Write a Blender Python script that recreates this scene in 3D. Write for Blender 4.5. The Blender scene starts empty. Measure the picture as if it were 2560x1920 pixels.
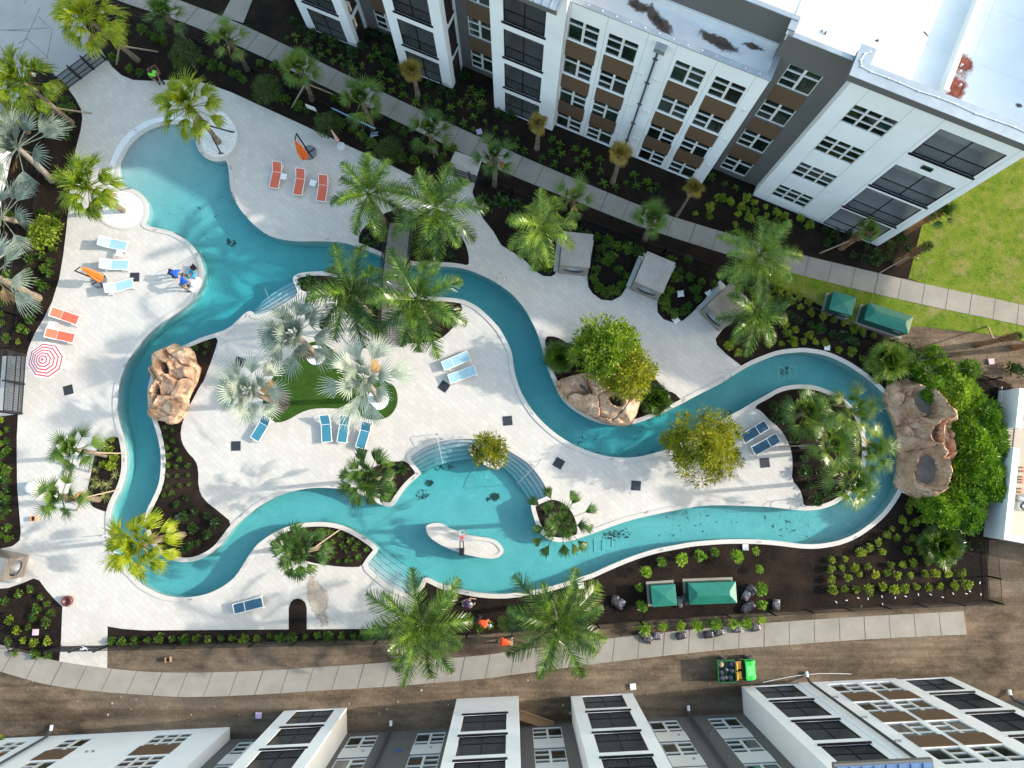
import bpy, math, random, bmesh
from mathutils import Vector, Matrix, Quaternion, geometry, noise
R = math.radians
random.seed(11)
SC = bpy.context.scene
COL = SC.collection
# ------------------------------------------------------------------ camera, sky, sun, exposure
FOC, CAMH, TH = 1800.0, 50.0, math.atan(215 / 1800.0)
cam_d = bpy.data.cameras.new('camera'); cam = bpy.data.objects.new('camera', cam_d); COL.objects.link(cam)
cam.location = (0, 0, CAMH); cam.rotation_euler = (TH, 0, 0)
cam_d.sensor_width = 36; cam_d.lens = 36 * FOC / 2560; cam_d.clip_end = 3000
SC.camera = cam
SUN_EL, SUN_AZ = R(25), math.atan(0.09)
world = bpy.data.worlds.new('World'); SC.world = world; world.use_nodes = True
wn = world.node_tree; wn.nodes.clear()
sky = wn.nodes.new('ShaderNodeTexSky'); sky.sky_type = 'NISHITA'; sky.sun_disc = False
sky.air_density = 2.0; sky.dust_density = 2.5; sky.ozone_density = 2.5; sky.sun_elevation = SUN_EL; sky.sun_rotation = math.pi / 2 - SUN_AZ
bg = wn.nodes.new('ShaderNodeBackground'); bg.inputs[1].default_value = 0.15
wo = wn.nodes.new('ShaderNodeOutputWorld'); wn.links.new(sky.outputs[0], bg.inputs[0]); wn.links.new(bg.outputs[0], wo.inputs[0])
sd = bpy.data.lights.new('sun', 'SUN'); sd.energy = 2.0; sd.angle = R(0.9); sd.color = (1.0, 0.925, 0.825)
sun = bpy.data.objects.new('sun', sd); COL.objects.link(sun)
sdir = Vector((math.cos(SUN_EL) * math.cos(SUN_AZ), math.cos(SUN_EL) * math.sin(SUN_AZ), math.sin(SUN_EL)))
sun.rotation_euler = sdir.to_track_quat('Z', 'Y').to_euler(); sun.location = (60, 5, 60)
SC.view_settings.view_transform = 'Standard'; SC.view_settings.look = 'None'
SC.view_settings.gamma = 1; SC.view_settings.exposure = 1.5
SC.render.engine = 'CYCLES'; SC.cycles.max_bounces = 7; SC.cycles.transparent_max_bounces = 12

# ------------------------------------------------------------------ survey: a point read off the aerial photograph -> metres on the plane z
_c, _s = math.cos(TH), math.sin(TH)
def G(px, py, z=0.0):
    u = px - 1280; v = 960 - py
    d = (u, v * _c + FOC * _s, v * _s - FOC * _c); t = (z - CAMH) / d[2]
    return Vector((d[0] * t, d[1] * t, z))
def PX(p):
    yc = p[1] * _c + (p[2] - CAMH) * _s; zc = -p[1] * _s + (p[2] - CAMH) * _c
    return 1280 + FOC * p[0] / -zc, 960 - FOC * yc / -zc
def hgt(b, t):       # height of a vertical thing whose foot is seen at b and whose top at t
    g = G(*b); best = (1e9, 0)
    for i in range(0, 900):
        z = i * .02; q = PX((g.x, g.y, z)); e = (q[0] - t[0]) ** 2 + (q[1] - t[1]) ** 2
        if e < best[0]: best = (e, z)
    return best[1]
K = .28933
TO = {1: (0, 0), 2: (640, 0), 3: (1280, 0), 4: (1920, 0), 5: (0, 480), 6: (640, 480), 7: (1280, 480), 8: (1920, 480),
      31: (0, 960), 62: (640, 960), 33: (1280, 960), 44: (1920, 960), 55: (0, 1440), 66: (640, 1440), 77: (1280, 1440), 88: (1920, 1440)}
def T(t, x, y): return (TO[t][0] + x * K, TO[t][1] + y * K)
def TG(t, x, y, z=0.0): return G(*T(t, x, y), z)

# ------------------------------------------------------------------ object helpers
def link(name, me, parent=None, mat=None, loc=None, rot=None):
    o = bpy.data.objects.new(name, me); COL.objects.link(o)
    if parent: o.parent = parent
    if mat and me is not None:
        for m in (mat if isinstance(mat, (list, tuple)) else [mat]): me.materials.append(m)
    if loc is not None: o.location = loc
    if rot is not None: o.rotation_euler = rot
    return o
def tag(o, label=None, cat=None, group=None, kind=None):
    if label: o['label'] = label
    if cat: o['category'] = cat
    if group: o['group'] = group
    if kind: o['kind'] = kind
    return o
def thing(name, label, cat, loc=(0, 0, 0), rz=0, group=None):
    o = bpy.data.objects.new(name, None); COL.objects.link(o); o.empty_display_size = .3
    o.location = loc; o.rotation_euler = (0, 0, rz); return tag(o, label, cat, group)
def kids(o): return [c for c in COL.objects if c.parent == o]
def copy_tree(o, loc=None, rz=None, label=None, sc=None, _k=None):
    r = o.copy(); COL.objects.link(r)
    if loc is not None: r.location = loc
    if rz is not None: r.rotation_euler = (0, 0, rz)
    if label: r['label'] = label
    if sc: r.scale = (sc, sc, sc)
    for ch in KID.get(o.name, []):
        c = copy_tree(ch); c.parent = r; KID.setdefault(r.name, []).append(c)
    return r
KID = {}
class MB:
    def __init__(s): s.v = []; s.f = []; s.m = []; s.cm = 0
    def add(s, vs, fs):
        b = len(s.v); s.v += [tuple(v) for v in vs]
        for f in fs: s.f.append([b + i for i in f]); s.m.append(s.cm)
    def quad(s, *p): s.add(p, [list(range(len(p)))])
    def box(s, c, d, rz=0, M=None):
        x, y, z = d[0] / 2, d[1] / 2, d[2] / 2
        vs = [Vector((a * x, b * y, e * z)) for a in (-1, 1) for b in (-1, 1) for e in (-1, 1)]
        Q = Matrix.Rotation(rz, 4, 'Z') if M is None else M
        vs = [Q @ v + Vector(c) for v in vs]
        s.add(vs, [(0, 1, 3, 2), (4, 6, 7, 5), (0, 4, 5, 1), (2, 3, 7, 6), (0, 2, 6, 4), (1, 5, 7, 3)])
    def span(s, x0, x1, y0, y1, z0, z1): s.box(((x0 + x1) / 2, (y0 + y1) / 2, (z0 + z1) / 2), (abs(x1 - x0), abs(y1 - y0), abs(z1 - z0)))
    def bar(s, a, b, w, h=None):
        a = Vector(a); b = Vector(b); d = b - a; q = d.to_track_quat('X', 'Z').to_matrix().to_4x4()
        s.box((a + b) / 2, (d.length, w, h or w), M=q)
    def tube(s, pts, r, n=8, cap=True):
        pts = [Vector(p) for p in pts]; rr = r if isinstance(r, (list, tuple)) else [r] * len(pts)
        vs = []; fs = []
        for i, p in enumerate(pts):
            d = (pts[min(i + 1, len(pts) - 1)] - pts[max(i - 1, 0)]).normalized()
            a = d.orthogonal() if i == 0 else (a - d * a.dot(d)); a.normalize(); b = d.cross(a)
            for k in range(n):
                t = 2 * math.pi * k / n; vs.append(p + (a * math.cos(t) + b * math.sin(t)) * rr[i])
        for i in range(len(pts) - 1):
            for k in range(n):
                fs.append((i * n + k, i * n + (k + 1) % n, (i + 1) * n + (k + 1) % n, (i + 1) * n + k))
        if cap: fs.append(tuple(range(n))[::-1]); fs.append(tuple(range((len(pts) - 1) * n, len(pts) * n)))
        s.add(vs, fs)
    def disc(s, c, r, h, n=24, r2=None):
        c = Vector(c); r2 = r if r2 is None else r2
        vs = [c + Vector((math.cos(2 * math.pi * k / n) * r, math.sin(2 * math.pi * k / n) * r, 0)) for k in range(n)]
        vs += [c + Vector((math.cos(2 * math.pi * k / n) * r2, math.sin(2 * math.pi * k / n) * r2, h)) for k in range(n)]
        s.add(vs, [(k, (k + 1) % n, n + (k + 1) % n, n + k) for k in range(n)] + [tuple(range(n, 2 * n)), tuple(range(n))[::-1]])
    def lathe(s, prof, n=20, c=(0, 0, 0)):
        vs = [Vector(c) + Vector((math.cos(2 * math.pi * k / n) * r, math.sin(2 * math.pi * k / n) * r, z)) for r, z in prof for k in range(n)]
        s.add(vs, [(i * n + k, i * n + (k + 1) % n, (i + 1) * n + (k + 1) % n, (i + 1) * n + k) for i in range(len(prof) - 1) for k in range(n)])
    def ring(s, c, R_, r, n=24, m=6, ax='Z'):
        vs = []; 
        for i in range(n):
            a = 2 * math.pi * i / n
            for j in range(m):
                b = 2 * math.pi * j / m; q = R_ + r * math.cos(b); p = Vector((q * math.cos(a), q * math.sin(a), r * math.sin(b)))
                if ax == 'Y': p = Vector((p.x, p.z, p.y))
                vs.append(Vector(c) + p)
        s.add(vs, [(i * m + j, ((i + 1) % n) * m + j, ((i + 1) % n) * m + (j + 1) % m, i * m + (j + 1) % m) for i in range(n) for j in range(m)])
    def build(s, name, mat=None, parent=None, smooth=False, loc=None, rot=None, bev=0):
        me = bpy.data.meshes.new(name); me.from_pydata(s.v, [], s.f); me.update()
        o = link(name, me, parent, mat, loc, rot)
        if any(s.m): me.polygons.foreach_set('material_index', s.m)
        if smooth: me.polygons.foreach_set('use_smooth', [True] * len(me.polygons))
        if parent: KID.setdefault(parent.name, []).append(o)
        if bev:
            bm = bmesh.new(); bm.from_mesh(me); bmesh.ops.remove_doubles(bm, verts=bm.verts, dist=1e-5)
            bmesh.ops.bevel(bm, geom=[e for e in bm.edges if len(e.link_faces) == 2 and e.calc_face_angle(0) > .6], offset=bev, segments=2, affect='EDGES', profile=.6)
            bm.to_mesh(me); bm.free()
        return o

# ------------------------------------------------------------------ polygons
def chaikin(p, n=2, closed=True):
    for _ in range(n):
        q = []; m = len(p)
        rng = range(m) if closed else range(m - 1)
        if not closed: q.append(p[0])
        for i in rng:
            a, b = p[i], p[(i + 1) % m]
            q.append((a[0] * .75 + b[0] * .25, a[1] * .75 + b[1] * .25)); q.append((a[0] * .25 + b[0] * .75, a[1] * .25 + b[1] * .75))
        if not closed: q.append(p[-1])
        p = q
    return p
def area(p): return sum(p[i][0] * p[(i + 1) % len(p)][1] - p[(i + 1) % len(p)][0] * p[i][1] for i in range(len(p))) / 2
def inside(x, y, p):
    r = False; j = len(p) - 1
    for i in range(len(p)):
        xi, yi = p[i]; xj, yj = p[j]
        if (yi > y) != (yj > y) and x < (xj - xi) * (y - yi) / (yj - yi) + xi: r = not r
        j = i
    return r
def offset(p, d):    # positive = outwards
    s = 1 if area(p) > 0 else -1; n = len(p); o = []
    for i in range(n):
        a = Vector(p[i - 1]); b = Vector(p[i]); c = Vector(p[(i + 1) % n])
        e1 = (b - a); e2 = (c - b)
        if e1.length < 1e-6 or e2.length < 1e-6: o.append(p[i]); continue
        n1 = Vector((e1.y, -e1.x)).normalized() * s; n2 = Vector((e2.y, -e2.x)).normalized() * s
        m = (n1 + n2); m = m / max(m.length_squared, .6) * 2 if m.length > 1e-6 else n1
        o.append(tuple(b + m * d / (1 if True else 1)))
    return o
def gp(pts, z=0): return [tuple(G(x, y, z)[:2]) for x, y in pts]
def tess(loops, zf, pts=(), name='sheet', mat=None, keep=None):
    vs = []; ed = []
    for lp in loops:
        b = len(vs); vs += [Vector(q) for q in lp]; ed += [(b + i, b + (i + 1) % len(lp)) for i in range(len(lp))]
    vs += [Vector(q) for q in pts]
    r = geometry.delaunay_2d_cdt(vs, ed, [], 0, 1e-4)
    V, F = r[0], r[2]; me = bpy.data.meshes.new(name)
    out = []
    for f in F:
        c = sum((V[i] for i in f), Vector((0, 0))) / len(f)
        if keep(c.x, c.y): out.append(list(f))
    me.from_pydata([(v.x, v.y, zf(v.x, v.y)) for v in V], [], out); me.update()
    bm = bmesh.new(); bm.from_mesh(me); bmesh.ops.delete(bm, geom=[v for v in bm.verts if not v.link_faces], context='VERTS')
    bmesh.ops.recalc_face_normals(bm, faces=bm.faces)
    for f_ in bm.faces:
        if f_.normal.z < 0: f_.normal_flip()
    bm.to_mesh(me); bm.free()
    if mat: me.materials.append(mat)
    return me
def sheet(name, pts_px, z, mat, smooth=2, holes=(), label=None, px=True, kind='structure'):
    p = gp(pts_px) if px else list(pts_px)
    if smooth: p = chaikin(p, smooth)
    H = list(holes)
    me = tess([p] + H, lambda x, y: z, name=name, mat=mat, keep=lambda x, y: inside(x, y, p) and not any(inside(x, y, h) for h in H))
    o = link(name, me); return tag(o, label, None, None, kind)

# ------------------------------------------------------------------ materials
class NT:
    def __init__(s, name):
        s.m = bpy.data.materials.new(name); s.m.use_nodes = True; s.t = s.m.node_tree; s.t.nodes.clear()
        s.out = s.n('ShaderNodeOutputMaterial')
        g = s.n('ShaderNodeTexCoord'); s.oc = g.outputs['Object']; s.gen = g.outputs['Generated']
        s.pos = s.n('ShaderNodeNewGeometry').outputs['Position']
    def n(s, t, **k):
        x = s.t.nodes.new(t)
        for a, b in k.items(): setattr(x, a, b)
        return x
    def L(s, a, b): s.t.links.new(a, b)
    def noise(s, scale, detail=4, rough=.6, vec=None, stretch=None, dist=0):
        x = s.n('ShaderNodeTexNoise'); x.inputs['Scale'].default_value = scale; x.inputs['Detail'].default_value = detail
        x.inputs['Roughness'].default_value = rough; x.inputs['Distortion'].default_value = dist
        v = s.pos if vec is None else vec
        if stretch:
            m = s.n('ShaderNodeMapping'); m.inputs['Scale'].default_value = stretch[:3]
            if len(stretch) > 3: m.inputs['Rotation'].default_value = (0, 0, stretch[3])
            s.L(v, m.inputs[0]); v = m.outputs[0]
        s.L(v, x.inputs['Vector']); return x.outputs['Fac']
    def ramp(s, f, stops):
        x = s.n('ShaderNodeValToRGB'); e = x.color_ramp.elements
        while len(e) < len(stops): e.new(.5)
        for i, (p, c) in enumerate(stops): e[i].position = p; e[i].color = (*c, 1) if len(c) == 3 else c
        s.L(f, x.inputs[0]); return x.outputs[0]
    def mix(s, f, a, b, bt='MIX'):
        x = s.n('ShaderNodeMix'); x.data_type = 'RGBA'; x.blend_type = bt
        for sock, v in ((x.inputs[0], f), (x.inputs[6], a), (x.inputs[7], b)):
            if hasattr(v, 'links'): s.L(v, sock)
            elif isinstance(v, (int, float)): sock.default_value = v
            else: sock.default_value = (*v, 1)
        return x.outputs[2]
    def math(s, op, a, b=0):
        x = s.n('ShaderNodeMath', operation=op)
        for sock, v in ((x.inputs[0], a), (x.inputs[1], b)):
            if hasattr(v, 'links'): s.L(v, sock)
            else: sock.default_value = v
        return x.outputs[0]
    def bump(s, h, st=.5, d=.02):
        x = s.n('ShaderNodeBump'); x.inputs['Strength'].default_value = st; x.inputs['Distance'].default_value = d
        s.L(h, x.inputs['Height']); return x.outputs[0]
    def pbr(s, col, rough=.7, metal=0, normal=None, spec=.5, trans=0, emit=None):
        x = s.n('ShaderNodeBsdfPrincipled')
        if hasattr(col, 'links'): s.L(col, x.inputs['Base Color'])
        else: x.inputs['Base Color'].default_value = (*col, 1)
        if hasattr(rough, 'links'): s.L(rough, x.inputs['Roughness'])
        else: x.inputs['Roughness'].default_value = rough
        x.inputs['Metallic'].default_value = metal; x.inputs['Specular IOR Level'].default_value = spec
        if normal is not None: s.L(normal, x.inputs['Normal'])
        return x.outputs[0]
    def end(s, sh): s.L(sh, s.out.inputs[0]); return s.m
def plain(name, col, rough=.6, metal=0, var=.12, scale=6, spec=.5, bump=0):
    a = NT(name); f = a.noise(scale, 3)
    c = a.ramp(f, [(.3, [v * (1 - var) for v in col]), (.7, [min(1, v * (1 + var)) for v in col])])
    return a.end(a.pbr(c, rough, metal, a.bump(f, .4, bump) if bump else None, spec))
def leafmat(name, cols, rough=.45, tl=.35, scale=1.6):
    a = NT(name); oi = a.n('ShaderNodeObjectInfo').outputs['Random']
    f = a.noise(scale, 3, .7); f2 = a.noise(14, 2, .5); g = a.math('ADD', a.math('MULTIPLY', f, .55), a.math('MULTIPLY', f2, .45))
    g = a.math('ADD', g, a.math('MULTIPLY', a.math('SUBTRACT', oi, .5), .16))
    n = len(cols); c = a.ramp(g, [(.32 + .36 * i / (n - 1), cols[i]) for i in range(n)])
    p = a.pbr(c, rough, spec=.4); t = a.n('ShaderNodeBsdfTranslucent'); a.L(a.mix(.35, c, (1, .9, .25), 'MULTIPLY'), t.inputs[0])
    mx = a.n('ShaderNodeMixShader'); mx.inputs[0].default_value = tl; a.L(p, mx.inputs[1]); a.L(t.outputs[0], mx.inputs[2])
    return a.end(mx.outputs[0])
M = {}
def mat_paver():
    a = NT('pale_pavers'); mp = a.n('ShaderNodeMapping'); mp.inputs['Rotation'].default_value = (0, 0, R(40)); a.L(a.pos, mp.inputs[0])
    b = a.n('ShaderNodeTexBrick'); a.L(mp.outputs[0], b.inputs[0]); b.offset = .5
    for k, v in (('Scale', 1), ('Mortar Size', .013), ('Mortar Smooth', .25), ('Bias', 0), ('Brick Width', .54), ('Row Height', .36)): b.inputs[k].default_value = v
    b.inputs[1].default_value = (.63, .595, .55, 1); b.inputs[2].default_value = (.565, .535, .495, 1); b.inputs[3].default_value = (.485, .465, .44, 1)
    big = a.noise(.22, 6, .7); c = a.mix(a.ramp(big, [(.38, (0, 0, 0)), (.62, (1, 1, 1))]), b.outputs[0], (.93, .92, .905), 'MULTIPLY')
    fine = a.noise(7, 5, .7); c = a.mix(.5, c, a.ramp(fine, [(.3, (.9, .89, .88)), (.65, (1, 1, 1))]), 'MULTIPLY')
    st = a.noise(.7, 6, .8); c = a.mix(a.ramp(st, [(.56, (0, 0, 0)), (.74, (.42, .42, .42))]), c, (.44, .40, .35))
    return a.end(a.pbr(c, .75, normal=a.bump(b.outputs['Fac'], .4, -.006)))
def mat_conc(name, c1, c2, st=1):
    a = NT(name); f = a.noise(.55, 5, .65); g = a.noise(9, 4, .7); c = a.ramp(f, [(.3, c1), (.7, c2)])
    c = a.mix(.45, c, a.ramp(g, [(.3, (.8, .79, .78)), (.7, (1, 1, 1))]), 'MULTIPLY')
    s_ = a.noise(1.7, 4, .8); c = a.mix(a.ramp(s_, [(.62, (0, 0, 0)), (.78, (.55 * st,) * 3)]), c, [v * .55 for v in c1])
    return a.end(a.pbr(c, .85, normal=a.bump(g, .3, .004)))
def mat_mulch():
    a = NT('dark_mulch'); f = a.noise(22, 6, .8, stretch=(1, 1, .3)); g = a.noise(.5, 4, .6)
    v = a.n('ShaderNodeTexVoronoi'); v.inputs['Scale'].default_value = 16; a.L(a.pos, v.inputs[0])
    c = a.ramp(f, [(.34, (.0015, .001, .001)), (.52, (.008, .0055, .0045)), (.66, (.05, .031, .022))])
    c = a.mix(a.ramp(g, [(.42, (0, 0, 0)), (.68, (.8, .8, .8))]), c, a.ramp(f, [(.36, (.004, .0028, .0022)), (.66, (.07, .043, .03))]))
    return a.end(a.pbr(c, .95, normal=a.bump(a.math('ADD', f, v.outputs[0]), .9, .06), spec=.2))
def mat_dirt():
    a = NT('bare_soil'); f = a.noise(.32, 6, .7, stretch=(.45, 1, 1)); g = a.noise(5, 6, .75); h = a.noise(26, 5, .8)
    c = a.ramp(f, [(.36, (.10, .08, .062)), (.44, (.21, .16, .115)), (.55, (.36, .27, .19)), (.67, (.50, .39, .285))])
    c = a.mix(a.ramp(a.noise(.16, 4, .6), [(.47, (0, 0, 0)), (.66, (.75, .75, .75))]), c, (.19, .165, .135))
    c = a.mix(.75, c, a.ramp(g, [(.3, (.55, .53, .5)), (.7, (1, 1, 1))]), 'MULTIPLY'); c = a.mix(.6, c, a.ramp(h, [(.35, (.5, .5, .5)), (.65, (1, 1, 1))]), 'MULTIPLY')
    ln = a.noise(1, 4, .6, stretch=(.035, .9, 1, .05)); c = a.mix(.8, c, a.ramp(ln, [(.38, (.55, .52, .49)), (.52, (1, 1, 1)), (.64, (.72, .69, .66))]), 'MULTIPLY')
    hh = a.math('ADD', a.math('MULTIPLY', g, 1.8), h)
    return a.end(a.pbr(c, .95, normal=a.bump(hh, .95, .09), spec=.15))
def mat_grass(name, cols):
    a = NT(name); f = a.noise(.9, 6, .75); g = a.noise(9, 6, .85); q = a.math('ADD', a.math('MULTIPLY', f, .5), a.math('MULTIPLY', g, .5))
    c = a.ramp(q, [(.36 + .28 * i / (len(cols) - 1), cols[i]) for i in range(len(cols))])
    b = a.n('ShaderNodeTexBrick'); mp = a.n('ShaderNodeMapping'); mp.inputs['Rotation'].default_value = (0, 0, R(65)); a.L(a.pos, mp.inputs[0]); a.L(mp.outputs[0], b.inputs[0])
    for k, v in (('Scale', 1), ('Mortar Size', .03), ('Brick Width', 1.2), ('Row Height', .45), ('Mortar Smooth', 1)): b.inputs[k].default_value = v
    tp = a.noise(.55, 5, .8); c = a.mix(a.ramp(tp, [(.50, (0, 0, 0)), (.68, (.75, .75, .75))]), c, a.mix(g, (.16, .13, .05), (.42, .33, .16))) if len(cols) > 3 else c
    if len(cols) > 3: c = a.mix(a.math('MULTIPLY', b.outputs['Fac'], a.math('MULTIPLY', f, .75)), c, (.20, .15, .075))
    return a.end(a.pbr(c, .9, normal=a.bump(g, 1, .06), spec=.15))
M['paver'] = mat_paver()
M['coping'] = mat_conc('coping_stone', (.54, .51, .47), (.61, .58, .54), .5)
M['walk'] = mat_conc('sidewalk_concrete', (.25, .23, .20), (.345, .32, .28))
M['plaza'] = mat_conc('plaza_concrete', (.30, .305, .305), (.37, .37, .365), .6)
M['mulch'] = mat_mulch(); M['dirt'] = mat_dirt()
M['lawn'] = mat_grass('patchy_sod', [(.025, .055, .004), (.065, .13, .007), (.125, .20, .011), (.18, .21, .03), (.28, .22, .10)])
M['turf'] = mat_grass('artificial_turf', [(.018, .05, .006), (.035, .085, .010), (.05, .11, .015)])
M['joint'] = plain('joint_gap', (.09, .085, .08), .95)
M['white'] = plain('white_stucco', (.89, .90, .93), .85, var=.035, scale=.5)
M['grey'] = plain('grey_stucco', (.13, .125, .122), .85, var=.06, scale=.5)
M['frame'] = plain('white_frame', (.74, .74, .74), .45, var=.02)
M['roofm'] = plain('roof_membrane', (.80, .79, .78), .7, var=.05, scale=.7)
M['metal'] = plain('coping_metal', (.34, .38, .41), .38, .55, var=.12, scale=1.2)
M['black'] = plain('black_metal', (.012, .012, .014), .45, .2, var=.1)
M['dkgrey'] = plain('dark_grey_slats', (.045, .055, .065), .6, var=.15)
M['wtmetal'] = plain('white_powder_coat', (.78, .78, .77), .4, var=.03)
M['pebble'] = None
# ------------------------------------------------------------------ more materials
def mat_wood():
    a = NT('brown_slat_panel'); w = a.n('ShaderNodeTexWave'); w.bands_direction = 'Z'; w.inputs['Scale'].default_value = 2.2; a.L(a.oc, w.inputs[0])
    f = a.noise(3, 4, .7, stretch=(1, 1, 9)); c = a.ramp(f, [(.3, (.11, .063, .036)), (.7, (.19, .115, .07))])
    c = a.mix(a.ramp(w.outputs['Fac'], [(.04, (.7, .7, .7)), (.14, (0, 0, 0))]), c, (.03, .018, .012))
    return a.end(a.pbr(c, .6))
def mat_glass():
    a = NT('window_glass'); oi = a.n('ShaderNodeObjectInfo').outputs['Random']; f = a.noise(.9, 2, .5)
    c = a.ramp(a.math('ADD', a.math('MULTIPLY', oi, .5), a.math('MULTIPLY', f, .5)), [(.3, (.004, .008, .007)), (.55, (.012, .028, .02)), (.78, (.035, .052, .046))])
    return a.end(a.pbr(c, .06, spec=1.0))
def mat_screen():
    a = NT('insect_screen'); p = a.pbr((.022, .024, .028), .7); t = a.n('ShaderNodeBsdfTransparent'); x = a.n('ShaderNodeMixShader'); x.inputs[0].default_value = .42
    a.L(t.outputs[0], x.inputs[1]); a.L(p, x.inputs[2]); return a.end(x.outputs[0])
def mat_floor():
    a = NT('pool_plaster'); f = a.noise(.5, 6, .75); g = a.noise(6, 6, .8, dist=2); c = a.ramp(f, [(.3, (.33, .42, .44)), (.7, (.43, .53, .55))])  # distorted noise in tone and bump imitates light rippling over the floor
    c = a.mix(.5, c, a.ramp(g, [(.35, (.66, .72, .74)), (.65, (1, 1, 1))]), 'MULTIPLY')
    return a.end(a.pbr(c, .8, normal=a.bump(g, 1.0, .11)))
def mat_water():
    a = NT('pool_water'); n1 = a.noise(4.5, 4, .65, stretch=(1.8, .8, 1, .4), dist=1.2); n2 = a.noise(.9, 3, .6)
    bp = a.bump(a.math('ADD', n1, a.math('MULTIPLY', n2, 1.2)), .9, .06)
    gl = a.n('ShaderNodeBsdfGlossy'); gl.inputs['Roughness'].default_value = .03; a.L(bp, gl.inputs['Normal'])
    tr = a.n('ShaderNodeBsdfTransparent'); fr = a.n('ShaderNodeFresnel'); fr.inputs[0].default_value = 1.33; a.L(bp, fr.inputs['Normal'])
    ge = a.n('ShaderNodeNewGeometry'); ff = a.math('MULTIPLY', fr.outputs[0], a.math('SUBTRACT', 1.0, ge.outputs['Backfacing']))
    x = a.n('ShaderNodeMixShader'); a.L(ff, x.inputs[0]); a.L(tr.outputs[0], x.inputs[1]); a.L(gl.outputs[0], x.inputs[2])
    a.L(x.outputs[0], a.out.inputs[0])
    v = a.n('ShaderNodeVolumeAbsorption'); v.inputs['Color'].default_value = (.0, .90, .915, 1); v.inputs['Density'].default_value = .48
    a.L(v.outputs[0], a.out.inputs[1]); return a.m
def mat_rock():
    a = NT('carved_rock'); f = a.noise(.9, 6, .7); g = a.noise(6, 6, .75); v = a.n('ShaderNodeTexVoronoi'); v.feature = 'DISTANCE_TO_EDGE'; v.inputs['Scale'].default_value = .75
    n3 = a.n('ShaderNodeVectorMath', operation='ADD'); nn = a.n('ShaderNodeTexNoise'); nn.inputs['Scale'].default_value = 1.2; a.L(a.pos, nn.inputs['Vector']); a.L(a.pos, n3.inputs[0]); a.L(nn.outputs['Color'], n3.inputs[1]); a.L(n3.outputs[0], v.inputs[0])
    c = a.ramp(f, [(.32, (.42, .245, .155)), (.5, (.70, .45, .29)), (.68, (.86, .63, .45))])
    c = a.mix(.6, c, a.ramp(g, [(.3, (.6, .55, .5)), (.7, (1, 1, 1))]), 'MULTIPLY')
    c = a.mix(a.ramp(v.outputs[0], [(.0, (.6, .6, .6)), (.03, (0, 0, 0))]), c, (.10, .055, .035))
    h = a.math('ADD', a.math('MULTIPLY', f, 2), g); return a.end(a.pbr(c, .85, normal=a.bump(h, .7, .06), spec=.25))
def mat_pebble():
    a = NT('white_pebbles'); v = a.n('ShaderNodeTexVoronoi'); v.inputs['Scale'].default_value = 9; a.L(a.pos, v.inputs[0])
    c = a.ramp(v.outputs[0], [(.2, (.84, .84, .83)), (.7, (.74, .74, .72)), (.95, (.5, .5, .49))]); return a.end(a.pbr(c, .7, normal=a.bump(v.outputs[0], .8, -.05)))
def mat_stain(name, c1, c2, th=.5):
    a = NT(name); g = a.n('ShaderNodeTexGradient', gradient_type='SPHERICAL'); mp = a.n('ShaderNodeMapping'); mp.inputs['Location'].default_value = (-1, -1, 0); mp.inputs['Scale'].default_value = (2, 2, 0)
    a.L(a.gen, mp.inputs[0]); a.L(mp.outputs[0], g.inputs[0]); f = a.noise(1.4, 5, .75, vec=a.pos); al = a.ramp(a.math('ADD', a.math('MULTIPLY', g.outputs[1], .9), a.math('MULTIPLY', a.math('SUBTRACT', f, .5), 1.5)), [(th - .18, (0, 0, 0)), (th + .08, (1, 1, 1))])
    p = a.pbr(a.ramp(f, [(.4, c1), (.6, c2)]), .7); t = a.n('ShaderNodeBsdfTransparent'); x = a.n('ShaderNodeMixShader'); a.L(al, x.inputs[0]); a.L(t.outputs[0], x.inputs[1]); a.L(p, x.inputs[2]); return a.end(x.outputs[0])
M['wood'] = mat_wood(); M['glass'] = mat_glass(); M['screen'] = mat_screen(); M['plaster'] = mat_floor(); M['water'] = mat_water(); M['rock'] = mat_rock(); M['pebble'] = mat_pebble()
M['tile'] = plain('dark_blue_tile', (.02, .09, .13), .3); M['step'] = plain('step_plaster', (.33, .40, .42), .75, var=.06)
M['basin'] = plain('grey_basin', (.17, .135, .11), .8, var=.25, scale=1.5)
M['st_dark'] = mat_stain('dark_roof_stain', (.035, .025, .02), (.14, .095, .06)); M['st_rust'] = mat_stain('rust_stain', (.20, .03, .012), (.42, .10, .05), .42); M['st_tan'] = mat_stain('tan_soil_spill', (.40, .31, .23), (.50, .42, .34), .42)

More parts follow.
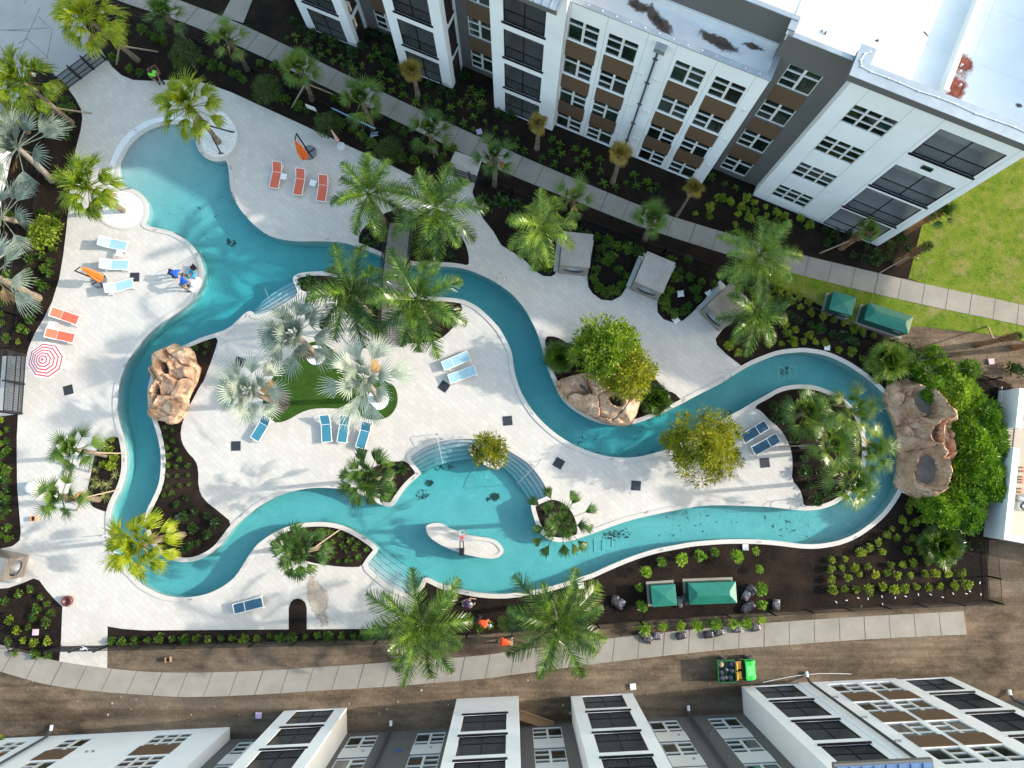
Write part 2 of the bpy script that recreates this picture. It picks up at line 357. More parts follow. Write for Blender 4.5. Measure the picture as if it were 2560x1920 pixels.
# ------------------------------------------------------------------ pool outline
OUT = [(298,422),(304,399),(327,359),(362,330),(405,312),(448,309),(477,315),(492,327),(489,347),(495,372),(509,391),(529,402),(550,404),(566,399),(573,420),(575,448),(579,480),(583,492),(593,509),(610,535),(640,566),(669,587),(698,597),(741,603),(785,602),(828,603),(860,606),(895,616),(929,630),(958,642),(990,655),(1045,665),(1109,665),(1146,668),(1175,675),(1204,687),(1233,701),(1262,720),(1280,734),(1297,752),(1315,775),(1329,801),(1342,827),(1352,856),(1360,885),(1366,908),(1375,934),(1387,960),(1401,992),(1425,1018),(1454,1037),(1482,1051),(1511,1060),(1545,1063),(1578,1060),(1598,1055),(1627,1044),(1656,1032),(1685,1018),(1714,1003),(1743,987),(1772,973),(1798,960),(1815,949),(1844,931),(1873,914),(1902,901),(1937,888),(1955,884),(1978,881),(2007,879),(2036,882),(2065,888),(2094,900),(2123,915),(2151,934),(2172,949),(2203,977),(2221,998),(2235,1021),(2247,1047),(2256,1076),(2261,1105),(2263,1134),(2261,1162),(2256,1191),(2250,1215),(2235,1243),(2215,1272),(2192,1296),(2166,1317),(2137,1336),(2105,1350),(2070,1358),(2036,1362),(2001,1361),(1963,1356),(1920,1351),(1873,1349),(1815,1349),(1772,1352),(1728,1356),(1685,1364),(1642,1372),(1598,1385),(1555,1401),(1511,1420),(1482,1434),(1456,1442),(1410,1457),(1361,1472),(1280,1485),(1233,1486),(1190,1482),(1146,1473),(1103,1462),(1080,1450),(1066,1444),(1058,1447),(1051,1466),(1019,1486),(1002,1481),(967,1462),(941,1440),(915,1417),(925,1400),(944,1378),(942,1368),(929,1356),(900,1336),(871,1320),(842,1310),(813,1306),(779,1306),(741,1311),(712,1320),(683,1334),(657,1351),(640,1366),(618,1398),(592,1440),(573,1457),(550,1472),(521,1485),(492,1492),(463,1495),(434,1493),(405,1488),(376,1475),(347,1457),(333,1440),(310,1418),(292,1395),(278,1365),(275,1330),(274,1301),(276,1278),(285,1252),(298,1229),(308,1203),(314,1174),(315,1145),(312,1116),(307,1093),(301,1070),(295,1044),(292,1018),(293,989),(297,960),(307,931),(315,908),(330,885),(347,862),(370,836),(399,810),(428,791),(457,774),(483,749),(498,723),(506,700),(508,677),(503,653),(495,633),(477,610),(451,590),(422,577),(391,571),(373,567),(360,558),(368,544),(372,523),(369,506),(359,491),(347,480),(330,473),(312,470),(300,462)]
ISL = [(631,779),(636,790),(660,785),(690,772),(720,755),(747,736),(741,718),(732,697),(740,688),(756,683),(785,680),(813,680),(842,683),(871,687),(920,700),(970,718),(1020,733),(1070,742),(1120,745),(1146,748),(1167,753),(1190,765),(1210,781),(1230,801),(1248,821),(1262,845),(1274,868),(1280,887),(1284,925),(1294,960),(1303,983),(1318,1009),(1338,1037),(1364,1064),(1396,1090),(1433,1113),(1477,1131),(1517,1142),(1558,1146),(1598,1143),(1636,1134),(1671,1123),(1720,1100),(1775,1067),(1824,1040),(1859,1021),(1888,1003),(1920,986),(1937,975),(1963,966),(1992,962),(2021,963),(2044,967),(2070,977),(2096,989),(2125,1010),(2148,1045),(2161,1085),(2165,1125),(2162,1165),(2155,1195),(2144,1216),(2128,1232),(2105,1249),(2082,1262),(2056,1271),(2030,1275),(2001,1275),(1963,1271),(1920,1266),(1873,1264),(1815,1262),(1772,1262),(1728,1267),(1685,1275),(1627,1287),(1569,1301),(1526,1316),(1482,1333),(1454,1342),(1436,1349),(1404,1355),(1381,1352),(1358,1339),(1344,1319),(1335,1293),(1328,1268),(1330,1259),(1349,1249),(1372,1240),(1367,1220),(1352,1194),(1332,1168),(1309,1148),(1280,1131),(1262,1118),(1236,1107),(1204,1099),(1175,1096),(1146,1096),(1117,1099),(1091,1106),(1059,1118),(1039,1131),(1022,1144),(1038,1164),(1050,1180),(1050,1187),(1028,1204),(1013,1220),(996,1243),(984,1262),(973,1267),(952,1261),(918,1241),(889,1229),(866,1222),(828,1219),(790,1218),(756,1222),(721,1230),(683,1245),(657,1259),(640,1270),(622,1284),(602,1301),(581,1322),(564,1345),(544,1371),(521,1388),(492,1401),(463,1405),(434,1401),(411,1391),(393,1377),(373,1348),(364,1319),(364,1293),(370,1272),(382,1249),(393,1226),(401,1200),(404,1168),(404,1134),(398,1099),(388,1064),(378,1040),(370,1005),(372,955),(395,905),(430,880),(466,862),(506,844),(550,831),(573,821),(593,804),(610,787),(620,779)]
BAS = [(1065,1322),(1068,1313),(1083,1308),(1103,1309),(1126,1322),(1155,1335),(1190,1342),(1219,1345),(1239,1351),(1253,1365),(1259,1377),(1253,1388),(1239,1395),(1213,1395),(1175,1388),(1140,1378),(1103,1362),(1074,1342)]
pO, pI, pB = [chaikin(gp(q), 1) for q in (OUT, ISL, BAS)]
WL = -.10
def inpool(x, y): return inside(x, y, pO) and not inside(x, y, pI) and not inside(x, y, pB)
BEACH = G(300, 400)
def depth(x, y):
    px, py = PX((x, y, 0)); d = ((x - G(395, 330).x) * .62 - (y - G(395, 330).y) * .78)
    t = max(0, min(1, (d + .5) / 13.5)); s_ = max(0, min(1, (y + 2.5) / 5)); return .14 + (.92 + .5 * s_) * t ** .9
pts = []
gx = -32.0
while gx < 32:
    gy = -14.0
    while gy < 26:
        if inpool(gx, gy): pts.append((gx + random.uniform(-.1, .1), gy + random.uniform(-.1, .1)))
        gy += .9
    gx += .9
fl = link('pool_floor', tess([pO, pI, pB], lambda x, y: -depth(x, y), pts, 'pool_floor', M['plaster'], inpool)); tag(fl, kind='structure')
w = MB()
for lp in (pO, pI, pB):
    n = len(lp)
    for i in range(n):
        a, b = lp[i], lp[(i + 1) % n]; w.quad((a[0], a[1], .02), (b[0], b[1], .02), (b[0], b[1], -depth(*b)), (a[0], a[1], -depth(*a)))
tag(w.build('pool_wall', M['plaster'], smooth=True), kind='structure')
# water body (closed), slightly larger than the shell
wO, wI, wB = offset(pO, .04), offset(pI, -.04), offset(pB, -.04)
bm = bmesh.new(); me0 = tess([wO, wI, wB], lambda x, y: WL, name='w', keep=lambda x, y: inside(x, y, wO) and not inside(x, y, wI) and not inside(x, y, wB)); bm.from_mesh(me0)
r = bmesh.ops.extrude_face_region(bm, geom=bm.faces[:]); bmesh.ops.translate(bm, verts=[v for v in r['geom'] if isinstance(v, bmesh.types.BMVert)], vec=(0, 0, -1.9))
bmesh.ops.recalc_face_normals(bm, faces=bm.faces); me = bpy.data.meshes.new('pool_water'); bm.to_mesh(me); bm.free(); tag(link('pool_water', me, None, M['water']), kind='structure')
# coping ribbons
cop = thing('pool_coping', 'pale stone coping that edges the whole winding pool, with small painted depth marks', 'coping'); cop['kind'] = 'structure'
def ribbon(lp, d, z1, th, ov=.03):
    a = offset(lp, -ov if d > 0 else ov); b = offset(lp, d); m = MB(); n = len(lp)
    for i in range(n):
        j = (i + 1) % n
        m.quad((*a[i], z1), (*a[j], z1), (*b[j], z1), (*b[i], z1)); m.quad((*a[i], z1), (*a[j], z1), (*a[j], z1 - th), (*a[i], z1 - th)); m.quad((*b[i], z1), (*b[j], z1), (*b[j], z1 - th), (*b[i], z1 - th))
        m.quad((*a[i], z1 - th), (*a[j], z1 - th), (*lp[j], z1 - th), (*lp[i], z1 - th))
    return m
for lp, d in ((pO, .27), (pI, -.27), (pB, -.22)):
    ribbon(lp, d, .055, .075).build('coping_edge', M['coping'], cop)

# ------------------------------------------------------------------ ground sheets (4 mm steps and more)
HOLE = offset(pO, .02)
def gsheet(name, pts_, z, mat, smooth=2, hole=False, **k):
    p = gp(pts_); p = chaikin(p, smooth) if smooth else p
    ks = (lambda x, y: inside(x, y, p) and not inside(x, y, HOLE)) if hole else (lambda x, y: inside(x, y, p))
    return tag(link(name, tess([p] + ([HOLE] if hole else []), lambda x, y: z, name=name, mat=mat, keep=ks)), kind='structure')
def big(name, z, mat, poly, hole=True):
    return tag(link(name, tess([poly] + ([HOLE] if hole else []), lambda x, y: z, name=name, mat=mat, keep=lambda x, y: inside(x, y, poly) and not (hole and inside(x, y, HOLE)))), kind='structure')
big('ground', -.05, M['dirt'], [(-900, -900), (900, -900), (900, 900), (-900, 900)])
big('mulch_bed', -.035, M['mulch'], gp([(-500,-320),(2380,-300),(2306,560),(2270,697),(2160,680),(2040,700),(1978,732),(2036,752),(2060,770),(2120,812),(2180,827),(2267,862),(2276,893),(2345,915),(2450,935),(2530,960),(2475,1330),(2470,1440),(2473,1501),(2200,1513),(1920,1528),(1598,1551),(1280,1579),(944,1598),(640,1605),(269,1616),(148,1616),(148,1656),(60,1625),(-500,1500)]))
gsheet('lawn', [(2306,560),(2272,694),(2354,728),(2560,775),(2900,860),(2900,100),(2420,100),(2400,480)], -.02, M['lawn'], 0)
gsheet('lawn_strip', [(1880,650),(1926,668),(2151,726),(2354,772),(2560,813),(2900,890),(2900,930),(2560,853),(2470,834),(2380,826),(2290,813),(2220,830),(2180,812),(2100,800),(2036,752),(1978,732),(1920,708),(1860,680)], -.018, M['lawn'], 1)
gsheet('plaza_paving', [(-500,-320),(180,-320),(165,0),(226,84),(240,107),(268,149),(171,223),(145,197),(116,162),(78,159),(55,200),(45,260),(-20,330),(-500,420)], -.015, M['plaza'], 0)
deck = gsheet('pool_deck', [(171,223),(188,246),(202,272),(206,295),(202,324),(190,370),(178,430),(174,480),(171,523),(165,581),(158,639),(148,697),(130,755),(110,795),(87,833),(72,868),(66,890),(-60,890),(-60,1050),(45,1035),(42,1090),(42,1148),(43,1220),(48,1278),(52,1330),(49,1351),(32,1365),(-60,1385),(-60,1475),(20,1470),(58,1457),(84,1446),(98,1451),(116,1475),(136,1498),(156,1517),(152,1614),(147,1660),(268,1676),(269,1566),(304,1572),(362,1576),(521,1575),(640,1574),(955,1572),(1005,1571),(1030,1530),(1052,1462),(1085,1440),(1200,1390),(1500,1380),(1800,1300),(2050,1310),(2200,1130),(2150,930),(2030,895),(1920,905),(1858,918),(1815,885),(1792,862),(1789,847),(1804,827),(1860,760),(1800,700),(1754,758),(1731,781),(1708,801),(1685,807),(1659,798),(1644,781),(1643,758),(1650,740),(1690,665),(1610,630),(1587,680),(1569,714),(1552,740),(1529,752),(1503,749),(1482,734),(1471,717),(1468,691),(1485,600),(1405,585),(1388,685),(1378,691),(1358,690),(1338,677),(1312,651),(1280,629),(1253,613),(1233,578),(1207,546),(1184,490),(1181,480),(1204,402),(1138,377),(1100,463),(1088,469),(973,411),(813,338),(640,259),(579,231),(521,210),(477,201),(440,199),(376,202),(333,200),(304,188),(281,168),(268,149)], 0.0, M['paver'], 0, hole=True)
# the deck of the islands inside the pool
def isl(name, lp, z, mat):
    q = offset(lp, -.01); return tag(link(name, tess([q], lambda x, y: z, name=name, mat=mat, keep=lambda x, y: inside(x, y, q))), kind='structure')
isl('pool_deck', pI, 0.0, M['paver']); isl('pool_deck', pB, 0.0, M['paver'])
BEDS = dict(
 left_river=[(292,1087),(260,1102),(246,1116),(234,1145),(228,1186),(217,1229),(226,1264),(249,1275),(272,1281),(281,1254),(294,1229),(304,1203),(310,1174),(311,1145),(308,1116)],
 west_island=[(548,840),(535,885),(509,954),(503,960),(463,1035),(451,1076),(454,1105),(469,1131),(489,1151),(496,1174),(496,1220),(509,1249),(550,1281),(581,1307),(562,1332),(541,1366),(519,1383),(492,1396),(463,1400),(434,1396),(414,1387),(397,1373),(378,1346),(369,1319),(369,1293),(375,1272),(387,1249),(398,1226),(406,1200),(409,1168),(409,1134),(403,1099),(393,1064),(383,1040),(376,1005),(378,957),(400,908),(433,885),(468,867),(508,849)],
 lens=[(670,1361),(695,1342),(727,1324),(764,1314),(819,1313),(857,1323),(886,1339),(915,1356),(938,1374),(906,1417),(871,1418),(828,1415),(770,1405),(727,1388),(692,1372)],
 arrow=[(1016,1152),(1042,1183),(1022,1203),(996,1235),(978,1258),(967,1258),(923,1238),(889,1224),(900,1203),(921,1177),(944,1162),(987,1154)],
 leaf=[(1335,1267),(1352,1255),(1378,1248),(1404,1254),(1427,1275),(1440,1301),(1445,1336),(1425,1345),(1401,1349),(1378,1346),(1358,1333),(1346,1307),(1341,1284)],
 east_island=[(1883,1018),(1920,996),(1937,982),(1963,974),(1992,969),(2021,970),(2044,974),(2070,984),(2094,995),(2121,1015),(2143,1048),(2155,1087),(2159,1125),(2156,1163),(2149,1192),(2139,1211),(2122,1229),(2101,1243),(2080,1255),(2055,1264),(2010,1268),(2007,1243),(1998,1220),(1979,1200),(1982,1162),(1979,1128),(1968,1099),(1949,1070),(1920,1047),(1905,1029)],
 rock_bed=[(1362,842),(1381,840),(1401,846),(1419,860),(1480,864),(1560,875),(1625,925),(1650,962),(1665,977),(1685,981),(1705,1002),(1680,1015),(1653,1027),(1625,1039),(1596,1049),(1545,1057),(1511,1054),(1484,1045),(1457,1031),(1430,1013),(1407,988),(1392,955),(1380,930),(1371,905),(1365,880)],
 bridge_north=[(897,588),(897,612),(930,625),(960,637),(992,650),(1045,660),(1109,660),(1172,668),(1172,636),(1161,601),(1132,567),(1090,545),(1040,530),(1007,524),(975,526),(935,548),(910,568)],
 bridge_south=[(742,697),(756,689),(785,686),(842,688),(871,693),(918,706),(968,724),(1018,739),(1070,748),(1120,751),(1162,761),(1140,807),(1129,824),(1103,847),(1068,857),(1022,858),(960,862),(935,835),(890,805),(850,765),(828,734),(799,726),(750,730)],
 tri=[(1059,1450),(1068,1449),(1100,1467),(1150,1480),(1110,1560),(1040,1572),(1020,1560),(1052,1478)],
 arch=[(722,1590),(722,1520),(727,1505),(736,1498),(745,1496),(754,1498),(763,1506),(767,1520),(767,1590)],
)
for k_, p_ in BEDS.items(): gsheet('planting_bed', p_, .006 + .0015 * (len(p_) % 5), M['mulch'], 1 if k_ != 'arch' else 0)
gsheet('turf_patch', [(796,853),(825,868),(848,891),(875,925),(910,945),(950,950),(985,960),(995,989),(993,1015),(976,1041),(947,1051),(915,1047),(886,1032),(860,1022),(814,1020),(779,1022),(750,1032),(721,1050),(698,1057),(678,1054),(660,1035),(656,1000),(668,970),(690,930),(720,900),(750,870),(775,855)], .012, M['turf'], 2)
gsheet('bare_patch', [(668,985),(690,972),(716,975),(727,1000),(722,1022),(700,1034),(676,1030),(664,1010)], .016, plain('dry_brown_soil', (.10, .08, .06), .95, var=.3, bump=.03), 2)
def circ(cx, cy, r, n=20): return [(cx + r * math.cos(6.2832 * k / n), cy + r * math.sin(6.2832 * k / n)) for k in range(n)]
PEB = {'a': [(553,275),(575,295),(590,318),(594,344),(587,370),(567,390),(537,396),(509,380),(499,356),(502,332),(521,307),(538,286)],
       'b': [(232,500),(250,488),(280,480),(312,476),(340,482),(357,496),(365,518),(362,540),(350,557),(330,568),(300,571),(270,560),(245,540),(230,518)],
       'c': circ(790, 888, 25), 'd': circ(946, 998, 27), 'e': [(1172,1122),(1200,1110),(1250,1108),(1264,1128),(1252,1171),(1215,1160),(1188,1142)]}
for k_, p_ in PEB.items(): gsheet('white_pebble_bed', p_, .03 if k_ != 'e' else .075, M['pebble'], 1)
pe = chaikin(gp(PEB['e']), 1); ribbon(offset(pe, -.02), .16, .07, 1.0, 0).build('planter_curb', M['coping'], cop)
pc = chaikin(gp(PEB['b']), 2); ribbon(pc, .16, .04, .04, 0).build('bed_curb', M['coping'], cop); pc = chaikin(gp(PEB['a']), 2); ribbon(pc, .16, .04, .04, 0).build('bed_curb', M['coping'], cop)
# sloped dry entry of the beach end
bo = [(270,470),(272,425),(279,396),(300,352),(340,315),(385,294),(440,290),(487,297),(505,318)]
bi = [(297,467),(297,422),(303,399),(326,359),(361,330),(404,311),(448,308),(478,314),(493,327)]
m_ = MB(); A_ = chaikin(gp(bo), 2, False); B_ = chaikin(gp(bi), 2, False)
for i in range(len(A_) - 1): m_.quad((*A_[i], .012), (*A_[i + 1], .012), (*B_[i + 1], .008), (*B_[i], .008))
tag(m_.build('beach_entry', plain('pale_plaster', (.72, .74, .76), .7, var=.06, scale=2)), kind='structure')

# ------------------------------------------------------------------ sidewalks as slabs with joints
def walk(name, up, lo, z=.006, step=1.65, th=.07):
    U = chaikin(gp(up), 2, False); Lw = chaikin(gp(lo), 2, False)
    def rs(p, n):
        d = [0]; 
        for i in range(1, len(p)): d.append(d[-1] + math.dist(p[i - 1], p[i]))
        o = []; j = 0
        for k in range(n + 1):
            t = d[-1] * k / n
            while j < len(d) - 2 and d[j + 1] < t: j += 1
            q = (t - d[j]) / max(1e-9, d[j + 1] - d[j]); o.append((p[j][0] + (p[j + 1][0] - p[j][0]) * q, p[j][1] + (p[j + 1][1] - p[j][1]) * q))
        return o, d[-1]
    _, ln = rs(U, 4); n = max(1, int(ln / step)); a, _ = rs(U, n * 4); b, _ = rs(Lw, n * 4); m = MB(); j = MB()
    for i in range(n * 4):
        m.quad((*a[i], z), (*a[i + 1], z), (*b[i + 1], z), (*b[i], z))
        m.quad((*a[i], z), (*a[i + 1], z), (*a[i + 1], z - th), (*a[i], z - th)); m.quad((*b[i], z), (*b[i + 1], z), (*b[i + 1], z - th), (*b[i], z - th))
        if i % 4 == 0 and i: j.bar((*a[i], z + .001), (*b[i], z + .001), .035 if i % 16 else .05, .008)
    m.quad((*a[0], z), (*b[0], z), (*b[0], z - th), (*a[0], z - th)); m.quad((*a[-1], z), (*b[-1], z), (*b[-1], z - th), (*a[-1], z - th))
    s_ = tag(m.build(name, M['walk']), kind='structure'); j.build('control_joint', M['joint'], s_)
walk('sidewalk', [(100,-150),(250,-85),(445,0),(550,38),(640,77),(756,133),(886,197),(1045,272),(1280,380),(1396,430),(1517,480),(1610,518),(1714,552),(1876,600),(1986,633),(2160,674),(2354,720),(2560,761),(2900,850)],
     [(60,-110),(200,-45),(295,3),(405,37),(492,68),(640,134),(842,231),(1001,307),(1132,371),(1280,439),(1381,480),(1526,538),(1584,561),(1714,604),(1867,651),(1926,668),(2151,726),(2354,772),(2560,813),(2900,900)])
walk('sidewalk', [(-300,1480),(-80,1575),(0,1613),(81,1638),(147,1654),(267,1671),(376,1681),(492,1682),(640,1678),(813,1667),(987,1655),(1103,1647),(1213,1638),(1280,1628),(1505,1598),(1665,1580),(1821,1564),(1920,1557),(2120,1543),(2348,1531),(2409,1528)],
     [(-340,1540),(-80,1650),(0,1679),(58,1696),(116,1712),(231,1728),(341,1736),(448,1743),(521,1742),(640,1737),(811,1726),(987,1716),(1100,1706),(1219,1696),(1280,1687),(1367,1676),(1505,1657),(1673,1638),(1838,1621),(1920,1616),(2128,1600),(2290,1592),(2417,1586)])
walk('sidewalk', [(576,0),(600,-60)], [(631,0),(655,-60)], .004); gsheet('sidewalk_spur', [(555,40),(576,0),(600,-60),(655,-60),(631,0),(608,58)], .002, M['walk'], 0)
# plaza joints
j = MB()
for a, b in [((100,20),(40,150)),((20,75),(120,70)),((95,40),(132,77)),((66,95),(118,142)),((45,110),(68,95)),((118,142),(130,80)),((0,75),(75,78)),((60,10),(100,-60)),((118,142),(121,150))]:
    j.bar(G(*a, -.012), G(*b, -.012), .03, .006)
j.build('control_joint', M['joint'], bpy.data.objects['plaza_paving'])

# ------------------------------------------------------------------ underwater steps, drains, litter
def rsm(p, n):
    p = chaikin(gp(p), 2, False); d = [0]
    for i in range(1, len(p)): d.append(d[-1] + math.dist(p[i - 1], p[i]))
    o = []; j = 0
    for k in range(n + 1):
        t = d[-1] * k / n
        while j < len(d) - 2 and d[j + 1] < t: j += 1
        q = (t - d[j]) / max(1e-9, d[j + 1] - d[j]); o.append((p[j][0] + (p[j + 1][0] - p[j][0]) * q, p[j][1] + (p[j + 1][1] - p[j][1]) * q))
    return o
def steps(outer, inner, n=5):
    s_ = MB(); e = MB(); A = rsm(outer, 32); B = rsm(inner, 32); lp = lambda i, t: (A[i][0] + (B[i][0] - A[i][0]) * t, A[i][1] + (B[i][1] - A[i][1]) * t)
    for k in range(n):
        t0, t1 = (k - (.04 if k == 0 else 0)) / n, (k + 1) / n; z = -.13 - .19 * k
        for i in range(32):
            a, b, c, d = lp(i, t0), lp(i + 1, t0), lp(i + 1, t1), lp(i, t1)
            s_.quad((*a, z), (*b, z), (*c, z), (*d, z)); s_.quad((*d, z), (*c, z), (*c, -1.3), (*d, -1.3))
            c2, d2 = lp(i + 1, t1 - .018), lp(i, t1 - .018); e.quad((*d2, z + .004), (*c2, z + .004), (*c, z + .004), (*d, z + .004))
    o = tag(s_.build('pool_steps', M['step']), kind='structure'); e.build('step_nosing', M['tile'], o)
steps([(1022,1144),(1039,1131),(1059,1118),(1091,1106),(1117,1099),(1146,1096),(1175,1096),(1204,1099),(1236,1107),(1262,1118),(1280,1131),(1309,1148),(1332,1168),(1352,1194),(1367,1220),(1372,1240)],
      [(1048,1182),(1075,1171),(1103,1160),(1125,1155),(1146,1151),(1175,1147),(1200,1148),(1222,1152),(1243,1161),(1262,1172),(1278,1187),(1292,1205),(1305,1225),(1318,1243),(1328,1262)])
steps([(915,1417),(941,1440),(967,1462),(1002,1481),(1019,1487),(1036,1478)], [(945,1368),(965,1385),(985,1400),(1010,1418),(1035,1431),(1060,1444)], 5)
steps([(634,788),(660,785),(690,772),(720,755),(747,736)], [(622,777),(642,752),(668,730),(700,708),(733,693)], 4)
dr = MB()
for t_, q in ((8, [(160,1490,215,1600),(255,1485,315,1590)]), (33, [(728,1350,800,1465),(810,1330,885,1430)])):
    for x0, y0, x1, y1 in q:
        c = [TG(t_, x0, y0), TG(t_, x1, y0), TG(t_, x1, y1), TG(t_, x0, y1)]
        for i in range(4):
            a, b = c[i], c[(i + 1) % 4]; dr.bar((a.x, a.y, -depth(a.x, a.y) + .03), (b.x, b.y, -depth(b.x, b.y) + .03), .05, .03)
tag(dr.build('floor_drain_outline', plain('drain_trim', (.46, .55, .57), .6)), 'white outlined square drains set in the pool floor', 'drain', kind='structure')
lt = MB(); rnd = random.Random(3)
for (t_, x, y, r_, n_) in [(5,1935,395,45,26),(62,1480,860,35,34),(62,1420,960,60,22),(62,2060,980,40,70),(62,1620,710,90,26),(62,1390,640,40,10),(33,880,1320,70,40),(33,1000,1300,60,14),(8,230,1520,60,26),(33,1450,1120,330,18),(33,1700,1150,300,14),(44,150,1220,160,12),(44,300,1350,200,12),(33,1000,520,420,22),(33,1930,240,40,14),(5,1700,150,300,8),(62,2000,1000,10,10)]:
    for _ in range(n_):
        a = rnd.uniform(0, 6.28); q = r_ * math.sqrt(rnd.random()); p = TG(t_, x + q * math.cos(a), y + q * math.sin(a) * .7); 
        if not inpool(p.x, p.y): continue
        z = -depth(p.x, p.y) + .03; b = rnd.uniform(0, 6.28); l = rnd.uniform(.05, .22); w_ = rnd.uniform(.015, .05); u = Vector((math.cos(b), math.sin(b), 0)); v = Vector((-u.y, u.x, 0)); p.z = z
        lt.quad(p - u * l, p + v * w_, p + u * l + Vector((0, 0, .02)), p - v * w_)
tag(lt.build('sunken_leaf_litter', plain('wet_leaves', (.02, .025, .015), .6)), 'dark fallen leaves scattered on the pool floor', 'leaf litter', kind='stuff')
# stains that belong to the surfaces
def stain(cx, cy, rx, ry, ang, z, mat, parent=None, name='stain'):
    g = G(cx, cy, z); m = MB(); m.quad((-rx, -ry, 0), (rx, -ry, 0), (rx, ry, 0), (-rx, ry, 0)); o = m.build(name, mat, None, loc=(g.x, g.y, z), rot=(0, 0, R(ang))); o['kind'] = 'structure'; return o
stain(795,1500,.9,2.6,20,.003,M['st_tan'], name='deck_stain')
stain(2060,690,.7,.5,0,.003,M['st_dark'], name='walk_stain'); stain(2230,710,.9,.4,-15,.003,M['st_dark'], name='walk_stain'); stain(2165,1555,.7,.4,0,.003,M['st_dark'], name='walk_stain')
# ------------------------------------------------------------------ facade tools. local frame: x along the wall, y = s * (outward), z up
def wallface(mb, u0, u1, z0, z1, n, holes, dep, s):
    us = sorted({u0, u1} | {h[0] for h in holes} | {h[1] for h in holes}); zs = sorted({z0, z1} | {h[2] for h in holes} | {h[3] for h in holes})
    y = s * n
    for i in range(len(us) - 1):
        for j in range(len(zs) - 1):
            cu, cz = (us[i] + us[i + 1]) / 2, (zs[j] + zs[j + 1]) / 2
            if any(h[0] < cu < h[1] and h[2] < cz < h[3] for h in holes): continue
            mb.quad((us[i], y, zs[j]), (us[i + 1], y, zs[j]), (us[i + 1], y, zs[j + 1]), (us[i], y, zs[j + 1]))
    for h in holes:
        a, b, c, d = h[:4]; e = s * (n - (h[4] if len(h) > 4 else dep))
        mb.quad((a, y, c), (b, y, c), (b, e, c), (a, e, c)); mb.quad((a, y, d), (b, y, d), (b, e, d), (a, e, d))
        mb.quad((a, y, c), (a, y, d), (a, e, d), (a, e, c)); mb.quad((b, y, c), (b, y, d), (b, e, d), (b, e, c))
        mb.quad((a, e, c), (b, e, c), (b, e, d), (a, e, d))
def side(mb, u, n0, n1, z0, z1, s, holes=(), dep=1.4, sg=1):
    ns = sorted({n0, n1} | {h[0] for h in holes} | {h[1] for h in holes}); zs = sorted({z0, z1} | {h[2] for h in holes} | {h[3] for h in holes})
    for i in range(len(ns) - 1):
        for j in range(len(zs) - 1):
            cu, cz = (ns[i] + ns[i + 1]) / 2, (zs[j] + zs[j + 1]) / 2
            if any(h[0] < cu < h[1] and h[2] < cz < h[3] for h in holes): continue
            mb.quad((u, s * ns[i], zs[j]), (u, s * ns[i + 1], zs[j]), (u, s * ns[i + 1], zs[j + 1]), (u, s * ns[i], zs[j + 1]))
def window(par, u0, u1, z0, z1, n, s, kind):
    """kind: string of columns, B = one big pane, D = double hung; top row of small panes above. '3' = three columns of three rows"""
    fr = MB(); gl = MB(); y = s * n; f = .045; yo = s * (n + .025)
    def fb(a, b, c, d, pr=0): fr.box(((a + b) / 2, s * (n - .01 + pr), (c + d) / 2), (b - a, .07, d - c))
    fb(u0, u1, z0, z0 + f + .02); fb(u0, u1, z1 - f, z1); fb(u0, u0 + f, z0 + f + .02, z1 - f); fb(u1 - f, u1, z0 + f + .02, z1 - f)
    cols = kind; nc = len(cols); iu0, iu1 = u0 + f, u1 - f; mw = .15 if nc == 2 else .12; cw = (iu1 - iu0 - mw * (nc - 1)) / nc; ztop = z1 - f - (z1 - z0) * .235
    for i, c in enumerate(cols):
        a = iu0 + i * (cw + mw); b = a + cw
        if i: fb(a - mw, a, z0 + f + .02, z1 - f, .004)
        fb(a, b, ztop - .085, ztop, .002)
        gl.quad((a, y, ztop), (b, y, ztop), (b, y, z1 - f), (a, y, z1 - f))
        zl, zh = z0 + f + .02, ztop - .085
        if c == 'B': gl.quad((a, y, zl), (b, y, zl), (b, y, zh), (a, y, zh))
        else:
            zm = zl + (zh - zl) * .47; fb(a, b, zm - .03, zm + .03, .006)
            gl.quad((a, y, zl), (b, y, zl), (b, y, zm - .03), (a, y, zm - .03)); gl.quad((a, y, zm + .03), (b, y, zm + .03), (b, y - s * .02, zh), (a, y - s * .02, zh))
    w = fr.build('window', M['frame'], par); gl.build('pane', M['glass'], w, loc=(0, -s * .035, 0)); return w
def balcony(par, u0, u1, z0, z1, n, s, rail=True, dep=1.5, axis='u', u=0, scr=True):
    """insect screen with mullions and, above ground, a picket rail; recess lining is in the wall mesh"""
    def P_(a, d, z): return (a, s * (n - d), z) if axis == 'u' else (u + d * par.get('sg', 1) * 0 - d, s * a, z)
    m = MB()
    def bar(a, b, w): m.bar(a, b, w)
    mid = (u0 + u1) / 2
    for a in (u0 + .03, mid, u1 - .03): bar(P_(a, .06, z0), P_(a, .06, z1), .06)
    for z in ((z0 + .04, z0 + 1.08, z1 - .04)): bar(P_(u0, .06, z), P_(u1, .06, z), .06 if z != z0 + 1.08 else .05)
    if rail:
        k = u0 + .12
        while k < u1: m.bar(P_(k, .05, z0 + .04), P_(k, .05, z0 + 1.06), .022); k += .125
        m.bar(P_(u0 - .1, -.05, z0 - .02), P_(u1 + .1, -.05, z0 - .02), .10)
    o = m.build('balcony_rail' if rail else 'screen_frame', M['black'], par)
    if scr:
        q = MB(); q.quad(P_(u0, .09, z0), P_(u1, .09, z0), P_(u1, .09, z1), P_(u0, .09, z1)); q.build('insect_screen', M['screen'], o)
    return o
M['lining'] = plain('balcony_lining', (.40, .39, .38), .85, var=.08)
M['seam'] = plain('standing_seam_metal', (.16, .24, .36), .3, .7, var=.1)
M['wire'] = plain('white_cable', (.7, .7, .68), .5)

